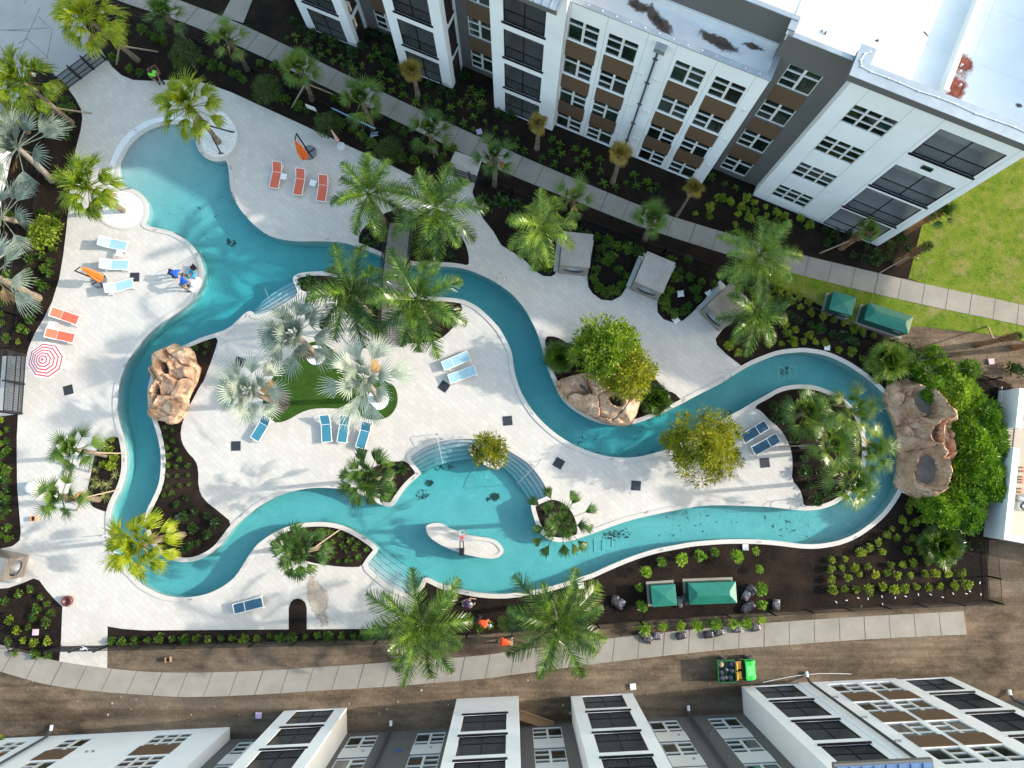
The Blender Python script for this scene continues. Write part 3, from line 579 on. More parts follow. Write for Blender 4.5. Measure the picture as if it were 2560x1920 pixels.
# ================================================================== upper apartment building
GA = math.atan2(G(2194.4,615.1).y - G(1881.7,487.6).y, G(2194.4,615.1).x - G(1881.7,487.6).x)
OA = G(1881.7, 487.6)
bA = thing('apartment_building', 'white and grey apartment block with big flat white roof at the top right', 'building', OA, GA)
s = -1
FL = [0.0, 3.62, 7.24, 10.88]
wh = MB(); gr = MB(); lin = MB()
def tower(_m, u0, u1, nf, nb, top, ops, s, sideholes=None, sideu=None, gopen=False):
    holes = [(a, b, c, d, 1.6) for a, b, c, d in ops]; mbw = MB()
    wallface(mbw, u0, u1, -.1, top, nf, holes, 1.6, s)
    side(mbw, u0, nb, nf, -.1, top, s); side(mbw, u1, nb, nf, -.1, top, s, sideholes or ()); mbw.span(u0, u1, s * nb, s * nf, top - .12, top - .003); mbw.build('tower_wall', M['white'], bA if s < 0 else bB)
def lining(u0, u1, z0, z1, n, s, mb, dep=1.58, par=None):
    mb = MB()
    e = s * (n - dep); y = s * (n - .13); i = .012
    mb.quad((u0 + i, e, z0 + i), (u1 - i, e, z0 + i), (u1 - i, e, z1 - i), (u0 + i, e, z1 - i))
    mb.quad((u0 + i, y, z0 + i), (u1 - i, y, z0 + i), (u1 - i, e, z0 + i), (u0 + i, e, z0 + i))
    mb.quad((u0 + i, y, z0), (u0 + i, e, z0), (u0 + i, e, z1), (u0 + i, y, z1)); mb.quad((u1 - i, y, z0), (u1 - i, e, z0), (u1 - i, e, z1), (u1 - i, y, z1)); mb.build('balcony_lining', M['lining'], par)
OPZ = [(.02, 2.72), (3.42, 6.32), (7.05, 9.95), (10.68, 13.55)]
for (u0, u1, ua, ub, nf) in ((-35.08, -30.92, -34.33, -31.70, .99), (-27.36, -23.2, -26.62, -24.0, 1.15), (-19.8, -15.2, -18.95, -16.33, 1.23)):
    sh = [(-.38, .6, a, b) for a, b in OPZ] if u1 < -20 else ()
    tower(wh, u0, u1, nf, -.75, 15.9, [(ua, ub, a, b) for a, b in OPZ], s, sh)
    for k_, (a, b) in enumerate(OPZ):
        b__ = balcony(bA, ua, ub, a, b, nf, s, rail=k_ > 0); lining(ua, ub, a, b, nf, s, lin, par=b__)
        if sh:
            m = MB(); y0, y1 = s * -.36, s * .58; m.bar((u1 - .05, y0, a), (u1 - .05, y0, b), .05); m.bar((u1 - .05, y1, a), (u1 - .05, y1, b), .05); m.bar((u1 + .04, y0, a - .02), (u1 + .04, y1, a - .02), .09)
            f_ = m.build('side_opening_frame', M['black'], bA); q = MB(); q.quad((u1 - .06, y0, a), (u1 - .06, y1, a), (u1 - .06, y1, b), (u1 - .06, y0, b)); q.build('insect_screen', M['screen'], f_)
            lq = MB(); lq.quad((u1 - .7, y0, a), (u1 - .7, y1, a), (u1 - .7, y1, b), (u1 - .7, y0, b)); lq.build('balcony_lining', M['lining'], f_)
# grey recesses
def recess(u0, u1, n, top, s, mb, wins, par, panel, kind):
    holes = [(a, b, z, z + 2.05) for a, b, _ in wins for z in FLZ]
    mb = MB(); wallface(mb, u0, u1, -.1, top, n, holes, .14, s); mb.build('grey_wall', M['grey'], par)
    for a, b, kd in wins:
        for k_, z in enumerate(FLZ):
            window(par, a, b, z, z + 2.05, n - .05, s, kd)
            if k_ < 3: pm = MB(); pm.span(a, b, s * (n + .0), s * (n + .03), z + 2.09, z + 3.62 - .04); pm.build('spandrel_panel', M[panel], par)
FLZ = [.55, 4.33, 8.05, 11.71]
recess(-3.72, 0.0, -.74, 15.75, s, gr, [(-3.03, -1.13, 'DB')], bA, 'wood', 0)
recess(-23.25, -19.8, -.78, 15.75, s, gr, [(-22.43, -20.73, 'DB')], bA, 'wood', 0)
recess(-31.0, -27.3, -.82, 15.75, s, gr, [(-30.0, -28.2, 'DB')], bA, 'wood', 0)
recess(-38.7, -35.0, -.82, 15.75, s, gr, [(-37.8, -36.0, 'DB')], bA, 'wood', 0)
# white middle volume with four window columns
WC = [(-15.14, -13.27, 'BD'), (-12.77, -10.93, 'DB'), (-8.74, -6.9, 'BD'), (-6.39, -4.53, 'DB')]
FLZ = [-.42 + .42 + .02, 3.36, 6.95, 10.63]
FLZ = [.05, 3.36, 7.0, 10.64]; nW = .72
wallface(wh, -15.2, -3.7, -.1, 13.95, nW, [(a, b, z, z + 1.98) for a, b, _ in WC for z in FLZ], .14, s)
side(wh, -3.7, -.75, nW, -.1, 13.95, s); side(wh, -15.2, nW, 1.23, -.1, 15.9, s)
for a, b, kd in WC:
    for k_, z in enumerate(FLZ):
        window(bA, a, b, z, z + 1.98, nW - .05, s, kd)
        if k_ < 3: pm = MB(); pm.span(a, b + .04, s * nW, s * (nW + .035), z + 2.02, z + 3.56); pm.build('spandrel_panel', M['wood'], bA)
# right white block
RZ = [1.0, 4.6, 8.22, 11.8]
RB = [(.02, 3.0), (3.42, 6.6), (7.05, 10.05), (11.58, 14.42)]
hol = [(.95, 3.47, z, z + 1.9) for z in RZ] + [(5.33, 9.0, a, b, 1.6) for a, b in RB]
wh.build('white_wall', M['white'], bA); wh = MB()
wallface(wh, 0, 9.6, -.1, 15.62, 0, hol, .14, s)
side(wh, 0, -.74, 0, -.1, 15.62, s); side(wh, 9.6, -22, 0, -.1, 15.62, s)
for z in RZ: window(bA, .95, 3.47, z, z + 1.9, -.05, s, 'DDD')
for k_, (a, b) in enumerate(RB): b__ = balcony(bA, 5.33, 9.0, a, b, 0, s, rail=k_ > 0, scr=False); lining(5.33, 9.0, a, b, 0, s, lin, par=b__)
# thin stucco joints
jm = MB()
for u in (1.0, 3.45, 5.1, 9.2): jm.span(u - .012, u + .012, s * 0, s * .004, 0, 15.5)
for u in (-10.6, -8.95, -6.65, -4.45, -12.95, -15.1): jm.span(u - .012, u + .012, s * nW, s * (nW + .004), 0, 13.9)
jm.build('stucco_joint', plain('joint_grey', (.5, .5, .5), .9), bA)
wh.build('white_wall', M['white'], bA)
# roofs, parapets and caps
rf = MB()
rf.span(-39, -3.95, s * -1.7, s * -23, 15.2, 15.3); rf.span(-3.95, 40, s * -1.1, s * -23, 15.2, 15.35); rf.span(-15.1, -3.8, s * .5, s * -1.6, 13.2, 13.3)
rf.span(-15.1, -3.9, s * -1.48, s * -1.6, 13.3, 13.75)
rf.span(4.15, 4.4, s * -.9, s * -22, 15.35, 16.1)
roof = rf.build('roof', M['roofm'], bA)
gp_ = MB(); gp_.span(-15.2, -3.95, s * -1.6, s * -1.75, 13.2, 15.85); gp_.span(-3.95, -3.72, s * -.74, s * -1.75, 13.2, 15.85)
gp_.span(-.42, 9.6, s * .0, s * .30, 15.62, 16.1); gp_.span(-.42, 0, s * .0, s * -1.3, 15.62, 16.1); gp_.build('fascia', M['grey'], bA)
for u_ in ((-.42, 12.0),): pass
cm = MB()
cm.span(-.45, 12, s * .34, s * -.62, 16.1, 16.16); cm.span(-.45, .35, s * -.62, s * -1.5, 16.1, 16.16)
cm.span(-4.1, -.43, s * -.70, s * -.98, 15.76, 15.82); cm.span(-20, -3.75, s * -1.55, s * -1.82, 15.86, 15.92); cm.span(-4.12, -3.7, s * -.98, s * -1.82, 15.83, 15.88)
cm.span(-15.2, -3.66, s * .77, s * .45, 13.96, 14.02); cm.span(-3.98, -3.66, s * .45, s * -1.6, 13.96, 14.02)
cm.build('parapet_cap', M['metal'], bA); 
pp = MB(); pp.span(-4.0, -.43, s * -.76, s * -.95, 15.3, 15.76); pp.span(-15.1, -3.7, s * .70, s * .5, 13.2, 13.95); pp.span(-3.95, -3.73, s * .5, s * -1.6, 13.2, 13.95); pp.span(.0, 12, s * -.02, s * -.55, 15.2, 16.09); pp.build('parapet', M['roofm'], bA)
cn = MB(); cn.span(-20.2, -15.15, s * 3.05, s * -2, 15.9, 16.25); cn.span(-27.8, -22.8, s * 3.05, s * -2, 15.9, 16.25); cn.span(-35.5, -30.5, s * 3.05, s * -2, 15.9, 16.25)
cn.build('roof_canopy', M['grey'], bA); cs = MB()
for u0, u1 in ((-20.2, -15.15), (-27.8, -22.8), (-35.5, -30.5)):
    cs.span(u0 - .02, u1 + .02, s * 3.07, s * -2, 16.255, 16.29); k = u0
    while k < u1: cs.span(k, k + .04, s * 3.05, s * -2, 16.29, 16.34); k += .42
cs.build('canopy_cladding', M['metal'], bA)
# lightning cable with clips on the caps
cb = MB(); pts_ = [(0.1, s * -1.2, 16.2), (-.12, s * -1.0, 16.2), (-.2, s * -.6, 16.2), (-.05, s * -.3, 16.2), (.5, s * -.22, 16.2), (1.4, s * -.25, 16.2)] + [(2 + i, s * (-.25 + .05 * math.sin(i * 1.9)), 16.2) for i in range(10)]
cb.tube(pts_, .022, 5); rr = random.Random(2)
cbo = cb.build('lightning_cable', M['wire'], bA)
def one(nm, c, d, mat, par): q_ = MB(); q_.box(c, d); q_.build(nm, mat, par)
for p in pts_: one('cable_clip', p, (.08, .08, .05), M['wire'], cbo)
for i in range(14): one('cap_clip', (-15 + i * .82, s * .6, 14.04), (.07, .07, .04), M['wire'], bA)
# downpipe and scupper
dp = MB(); dp.bar((-9.83, s * (nW + .10), .1), (-9.83, s * (nW + .10), 13.3), .11)
for z in (2, 4.5, 7, 9.5, 12): dp.box((-9.83, s * (nW + .05), z), (.3, .08, .06))
dpo = dp.build('downpipe', plain('dark_pipe', (.05, .065, .08), .5), bA); hd = MB(); hd.box((-9.75, s * (nW + .22), 13.35), (.62, .42, .36)); hd.build('scupper_box', M['metal'], bA)
for z in (2.6, 6.4, 10.1):
    for u in (-10.65, -10.35, -9.45, -9.15): one('wall_vent', (u, s * (nW + .04), z), (.13, .09, .13), M['frame'], bA)
    one('wall_vent', (-4.05, s * (nW + .05), z + .5), (.22, .1, .2), M['frame'], bA)
one('wall_sconce', (6.75, s * .04, 10.85), (.62, .1, .32), M['glass'], bA)
# stains and small roof things
def rstain(u, n, rx, ry, ang, z, mat):
    m = MB(); m.quad((-rx, -ry, 0), (rx, -ry, 0), (rx, ry, 0), (-rx, ry, 0)); m.build('roof_stain', mat, roof, loc=(u, s * n, z), rot=(0, 0, R(ang)))
for a in ((-10.4, -.5, 2.0, .62, -28, 13.306, M['st_dark']), (-7.0, -.72, 2.3, .62, -4, 13.306, M['st_dark']), (-5.1, -1.2, 1.2, .32, 4, 13.308, M['st_dark']), (-11.8, -.9, 1.2, .5, -8, 13.305, M['st_dark']),
          (4.95, -3.0, .75, 1.05, 5, 15.356, M['st_rust']), (4.95, -1.65, .78, 1.15, 0, 15.356, M['st_rust']), (-2.2, -1.95, .38, .22, 10, 15.356, M['st_dark']), (.45, -2.6, .3, .15, 20, 15.356, M['st_dark']), (2.6, -3.9, .34, .12, -30, 15.356, M['st_dark']), (8.2, -2.1, .3, .2, 0, 15.356, M['st_dark'])): rstain(*a)
sm = MB()
for k in range(6): sm.span(-3.95 + 4.6 * k * .999, -3.93 + 4.6 * k, s * -1.2, s * -22, 15.351, 15.356)
for k in range(4): sm.span(-4, 30, s * (-3.4 - 3.2 * k), s * (-3.42 - 3.2 * k), 15.351, 15.355)
sm.build('membrane_seam', plain('seam_grey', (.70, .69, .68), .8), roof)
for u, n in ((-2.3, -1.9), (-2.1, -1.85), (-2.25, -2.05), (.5, -2.6), (4.85, -2.6), (4.65, -1.35), (5.1, -1.9), (4.8, -2.95)): vp = MB(); vp.disc((u, s * n, 15.35), .06, .16, 10); vp.build('vent_pipe', M['frame'], roof)
hp = MB(); hp.span(9.5, 22, s * -3.2, s * -20, 15.3, 18.4); hp.build('unseen_roof_block', M['white'], bA)  # unseen taller volume, placed beyond the view to shade the roof's right part

# ================================================================== lower apartment building
bB = thing('apartment_building', 'white and grey apartment block with many dark balconies, along the bottom edge of the photo', 'building', G(1427.6, 1739.5), R(2.7))
s = 1; wh = MB(); gr = MB(); lin = MB()
OPB = [(.16, 2.6), (3.33, 6.12), (6.9, 9.7), (10.48, 13.3)]
FLZ = [.53, 4.24, 7.9, 11.6]
for (u0, u1, ua, ub, nf, opn) in ((-19.09, -14.93, -18.22, -15.66, -.07, 0), (-7.6, -3.5, -6.93, -4.26, .15, 1), (-.02, 4.09, .71, 3.36, -.04, 0), (11.38, 15.2, 12.14, 14.76, .05, 0), (21.7, 25.42, 22.16, 24.78, .01, 0)):
    z0s = [(0 if opn and i == 0 else a, 2.45 if opn and i == 0 else b) for i, (a, b) in enumerate(OPB)]
    tower(wh, u0, u1, nf, -1.75, 16, [(ua, ub, a, b) for i, (a, b) in enumerate(z0s) if not (opn and i == 0)], s)
    for i, (a, b) in enumerate(z0s):
        if opn and i == 0: continue
        b__ = balcony(bB, ua, ub, a, b, nf, s, rail=i > 0); lining(ua, ub, a, b, nf, s, lin, par=b__)
    if opn:
        pass
recess(-22.72, -19.05, -1.72, 15.6, s, gr, [(-21.85, -20.0, 'DD')], bB, 'frame', 0)
recess(-14.96, -7.58, -1.70, 15.6, s, gr, [(-14.6, -12.73, 'BD'), (-10.2, -8.34, 'BD')], bB, 'frame', 0)
recess(-3.52, 0, -1.72, 15.6, s, gr, [(-2.68, -.8, 'DB')], bB, 'frame', 0)
recess(4.07, 11.4, -1.68, 15.6, s, gr, [(4.92, 6.8, 'BD'), (8.8, 10.68, 'DB')], bB, 'frame', 0)
recess(25.4, 34, -1.68, 15.6, s, gr, [(26.6, 28.4, 'DB'), (30, 31.8, 'BD')], bB, 'frame', 0)
recess(-45, -37.8, -1.72, 15.6, s, gr, [(-43, -41.1, 'BD')], bB, 'frame', 0)
# white volume between the balcony stacks
FLZ = [.55, 4.2, 7.85, 11.5]
def volume(u0, u1, nf, wins, par, mb, top=14.4):
    mb = MB()
    wallface(mb, u0, u1, -.1, top, nf, [(a, b, z, z + 2.05) for a, b, _ in wins for z in FLZ], .14, s); side(mb, u0, -1.75, nf, -.1, top, s); side(mb, u1, -1.75, nf, -.1, top, s); mb.build('white_wall', M['white'], par)
    for a, b, kd in wins:
        for k_, z in enumerate(FLZ):
            window(par, a, b, z, z + 2.05, nf - .05, s, kd)
            if k_ < 3 and kd != 'xx': pm = MB(); pm.span(a, b + .04, s * nf, s * (nf + .035), z + 2.1, z + 3.6); pm.build('spandrel_panel', M['wood'], par)
volume(15.2, 21.7, .10, [(16.87, 18.8, 'BD'), (19.15, 21.04, 'DB')], bB, wh)
FLZ = [.62, 4.3, 7.95, 11.6]
volume(-37.83, -22.68, -.93, [(-36.9, -35.5, 'DD'), (-33.05, -31.25, 'DB'), (-27.2, -24.73, 'DDD')], bB, wh)
rb = MB(); rb.span(-45, 34, s * -1.9, s * -20, 15.3, 15.4); rb.span(15.2, 21.7, s * 0, s * -1.9, 13.6, 13.7); rb.span(-37.8, -22.7, s * -1.1, s * -1.9, 13.6, 13.7); rb.build('roof', M['roofm'], bB)
cn = MB(); cn.span(10.55, 15.0, s * 1.35, s * -1.9, 15.75, 16.0); cn.span(21.3, 26, s * 1.35, s * -1.9, 15.75, 16.0); cno = cn.build('roof_canopy', M['grey'], bB); cs = MB()
for u0, u1 in ((10.55, 15.0), (21.3, 26)):
    cs.span(u0 + .08, u1 - .08, s * 1.25, s * -1.9, 16.005, 16.03); k = u0 + .1
    while k < u1: cs.span(k, k + .05, s * 1.2, s * -1.9, 16.03, 16.1); k += .55
cs.build('canopy_cladding', M['seam'], bB)
for (u, n, kk) in ((-34.4, -.93, 0), (-12.0, -1.70, 0), (7.72, -1.68, 0), (15.75, .10, 0), (29.1, -1.68, 0)):
    d_ = MB(); d_.tube([(u, s * (n + .42), .12), (u, s * (n + .16), .5), (u, s * (n + .12), 14)], .085, 8); o_ = d_.build('downpipe', plain('dark_pipe', (.045, .055, .07), .5), bB)
    e_ = MB(); e_.tube([(u, s * (n + .40), .16), (u, s * (n + .72), .07)], .10, 8); e_.build('pipe_outlet', M['frame'], o_)
vt = MB(); vt.ring((-11.0, s * -1.66, 3.4), .2, .03, 16, 5, 'Y'); vt.build('hose_ring', plain('blue_plastic', (.03, .12, .4), .4), bB)
for (u, n) in ((-13.2, -1.70), (-9.0, -1.70), (6.3, -1.68), (8.3, -1.68), (-30.2, -.93), (-29.8, -.93), (16.3, .10), (16.1, .10)):
    for z in (3.3, 7, 10.6): one('wall_vent', (u, s * (n + .05), z), (.14, .1, .12), M['metal'], bB)

# ================================================================== pool equipment yard, right edge
c0 = G(2459, 1341); c1 = G(2498, 978); dv = (c1 - c0); ya = math.atan2(dv.y, dv.x); Ly = dv.length
yd = thing('equipment_yard', 'white walled pool equipment yard with pale floor, cut by the right edge of the photo', 'walled yard', c0, ya)
m = MB(); hgt_ = 2.05; g0, g1 = Ly * .60, Ly * .735
m.span(0, g0, 0, -.42, -.1, hgt_); m.span(g1, Ly, 0, -.42, -.1, hgt_); m.span(0, .42, -.42, -9, -.1, hgt_ + .002); m.span(Ly - .42, Ly, -.42, -9, -.1, hgt_ + .002); m.span(g1, Ly + .3, .0, .03, -.1, .3)
m.build('wall', M['white'], yd); m = MB(); m.span(.0, Ly, -.3, -9, -.08, .02); m.build('floor', mat_conc('yard_concrete', (.40, .35, .29), (.50, .45, .38), .8), yd)
m = MB(); 
for k in range(12): m.bar((g0 + .1 + k * (g1 - g0 - .2) / 11, -.1, .1), (g0 + .1 + k * (g1 - g0 - .2) / 11, -.1, 1.8), .025)
m.bar((g0 + .05, -.1, 1.8), (g1 - .05, -.1, 1.8), .06); m.bar((g0 + .05, -.1, .1), (g1 - .05, -.1, .1), .06); m.build('gate', M['black'], yd)
def yl(px, py): # local coordinates in the yard
    q = G(px, py) - c0; return (q.x * math.cos(ya) + q.y * math.sin(ya), -q.x * math.sin(ya) + q.y * math.cos(ya))
for i, (x, y) in enumerate([(2545,1168),(2546,1177),(2543,1191),(2543,1198),(2542,1205),(2540,1221),(2539,1229)]):
    g = G(x, y); v = thing('pipe_valve', ['first','second','third','fourth','fifth','sixth','lowest'][i] + ' red and green pipe valve from the top on the yard floor', 'valve', (g.x, g.y, .02), ya, 'pipe valves in the equipment yard')
    b = MB(); b.tube([(0, .25, .12), (0, -.25, .12)], .045, 8); b.build('valve_body', plain('valve_green', (.03, .16, .06), .5), v); b = MB(); b.disc((0, -.16, .1), .07, .16, 10); b.build('valve_handle', plain('valve_red', (.45, .06, .03), .5), v)
g = G(2541, 1264); v = thing('condenser_unit', 'round grey fan unit standing on the yard floor', 'fan unit', (g.x, g.y, .02), .2)
b = MB(); b.lathe([(.36, 0), (.36, .7), (.33, .75), (.3, .72)], 24); b.build('casing', M['metal'], v); b = MB(); b.disc((0, 0, .62), .3, .02); b.build('grille', M['dkgrey'], v); b = MB(); b.disc((0, 0, .66), .09, .06, 12); b.build('hub', M['wtmetal'], v)
g = G(2552, 1246); v = thing('filter_tank', 'dark grey horizontal tank beside the round fan unit', 'tank', (g.x, g.y, .02), .1); b = MB(); b.tube([(-.45, 0, .36), (-.36, 0, .36), (.36, 0, .36), (.45, 0, .36)], [.12, .3, .3, .12], 16); b.build('tank_body', M['metal'], v); b = MB(); b.box((-.25, 0, .08), (.08, .5, .12)); b.box((.25, 0, .08), (.08, .5, .12)); b.build('cradle', M['dkgrey'], v)
# white roof corner seen through the silver palms, left edge
lb = thing('pool_house', 'white flat roofed pool house corner behind the silver palms at the left edge', 'building', G(-70, 470), R(-8))
m = MB(); m.box((0, 0, 1.4), (4.6, 6.0, 3.0)); m.build('wall', M['white'], lb); m = MB(); m.box((0, 0, 2.96), (4.9, 6.3, .12)); m.build('roof', M['roofm'], lb)
# ------------------------------------------------------------------ foliage materials
M['fan'] = leafmat('sabal_leaf', [(.02, .055, .010), (.06, .13, .020), (.14, .23, .035), (.26, .32, .06)], .4)
M['fany'] = leafmat('yellow_green_fan_leaf', [(.04, .09, .006), (.14, .22, .010), (.34, .40, .015), (.52, .52, .03)], .4, .45)
M['silver'] = leafmat('silver_leaf', [(.10, .14, .11), (.20, .25, .20), (.34, .39, .31), (.46, .49, .37)], .5, .15)
M['feather'] = leafmat('feather_leaf', [(.012, .035, .006), (.05, .105, .012), (.15, .25, .025), (.34, .44, .06)], .26, .28)
M['dry'] = leafmat('dry_frond', [(.14, .085, .035), (.28, .18, .08), (.42, .30, .15)], .8, .15)
M['yelbr'] = leafmat('yellow_brown_leaf', [(.07, .09, .012), (.22, .17, .02), (.36, .24, .05)], .6, .25)
M['green'] = leafmat('dark_shrub_leaf', [(.006, .025, .004), (.02, .06, .007), (.05, .12, .012)], .4, .25)
M['lime'] = leafmat('lime_shrub_leaf', [(.05, .10, .008), (.14, .22, .012), (.30, .38, .025), (.44, .50, .06)], .45, .35)
M['clusia'] = leafmat('glossy_broad_leaf', [(.02, .07, .005), (.09, .22, .010), (.22, .38, .018), (.42, .54, .05)], .3, .3)
M['strap'] = leafmat('strap_leaf', [(.02, .06, .006), (.07, .15, .010), (.17, .26, .025)], .4, .3)
M['gold'] = leafmat('golden_leaf', [(.05, .08, .008), (.18, .22, .010), (.42, .42, .015), (.62, .55, .04)], .45, .4)
M['olive'] = leafmat('olive_leaf', [(.025, .05, .010), (.07, .11, .020), (.14, .19, .035)], .5, .3)
M['trunk'] = plain('palm_trunk', (.20, .155, .115), .9, var=.35, scale=4, bump=.03)
M['trunkr'] = plain('rough_orange_trunk', (.24, .125, .060), .9, var=.4, scale=6, bump=.05)
M['wood_brace'] = plain('timber_brace', (.36, .28, .20), .8, var=.15)
M['boot'] = plain('leaf_boots', (.26, .22, .18), .9, var=.4, scale=9, bump=.04)
M['crownshaft'] = plain('green_crownshaft', (.09, .13, .03), .5, var=.2)
RN = random.Random(5)
def blade(mb, p, d, up, L_, w, droop, seg=3, tip=.0, fold=0):
    """a strap: p start, d direction, up normal"""
    side_ = d.cross(up).normalized(); a = []; b = []; q = p.copy(); dd = d.normalized(); st = L_ / seg
    for i in range(seg + 1):
        t = i / seg; ww = w * (math.sin(math.pi * (.18 + .82 * t)) if tip == 0 else (1 - t) ** .6) * .5
        if i == seg: ww = .004
        a.append(q - side_ * ww); b.append(q + side_ * ww); q = q + dd * st; dd = (dd + Vector((0, 0, -droop / seg))).normalized()
    n = seg + 1; mb.add(a + b, [(i, i + 1, n + i + 1, n + i) for i in range(seg)])
def fanleaf(mb, base, d, pet, rad, nb, spread, droop, cup=.25, w=.10):
    """costapalmate leaf: petiole then a fan of blades"""
    d = d.normalized(); up = Vector((0, 0, 1)); sd_ = d.cross(up)
    if sd_.length < .05: sd_ = Vector((1, 0, 0))
    sd_.normalize(); nrm = sd_.cross(d).normalized(); end = base + d * pet + Vector((0, 0, -.10 * pet * pet)); mb.bar(base, end, .035)
    roll = RN.uniform(-.5, .5); s2 = (sd_ * math.cos(roll) + nrm * math.sin(roll)).normalized(); n2 = s2.cross(d).normalized()
    for k in range(nb):
        t = -1 + 2 * (k + .5) / nb; a = t * spread; v = d * math.cos(a) + s2 * math.sin(a) + n2 * (cup * abs(t)) ; L2 = rad * (1 - .25 * abs(t) ** 2) * RN.uniform(.88, 1.05)
        blade(mb, end, v.normalized(), n2, L2, w, droop * RN.uniform(.6, 1.4), 3)
def fan_crown(n, pet, rad, nb, emin, emax, spread=1.5, droop=.7, w=.1, name='c'):
    mb = MB()
    for i in range(n):
        az = i * 2.39996 + RN.uniform(-.25, .25); t = (i + .5) / n; el = emax + (emin - emax) * t + RN.uniform(-.12, .12)
        d = Vector((math.cos(az) * math.cos(el), math.sin(az) * math.cos(el), math.sin(el))); sc = RN.uniform(.8, 1.08) * (.75 + .25 * min(1, t * 3))
        fanleaf(mb, Vector((0, 0, .05 * (1 - t))), d, pet * sc, rad * sc, nb, spread, droop * (.7 + .6 * t), w=w * rad)
    return mb
def mesh_of(mb, name, mats, smooth=False):
    me = bpy.data.meshes.new(name); me.from_pydata(mb.v, [], mb.f); me.update()
    for m in mats: me.materials.append(m)
    if any(mb.m): me.polygons.foreach_set('material_index', mb.m)
    return me
def sabal(n, pet, rad, dead=0, mat='fan', droop=.7, emin=-.5, spread=1.45, nb=15, w=.105):
    mb = fan_crown(n, pet, rad, nb, emin, 1.35, spread, droop, w)
    for i in range(6): az = i * 1.05; el = RN.uniform(.75, 1.35); fanleaf(mb, Vector((0, 0, .1)), Vector((math.cos(az) * math.cos(el), math.sin(az) * math.cos(el), math.sin(el))), pet * .35, rad * .8, nb, spread * .8, droop * .6, w=w * rad)
    mb.cm = 1
    for i in range(dead):
        az = RN.uniform(0, 6.28); el = RN.uniform(-1.25, -.75); fanleaf(mb, Vector((0, 0, -.15)), Vector((math.cos(az) * math.cos(el), math.sin(az) * math.cos(el), math.sin(el))), pet * .6, rad * .85, 11, .8, .9, w=.1 * rad)
    return mesh_of(mb, 'crown', [M[mat], M['dry']])
SAB = [sabal(15, .8, 1.0, nb=14, w=.065, spread=1.1), sabal(13, .85, 1.0, 1, nb=13, w=.065, spread=1.1), sabal(12, .85, 1.0, 2, nb=13, w=.065, spread=1.1), sabal(17, .7, 1.0, 0, nb=14, w=.065, spread=1.1)]
M['fane'] = leafmat('olive_fan_leaf', [(.015, .04, .005), (.05, .11, .012), (.12, .20, .025), (.24, .30, .05)], .3, .2)  # olive green leaf colour of the right island palms
SABE = [sabal(16, .85, 1.15, nb=14, w=.055, spread=1.1, mat='fane', droop=1.0), sabal(14, .95, 1.15, 1, nb=14, w=.055, spread=1.1, mat='fane', droop=1.1)]
SABDRY = [sabal(13, .42, .62, 22, droop=.9, mat='yelbr'), sabal(10, .42, .62, 16, droop=1.1, mat='yelbr')]
FANY = [sabal(32, 1.35, 1.45, 1, 'fany', 1.9, -.5, .75, 15, .06), sabal(28, 1.4, 1.5, 2, 'fany', 2.0, -.55, .7, 15, .06), sabal(34, 1.3, 1.4, 3, 'fany', 1.8, -.45, .8, 15, .06)]
FANG = [sabal(26, 1.3, 1.35, 1, 'fan', 1.9, -.5, .75, 14, .065), sabal(20, 1.7, 1.15, 0, 'fan', 2.0, -.5, .6, 13, .065)]
SILV = [sabal(19, 1.2, 1.6, 1, 'silver', .5, -.35, .85, 13, .055), sabal(16, 1.3, 1.6, 1, 'silver', .55, -.3, .8, 13, .055)]
def feather(mb, az, el, L_, nl, droop):
    d = Vector((math.cos(az) * math.cos(el), math.sin(az) * math.cos(el), math.sin(el))); p = Vector((0, 0, .1)); seg = 10; st = L_ / seg; pts_ = [p.copy()]; ds = [d.copy()]
    for i in range(seg):
        p = p + d * st; d = (d + Vector((0, 0, -droop * (.5 + i / seg) / seg))).normalized(); pts_.append(p.copy()); ds.append(d.copy())
    mb.tube(pts_, [.045 - .038 * i / seg for i in range(seg + 1)], 5, False)
    for k in range(nl):
        t = .12 + .88 * k / nl; f = t * seg; i = min(seg - 1, int(f)); q = pts_[i].lerp(pts_[i + 1], f - i); dd = ds[i]; sd_ = dd.cross(Vector((0, 0, 1))).normalized(); up = sd_.cross(dd)
        ll = (.30 + 1.25 * math.sin(math.pi * min(1, t * .9 + .12)) ** .8) * .52 * RN.uniform(.85, 1.1) * (L_ / 2.9)
        for sg in (-1, 1):
            v = (sd_ * sg * RN.uniform(.75, .95) + dd * RN.uniform(.6, .95) + up * RN.uniform(.05, .5)).normalized()
            blade(mb, q, v, up, ll, .05, 1.1 * RN.uniform(.5, 1.5), 2, 1)
def feather_crown(n, L_, nl, droop=1.5, emin=-.35):
    mb = MB()
    for i in range(n):
        t = (i + .5) / n; feather(mb, i * 2.39996 + RN.uniform(-.2, .2), 1.25 + (emin - 1.25) * t ** .8, L_ * RN.uniform(.88, 1.08) * (.8 + .2 * t), nl, droop * RN.uniform(.8, 1.25))
    return mesh_of(mb, 'crown', [M['feather']])
FEA = [feather_crown(14, 3.2, 42), feather_crown(13, 3.2, 42, 2.0), feather_crown(15, 3.2, 40, 1.5, -.5)]
FEAB = [feather_crown(15, 4.3, 52, 1.5, -.2), feather_crown(14, 4.3, 52, 1.7, -.25)]
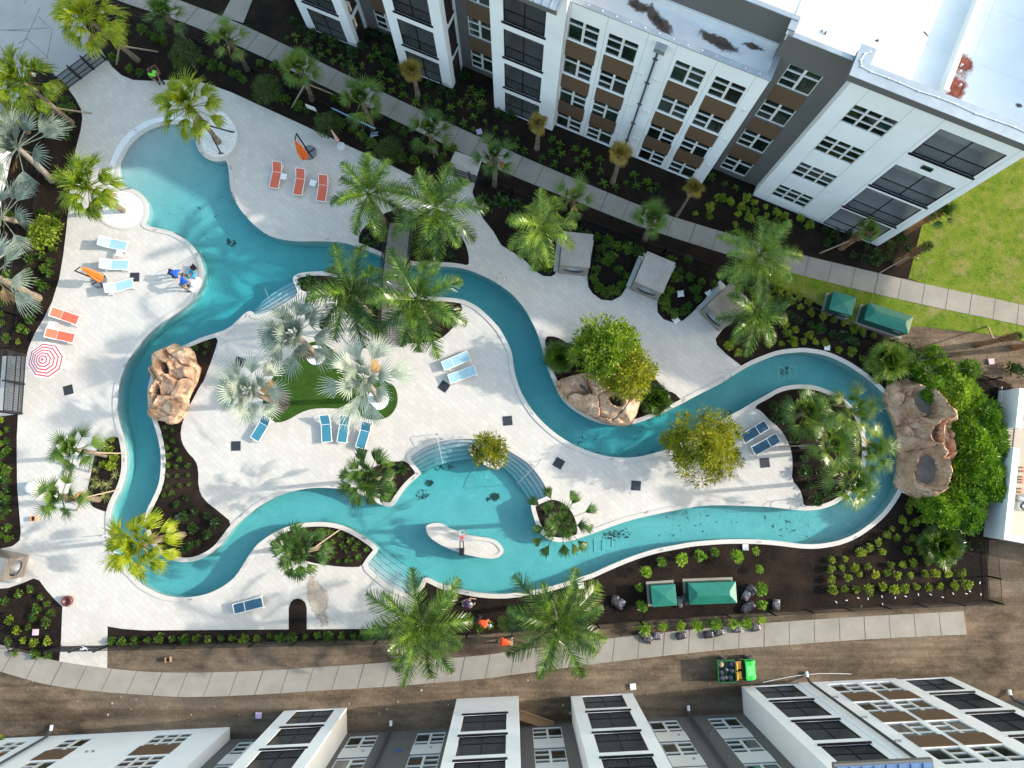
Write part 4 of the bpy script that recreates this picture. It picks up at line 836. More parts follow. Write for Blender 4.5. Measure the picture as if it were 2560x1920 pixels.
# ------------------------------------------------------------------ palms
def palm(name, label, base, top, crown, csc, r0=.17, style='sabal', braces=0, boots=0, lean=.35, tmat='trunk', group=None, h=None, seed=0, crz=None, nocrown=False):
    """base = foot read on the ground, top = where the head of the trunk is seen"""
    rn = random.Random(seed * 7 + int(base[0])); g = G(*base)
    if h is None: h = hgt(base, top)
    tp = G(top[0], top[1], h) - g; off = Vector((tp.x, tp.y, 0))
    if off.length > h * .8: off *= h * .8 / off.length
    t = thing(name, label, 'palm tree', g, 0, group); tr = MB(); pts_ = []; rr = []
    for i in range(11):
        f = i / 10; pts_.append(Vector((off.x * f + math.sin(f * 3.1) * .06 * rn.uniform(.5, 1), off.y * f, -.05 + (h + .05) * f)))
        rr.append(r0 * (1.28 - .28 * min(1, f * 4)) * (1 - .22 * f) * (1 + .04 * math.sin(i * 2.2)))
    tr.tube(pts_, rr, 10); 
    n = 0; k = 1 - boots
    if boots:
        z = k
        while z < 1:
            q = Vector((off.x * z, off.y * z, h * z)); 
            for j in range(5):
                a = j * 1.2566 + z * 19; d = Vector((math.cos(a), math.sin(a), .9)).normalized(); tr.bar(q + Vector((math.cos(a), math.sin(a), 0)) * r0 * .6, q + d * r0 * 2.0, .075, .035)
            z += .11 / h * 1.6
    tr.build('trunk', M[tmat] , t, smooth=False)
    if style == 'royal':
        c_ = MB(); c_.tube([pts_[-1] + Vector((0, 0, -.1)), pts_[-1] + Vector((0, 0, .35)), pts_[-1] + Vector((0, 0, .9))], [r0 * .8, r0 * .85, r0 * .35], 9); c_.build('crownshaft', M['crownshaft'], t)
    if not nocrown:
        c = bpy.data.objects.new('crown', crown); COL.objects.link(c); c.parent = t; c.location = pts_[-1] + Vector((0, 0, .75 if style == 'royal' else .05)); c.rotation_euler = (0, 0, rn.uniform(0, 6.28) if crz is None else crz); c.scale = (csc, csc, csc * .95)
        if off.length > .3: c.rotation_euler = (-off.y / h * .3, off.x / h * .3, c.rotation_euler.z)
    for i in range(braces):
        a = rn.uniform(0, 1) + i * 6.2832 / braces; zz = min(1.9, h * .5); q = Vector((off.x, off.y, 0)) * (zz / h) + Vector((math.cos(a) * r0, math.sin(a) * r0, zz)); b_ = MB(); b_.bar(q, Vector((math.cos(a) * 1.6, math.sin(a) * 1.6, 0)), .07, .09); b_.build('brace', M['wood_brace'], t)
    return t
PL = [ # name, label, base, top, crown, scale, kwargs
 ('fan_palm','tall yellow green fan palm leaning out of the top bed beside the plaza',(344,150),(222,52),FANY[0],1.0,dict(braces=2)),
 ('fan_palm','tall yellow green fan palm in the bed left of the black gate',(179,307),(58,205),FANY[1],1.0,dict(braces=2)),
 ('fan_palm','tall fan palm at the left edge above the silver palms',(70,330),(-10,240),FANY[2],.95,dict()),
 ('fan_palm','yellow green fan palm rising from the left white pebble circle',(309,527),(222,470),FANY[2],1.0,dict()),
 ('fan_palm','yellow green fan palm on the teardrop pebble bed at the shallow beach end',(547,356),(476,268),FANY[1],.98,dict(braces=0)),
 ('sabal_palm','green sabal palm at the top between plaza and sidewalk',(474,107),(414,38),SAB[0],1.0,dict(boots=.3)),
 ('sabal_palm','sabal palm with two brown fronds beside the upper sidewalk start',(619,173),(573,100),SAB[2],1.0,dict(boots=.3)),
 ('sabal_palm','sabal palm over the upper sidewalk, second left of the white board',(780,249),(750,171),SAB[3],1.05,dict(boots=.35,braces=2)),
 ('sabal_palm','sabal palm beside the upper sidewalk above the closed striped umbrella',(931,320),(904,252),SAB[0],1.15,dict()),
 ('sabal_palm','sabal palm with one hanging brown frond left of the upper paved gate path',(1090,392),(1072,330),SAB[1],1.1,dict()),
 ('sabal_palm','sabal palm right of the upper paved gate path',(1236,463),(1236,390),SAB[2],1.0,dict(boots=.4)),
 ('sabal_palm','sabal palm with a shaggy brown skirt against the second balcony tower',(1045,238),(1028,178),SABDRY[0],1.0,dict()),
 ('sabal_palm','yellow brown sabal palm below the third balcony tower',(1342,370),(1345,310),SABDRY[1],1.0,dict()),
 ('sabal_palm','yellow brown sabal palm in front of the dark downpipe',(1532,455),(1549,385),SABDRY[0],1.0,dict()),
 ('sabal_palm','sparse half dead palm at the right corner of the white window volume',(1692,539),(1734,470),SABDRY[1],.9,dict(r0=.1)),
 ('sabal_palm','sabal palm above the leftmost cabana on the sidewalk edge',(1429,541),(1434,495),SAB[2],.95,dict(boots=.4)),
 ('sabal_palm','bushy sabal palm beside the sidewalk between the left and middle cabana',(1612,598),(1628,545),SAB[3],.92,dict(boots=.2)),
 ('sabal_palm','short headed palm leaning right before the lowest dark balcony of the white block',(2103,618),(2170,575),SAB[3],.62,dict(tmat='trunkr',boots=.5,braces=2,r0=.21,h=4.4)),
 ('sabal_palm','leaning palm hugging the right corner of the white block',(2264,578),(2350,530),SAB[0],.72,dict(tmat='trunkr',boots=.4,r0=.22,h=4.6)),
 ('sabal_palm','leaning orange trunk palm with hardly any leaves at the lawn corner',(2241,656),(2318,616),SAB[3],.3,dict(tmat='trunkr',boots=.5,braces=2,r0=.21,h=4.0)),
 ('sabal_palm','bare leafless palm trunk with brace on grey soil near the right edge',(2441,862),(2545,840),SAB[3],.22,dict(tmat='trunkr',boots=.4,braces=1,r0=.19,h=4.8)),
 ('sabal_palm','second bare palm trunk cut by the right edge on the grey soil',(2535,869),(2650,850),SAB[3],.22,dict(tmat='trunkr',boots=.4,r0=.19,h=4.8)),
 ('feather_palm','feathery palm left of the footbridge on its north bank',(965,560),(928,498),FEA[0],1.1,dict(style='royal',r0=.16)),
 ('feather_palm','large feathery palm right of the footbridge on its north bank',(1112,596),(1094,532),FEA[2],1.25,dict(style='royal',r0=.17,braces=1)),
 ('feather_palm','feathery palm left of the footbridge on its south bank',(925,785),(885,741),FEA[1],1.25,dict(style='royal',r0=.17)),
 ('feather_palm','feathery palm over the south end of the footbridge',(1072,806),(1046,758),FEA[0],1.3,dict(style='royal',r0=.17)),
 ('feather_palm','feathery palm standing left of the leftmost cabana',(1343,640),(1350,580),FEA[1],.95,dict(style='royal',r0=.15)),
 ('feather_palm','feathery palm beside the upper sidewalk right of the rightmost cabana',(1835,705),(1888,648),FEA[2],1.08,dict(style='royal',r0=.16)),
 ('feather_palm','feathery palm low in the bed directly right of the rightmost cabana',(1840,838),(1880,795),FEA[0],.92,dict(style='royal',r0=.15)),
 ('silver_palm','silver palm on the turf patch with pebble ring below the footbridge',(790,888),(738,835),SILV[0],1.12,dict(r0=.2,tmat='boot')),
 ('silver_palm','silver palm at the right end of the turf patch',(946,998),(910,946),SILV[1],1.12,dict(r0=.2,tmat='boot')),
 ('silver_palm','silver palm at the left end of the turf patch by the bare brown ring',(690,1008),(622,978),SILV[0],1.0,dict(r0=.2,tmat='boot',braces=0)),
 ('silver_palm','big pale left edge silver palm above the shrub rows',(130,450),(45,370),SILV[1],1.3,dict(r0=.22,tmat='boot')),
 ('silver_palm','left edge silver palm with thick grey trunk leaning out of the bed',(95,746),(-15,690),SILV[0],1.2,dict(r0=.25,tmat='trunk')),
 ('silver_palm','silver palm with part brown fronds at the left edge between two others',(75,560),(5,545),SILV[1],1.1,dict(r0=.22,tmat='boot',h=3.4)),
 ('sabal_palm','sabal palm in the upper part of the small bed on the left river bank',(266,1138),(190,1125),SAB[0],1.12,dict(braces=2,h=4.2)),
 ('sabal_palm','sabal palm with patterned trunk in the lower part of the left river bank bed',(246,1249),(155,1242),SAB[2],1.08,dict(braces=2,boots=.55,h=4.4)),
 ('fan_palm','yellow green fan palm leaning over the river from the west island bed',(460,1336),(352,1362),FANY[1],.98,dict(boots=.2,h=5)),
 ('fan_palm','green fan palm over the left end of the lens shaped bed',(812,1366),(750,1380),FANG[0],.86,dict(braces=2,h=4)),
 ('fan_palm','green fan palm over the arrow shaped bed left of the round pool steps',(975,1195),(922,1198),FANG[0],.9,dict(h=4)),
 ('fan_palm','tousled green fan palm over the leaf shaped bed right of the round pool',(1392,1306),(1402,1304),FANG[1],1.0,dict(h=5)),
 ('sabal_palm','sabal palm at the top left of the right island grove',(1975,1048),(2012,1030),SABE[0],1.05,dict()),
 ('sabal_palm','sabal palm at the top right of the right island grove',(2096,1040),(2130,1025),SABE[1],1.0,dict(braces=1)),
 ('sabal_palm','sabal palm with pale patterned trunk and long braces in the right island grove',(2004,1116),(2075,1110),SABE[0],1.0,dict(braces=2,boots=.45)),
 ('sabal_palm','sabal palm reaching over the river at the right of the island grove',(2105,1122),(2170,1122),SABE[1],1.0,dict()),
 ('sabal_palm','lowest sabal palm of the right island grove, over the river bend',(2062,1203),(2128,1206),SABE[0],1.05,dict()),
 ('sabal_palm','sabal palm with yellowing fronds in the middle of the right island grove',(2040,1085),(2078,1072),SABE[1],.9,dict()),
 ('coconut_palm','large feathery palm on the sidewalk left of the crouching orange vest worker',(1083,1512),(1057,1556),FEAB[0],1.0,dict(style='royal',r0=.19,h=4.6)),
 ('coconut_palm','large feathery palm on the sidewalk right of the orange vest worker',(1376,1508),(1390,1552),FEAB[1],1.0,dict(style='royal',r0=.19,h=4.6)),
]
for i, (nm, lb_, b_, t_, cr, sc_, kw) in enumerate(PL): palm(nm, lb_, b_, t_, cr, sc_, seed=i, **kw)

# ------------------------------------------------------------------ shrubs and trees
def leaves(mb, centre, rad, n, size, asp=.42, outward=.7, squash=1.0, flat=.25):
    c = Vector(centre)
    for _ in range(n):
        v = Vector((RN.gauss(0, 1), RN.gauss(0, 1), RN.gauss(0, 1))).normalized(); v.z = abs(v.z) * 1.0 - .15
        r = rad * (RN.random() ** .35) * (1 + .35 * RN.random() ** 4); p = c + Vector((v.x * r, v.y * r, v.z * r * squash)); l = size * RN.uniform(.65, 1.25)
        d = (v * outward + Vector((RN.gauss(0, .5), RN.gauss(0, .5), RN.gauss(0, .4)))).normalized(); s_ = d.cross(Vector((RN.gauss(0, .4), RN.gauss(0, .4), 1))).normalized() * l * asp * .5
        up = s_.cross(d).normalized() * l * .08; mb.add([p, p + d * l * .5 + s_ + up, p + d * l, p + d * l * .5 - s_ + up], [(0, 1, 2, 3)])
def rosette(n, L_, w, e0, e1, droop, seg=3):
    mb = MB()
    for i in range(n):
        az = i * 2.39996 + RN.uniform(-.3, .3); el = e0 + (e1 - e0) * RN.random(); blade(mb, Vector((0, 0, .03)), Vector((math.cos(az) * math.cos(el), math.sin(az) * math.cos(el), math.sin(el))), Vector((0, 0, 1)), L_ * RN.uniform(.7, 1.1), w, droop, seg)
    return mb
def lobed(nl, R_, hgt_, n, size, mat, sub=.42, name='foliage', asp=.42):
    mb = MB()
    for i in range(nl):
        a = i * 2.39996; r = R_ * math.sqrt((i + .5) / nl) * .72 * (1 + (.28 * math.sin(2 * a + nl) + .2 * math.sin(3 * a + n) if n > 900 else 0)); leaves(mb, (r * math.cos(a), r * math.sin(a), hgt_ * (1 - .45 * (r / R_) ** 2) * RN.uniform(.8, 1.08)), R_ * sub * RN.uniform(.6, 1.2), n // nl, size * RN.uniform(.8, 1.2), asp)
        if n > 900:
            for _ in range(3):
                b = RN.uniform(0, 6.28); q = R_ * RN.uniform(.7, 1.12); leaves(mb, (q * math.cos(b), q * math.sin(b), hgt_ * RN.uniform(.45, .8)), R_ * .16, n // nl // 7, size, asp, 1.1)
    return mesh_of(mb, name, [M[mat]])
LIME = [lobed(5, .30, .38, 150, .15, 'lime', .5, asp=.6) for _ in range(4)]
DARK = [lobed(5, .36, .42, 150, .20, 'green', .5, asp=.5) for _ in range(4)]
MID = [lobed(5, .30, .34, 130, .17, 'strap', .5, asp=.5) for _ in range(3)]
ROUND = [lobed(6, .40, .75, 260, .15, 'clusia', .5, asp=.55) for _ in range(3)]
STRAP = [mesh_of(rosette(15, .42, .085, .35, 1.3, 1.3), 'foliage', [M['strap']]) for _ in range(4)]
BIRD = [mesh_of(rosette(16, .62, .13, .3, 1.25, 1.0), 'foliage', [M['green']]) for _ in range(3)]
SPIKE = [mesh_of(rosette(26, .62, .05, .15, 1.1, .9), 'foliage', [leafmat('variegated_strap', [(.10, .14, .03), (.30, .32, .10), (.45, .45, .20)])]) for _ in range(2)]
LAND = [('leftmost cabana',1435,635),('middle cabana',1628,690),('rightmost cabana',1790,775),('footbridge',1000,700),('wide box by the lawn',2222,797),('small box by the lawn',2109,760),('small box, lower fence',1660,1487),('wide box, lower fence',1782,1483),
 ('open striped umbrella',107,898),('left pebble circle',307,523),('black top left gate',215,190),('white fence board',787,265),('upper paved gate path',1160,420),('upper orange umbrella',750,360),('closed striped umbrella',845,350),('left carved rock',425,950),('right carved rock',2310,1100),('middle carved rock',1490,1000),
 ('white block right corner',2194,615),('upper dark downpipe',1569,350),('second balcony tower',1130,223),('third balcony tower',1236,290),('first balcony tower',880,130),('white block left corner',1885,480),('half dead palm',1700,520),('lilac lid in the upper bed',1197,330),
 ('lens shaped bed tip',940,1374),('red fire bowl',172,1499),('left metal gate',30,950),('lower right fan shrub',2340,1359),('equipment yard corner',2459,1341),('basketball hoop',1167,1322),('left edge silver palm',60,370),('orange lounger pair',140,800),('lower left cabana',30,1410),('sidewalk end slab',2400,1550)]
def where(px, py):
    b = min(LAND, key=lambda l: (l[1] - px) ** 2 + (l[2] - py) ** 2); dx, dy = px - b[1], py - b[2]
    a = math.degrees(math.atan2(-dy, dx)) % 360; o = ['right of', 'above right of', 'above', 'above left of', 'left of', 'below left of', 'below', 'below right of'][int((a + 22.5) // 45) % 8]
    return o, b[0], math.hypot(dx, dy)
ORD = ['nearest', 'second nearest', 'third nearest', 'fourth nearest', 'fifth nearest', 'sixth nearest', 'seventh nearest', 'eighth nearest', 'ninth nearest', 'tenth nearest'] + ['%s nearest' % q for q in ('eleventh','twelfth','thirteenth','fourteenth','fifteenth','sixteenth','seventeenth','eighteenth','nineteenth','twentieth')] + ['far'] * 60
PLANTS = []
def put(meshes, name, look, cat, pts_, sc=1.0, group=None, row=None):
    for i, (px, py) in enumerate(pts_): PLANTS.append([meshes, name, look, cat, px, py, sc, group, (row, i, len(pts_)) if row else None])
Tq = lambda t, q: [T(t, *p) for p in q]
Z1 = lambda q: [(1800 + x * .14467, 340 + y * .14467) for x, y in q]
put(STRAP,'strap_leaf_plant','green strap leaved plant','plant', Tq(2,[(270,335),(345,325),(440,360),(550,405),(470,435),(635,455),(565,480),(670,530),(735,500),(750,575),(840,615),(820,550),(920,570),(990,505),(1055,480),(1035,410),(1085,655),(1165,705),(1090,745),(1175,790),(1265,750),(1280,835),(1385,885),(1475,845),(1575,890),(1585,980),(1680,935),(1695,1030),(1770,900),(1850,920),(1880,1015),(1800,1070),(1880,1120),(1980,1060),(2070,1110),(2165,1145),(1860,775),(1820,840),(1895,830),(1955,805),(1950,900)])
 + Tq(3,[(45,1205),(30,1270),(110,1305),(345,1205),(410,1255),(340,1320),(430,1335),(545,1290),(630,1335),(560,1380),(755,1385),(260,1370),(370,1420),(645,1440),(475,1470),(575,1500),(765,1480),(985,1585),(1050,1515),(1165,1575),(1250,1610),(1075,1610),(895,1620),(790,1590),(1190,1640),(1720,1530),(1840,1590),(1930,1625)]), 1.15, 'strap leaved plants in the bed along the upper building')
put(DARK,'dark_shrub','dark green leafy shrub','shrub', Tq(2,[(330,200),(400,275),(490,315),(600,340),(685,390),(755,430),(840,470),(920,430),(960,290),(1040,310),(1130,360),(1140,450),(1180,490),(1150,570),(1110,540),(1220,620),(1500,745),(1600,790),(1680,830),(1940,960),(2090,990),(2190,1020),(1800,660)]), 1.1, 'dark shrubs at the foot of the upper building')
put(LIME,'lime_shrub','small lime green shrub','shrub', Tq(7,[(1580,190),(1700,145),(1700,220),(1780,60),(1880,95)]) + Z1([(430,1095),(585,1165),(355,1240),(460,1280),(580,1320),(775,1240),(785,1385),(305,1370),(480,1440),(970,1345),(1100,1400),(965,1475),(1365,1440),(1530,1540),(1160,1510),(260,1540),(1000,1610),(165,1160),(15,1085)]) + Tq(8,[(270,230),(345,295)]), .95, 'lime shrubs before the white block')
put(DARK,'dark_shrub','dark green leafy shrub','shrub', Tq(8,[(480,330),(570,365),(690,385),(495,440),(725,550),(820,580),(930,525),(1020,560),(850,485),(1050,470),(1180,490),(1140,415),(1100,390),(920,600),(600,450)]), 1.0, 'dark shrubs at the right corner of the white block')
put(LIME,'lime_shrub','bright lime shrub','shrub', Tq(8,[(80,850),(170,890),(15,885),(95,920),(180,950),(255,915),(345,955),(270,995),(360,1045),(465,1080),(555,1105),(640,1135),(725,1180),(805,1215),(900,1240),(990,1275),(1105,1315),(125,1155),(220,1190),(155,1230),(345,1240),(105,1315),(200,1305),(295,1295),(400,1300),(480,1310),(600,1365),(700,1385),(800,1440),(870,1490),(1040,1640)]), 1.0, 'lime shrubs between the river end and the lawn strip')
put(DARK,'dark_shrub','dark green leafy shrub','shrub', Tq(8,[(65,1040),(160,1070),(255,1115),(360,1155),(20,1120),(440,1190),(545,1230),(640,1260),(735,1300),(1180,1370),(2150,1545),(2080,1520)]), 1.05, 'dark shrubs behind the lime rows by the river end')
put(MID,'leafy_plant','mid green leafy plant','plant', Tq(7,[(730,395),(820,440),(900,475),(990,500),(1085,530),(750,585),(815,600),(760,500),(830,550),(700,760),(745,830),(810,870),(885,870),(945,810),(985,730),(920,680),(860,560),(730,675),(1350,870),(1310,945),(1330,1010),(1390,1060),(1480,1030),(1440,690),(1530,740),(1630,780),(1600,930),(1520,990),(1580,850),(1410,750),(1740,800),(265,640),(320,680),(1360,600),(1510,590)]), 1.2, 'leafy plants in the beds between the cabanas')
put(LIME,'lime_shrub','bright lime shrub','shrub', Tq(7,[(1860,1330),(1950,1395)]) + Tq(44,[(1220,1020),(1310,1070),(1200,1090),(1400,1105),(1145,1175),(1255,1190),(1315,1155),(1065,1245),(1180,1250),(1010,1300),(1105,1325),(1235,1330),(940,1365),(865,1410),(790,1455),(975,1450),(1185,1430),(1305,1440),(660,1505),(540,1520),(530,1595),(625,1580),(730,1580),(850,1570),(1050,1560),(1145,1555),(1235,1545),(1360,1535),(1470,1535),(1590,1520),(1610,1410)]), .95, 'lime shrubs in the lower right bed')
put(LIME,'lime_shrub','bright lime shrub','shrub', Tq(88,[(540,25),(680,10)]) + Tq(44,[(780,1640),(905,1640),(1015,1630),(1100,1645),(1215,1645),(1340,1640),(1430,1635),(1540,1635),(1650,1625)]), .98, 'lime shrubs in the lower right bed', 'second lowest lime row, lower right')
put(LIME,'lime_shrub','bright lime shrub','shrub', Tq(88,[(545,120),(645,105),(755,110),(845,105),(970,90),(1070,105),(1165,100),(1275,90),(1375,95),(1475,85),(1590,75),(1700,65)]), 1.05, 'lime shrubs in the lower right bed', 'lowest lime row, lower right')
put(DARK,'dark_shrub','dark green leafy shrub','shrub', Tq(44,[(35,190),(75,285),(385,110),(500,130),(345,875),(505,950),(395,1000),(220,470),(300,640),(430,760),(310,760),(610,370),(670,470),(600,920),(1690,1395),(1800,1400)]), 1.1, 'dark shrubs in the right island and lower right beds')
put(ROUND,'round_bush','round green bush','shrub', Tq(33,[(1285,1535),(1440,1510),(1605,1470),(1740,1450),(1915,1470),(2090,1440),(2125,1600),(1145,1605)]), 1.0, 'round bushes along the lower river bank', 'upper bush row under the river')
put(ROUND,'round_bush','round green bush','shrub', Tq(77,[(1090,95),(1115,255),(2135,95),(2140,235)]), 1.0, 'round bushes beside the lower green boxes')
put(ROUND,'round_bush','round green bush','shrub', Tq(77,[(1125,435),(1285,420),(1440,415),(1590,415),(1730,395),(1885,390),(2005,385),(2140,370)]), 1.0, 'round bushes along the lower fence', 'bush row on the lower fence')
put(MID,'hedge_plant','small green plant','plant', Tq(55,[(975,555),(1070,560),(1180,550),(1285,545),(1395,530),(1500,540),(1605,540),(1705,530),(1805,540),(1920,530),(2015,530),(2115,540)]) + Tq(66,[(15,535),(120,515),(215,525),(320,520),(430,520),(540,510),(625,515),(745,515),(845,515),(930,525),(1940,445),(2030,425),(2125,410)]), .95, 'small plants in the black strip under the lower deck', 'strip under the lower deck')
put(MID,'leafy_plant','small light green plant','plant', Tq(31,[(1425,375),(1495,398),(1440,450),(1500,490),(1450,545),(1525,570),(1465,620),(1565,645),(1460,700),(1527,715),(1635,705),(1455,790),(1535,790),(1630,785),(1445,880),(1558,878),(1638,868),(1425,960),(1493,940)]) + Tq(5,[(1700,1350),(1800,1325),(1775,1390)]), .62, 'small plants in the west island bed')
put(DARK,'dark_shrub','sparse dark plant','plant', Tq(31,[(1625,980),(1530,1040),(1370,1090),(1690,1095),(1600,1140),(1800,1135),(1880,1195),(1500,1200),(1680,1240),(1800,1300),(1720,1370),(1470,1400),(1600,1430),(1650,1395)]), .8, 'sparse plants in the lower west island bed')
put(STRAP,'strap_leaf_plant','fresh green strap plant','plant', Tq(62,[(560,1275),(650,1280),(735,1300),(670,1360),(750,1390),(815,1355),(880,1375),(850,1420),(785,1440),(670,1445),(955,1430),(650,1495),(710,1530),(795,1520),(885,1495),(160,1375)]), .95, 'strap plants in the lens shaped bed')
put(MID,'leafy_plant','bright green leafy plant','plant', Tq(5,[(370,195),(440,245),(510,210),(500,310),(300,475),(470,495),(380,560),(285,590),(455,610),(395,670),(260,690),(445,710),(250,785),(340,790),(400,825),(330,1010),(285,1110),(200,1180),(240,1210),(95,215),(150,240),(75,720),(40,960),(25,1060),(70,1270),(20,1140)]), 1.1, 'leafy plants in the left edge bed')
put(LIME,'lime_shrub','lime green shrub','shrub', Tq(5,[(170,1300)]) + Tq(31,[(20,310),(15,425),(5,520),(980,480),(920,530),(880,510),(965,570),(980,620),(1010,645),(905,690),(980,710)]) + Tq(55,[(110,370),(170,455),(215,550),(310,570),(430,560),(20,1390)]), .95, 'lime shrubs at the left side')
put(MID,'leafy_plant','low green plant','plant', Tq(31,[(70,390),(70,495),(75,570),(40,610),(20,700),(75,745),(15,790),(75,830),(75,910),(20,960),(80,1000),(70,1080),(20,1150),(90,1240),(20,1300),(95,1330)]) + Tq(55,[(180,150),(280,110),(360,175),(415,235),(340,280),(460,310),(60,210),(260,440),(420,390),(300,350),(90,560),(150,660),(430,680),(330,670)]), .9, 'low plants in the lower left beds')
put(SPIKE,'spiky_plant','spiky pale variegated plant','plant', Tq(31,[(830,740),(820,830),(870,870),(940,870),(910,960),(820,880),(1000,790),(770,960)]), .95, 'spiky pale plants in the left river bank bed')
put(MID,'leafy_plant','dark bed plant','plant', Tq(1,[(1240,270),(1300,310),(1360,350),(1430,340),(1430,380),(1760,540),(1850,560),(1840,600),(1930,600),(2010,640),(2060,660),(2110,700),(1060,180),(1000,520),(1130,610),(1220,640),(590,880),(620,970),(560,960),(640,940),(600,1110),(560,1150),(520,1060),(600,1190)])
 + Tq(2,[(200,850),(270,880),(380,930),(450,960),(180,580),(40,560),(740,1080),(850,1130),(920,1190),(1000,1250),(1060,1300),(1280,1370),(1370,1400),(1460,1440),(680,860),(760,900),(1200,1100),(1280,1160),(1600,1380),(1640,1300),(1700,1290)]), 1.15, 'hedge plants between upper deck and sidewalk')
put(BIRD,'broad_leaf_plant','dark broad leaved plant','plant', Tq(7,[(40,100),(110,180),(30,200),(560,350),(640,370)]) + Tq(6,[(1960,60),(2040,120),(2100,60),(2160,100),(1580,560),(1640,540),(1700,570),(960,430),(1040,450),(1760,480)]) + Tq(62,[(1180,900),(1260,730),(900,780)]) + Tq(6,[(400,790),(480,770),(560,800),(440,820)]) + Tq(33,[(310,1100),(330,1260)]), 1.1, 'broad leaved plants in the pool beds')
# unique locational labels
grp = {}
for p in PLANTS:
    if p[8]: 
        r_, i, n = p[8]; p.append('%s, %s from the left in the %s' % (p[2], ['first','second','third','fourth','fifth','sixth','seventh','eighth','ninth','tenth','eleventh','twelfth','thirteenth','fourteenth','fifteenth','sixteenth','seventeenth','eighteenth','nineteenth','twentieth','twenty-first','twenty-second','twenty-third','twenty-fourth','twenty-fifth'][i], r_))
    else: o_, l_, d_ = where(p[4], p[5]); grp.setdefault((p[2], o_, l_), []).append((d_, p)); p.append(None)
for (lk, o_, l_), q in grp.items():
    q.sort(key=lambda t: t[0])
    for i, (d_, p) in enumerate(q): p[9] = ('%s %s the %s' % (lk, o_, l_)) if len(q) == 1 else '%s %s %s the %s' % (ORD[i], lk, o_, l_)
for i, (ms, nm, lk, cat, px, py, sc_, gr_, rw, lb_) in enumerate(PLANTS):
    g = G(px, py); rz = RN.uniform(0, 6.28); o = bpy.data.objects.new(nm, ms[i % len(ms)]); COL.objects.link(o); o.location = (g.x, g.y, -.03); o.rotation_euler = (0, 0, rz); q = sc_ * RN.uniform(.62, 1.12); o.scale = (q, q, q * RN.uniform(.9, 1.1))
    tag(o, lb_, cat, gr_)
# ------------------------------------------------------------------ larger bushes and trees with trunk and crown
def tree(name, label, cat, at_, h, crown_mesh, sc=1, limbs=5, R_=1.0, r0=.08, tm='trunk', rz=None):
    g = G(*at_); t = thing(name, label, cat, g, 0); tr = MB(); tr.tube([(0, 0, -.05), (.03, .02, h * .3), (0, 0, h * .55)], [r0 * 1.3, r0, r0 * .8], 8)
    for i in range(limbs):
        a = i * 2.4; e = Vector((math.cos(a) * R_ * .6, math.sin(a) * R_ * .6, h * RN.uniform(.75, .92))); tr.tube([(0, 0, h * .5), tuple(e * .5 + Vector((0, 0, h * .25))), tuple(e)], [r0 * .6, r0 * .4, r0 * .15], 5)
    tr.build('trunk', M[tm], t); c = bpy.data.objects.new('crown', crown_mesh); COL.objects.link(c); c.parent = t; c.scale = (sc, sc, sc); c.rotation_euler = (0, 0, RN.uniform(0, 6.28) if rz is None else rz); return t
def at_h(px, py, h):   # ground pixel under a crown seen at (px, py) at height h
    g = G(px, py, h); return PX((g.x, g.y, 0))
CLU = [lobed(18, 1.3, 2.2, 2500, .40, 'clusia', .36, asp=.27) for _ in range(3)]
for i, (x, y) in enumerate([(1450,30),(1640,60),(1790,150),(1880,280),(1700,330),(1960,420),(1780,470),(1980,560),(1830,640),(1760,760),(1890,790),(1940,880),(1640,1000),(1760,980),(1560,1110),(1720,1130),(1480,1060)]):
    nm_ = ['top left','second','third','fourth','fifth','sixth','seventh','eighth','ninth','tenth','eleventh','twelfth','thirteenth','fourteenth','fifteenth','sixteenth','lowest left'][i]
    tree('glossy_tree', '%s glossy green small tree counting down the screen beside the right carved rock' % nm_, 'tree', at_h(*T(44, x + 75, y), 2.2), 2.2, CLU[i % 3], RN.uniform(.66, .84), R_=1.0)['group'] = 'screen of glossy trees behind the right rock'
for i, (x, y, w_) in enumerate([(1250,1480,'left'),(1450,1440,'middle'),(1560,1560,'lower middle'),(1750,1560,'right'),(1350,1590,'lower left')]):
    tree('glossy_tree', '%s glossy green small tree above the right carved rock, under the grey soil' % w_, 'tree', at_h(*T(8, x + 90, y - 40), 2.1), 2.2, CLU[(i + 1) % 3], .52, R_=1.0)['group'] = 'screen of glossy trees behind the right rock'
FSH = [sabal(34, .75, .8, 0, 'feather', .9, -.15, 1.3, 15)]
for lb_, px, py, sc_ in (('round fan leaved shrub between the lime shrubs of the lower right bed',2340,1362,1.22),('dark fan leaved shrub above the right carved rock by the lime row',2212,905,1.2),('fan leaved shrub right of the middle carved rock',1633,1000,.95),('fan leaved shrub left of the tall bush over the middle rock',1398,896,.95)):
    t = thing('fan_shrub', lb_, 'shrub', G(px, py)); c = bpy.data.objects.new('fronds', FSH[0]); COL.objects.link(c); c.parent = t; c.scale = (sc_,) * 3; c.location = (0, 0, .4); c.rotation_euler = (0, 0, px); m = MB(); m.tube([(0, 0, -.05), (0, 0, .45)], [.14, .1], 8); m.build('stem', M['trunk'], t)
M['mixg'] = leafmat('yellow_green_leaf', [(.03, .08, .006), (.12, .23, .010), (.32, .42, .018), (.55, .55, .04)], .4, .35)
TA = lobed(24, 2.0, 4.2, 4600, .28, 'mixg', .30, asp=.34); TB = lobed(20, 1.75, 3.9, 3000, .28, 'gold', .36, asp=.34)
tree('bushy_tree', 'big bushy green tree over the middle carved rock', 'tree', at_h(1520, 868, 4), 4.2, TA, 1.0, 7, 1.6)
tree('bushy_tree', 'yellow green bushy tree right above the middle carved rock', 'tree', at_h(1585, 925, 4), 3.9, TB, .92, 7, 1.4)
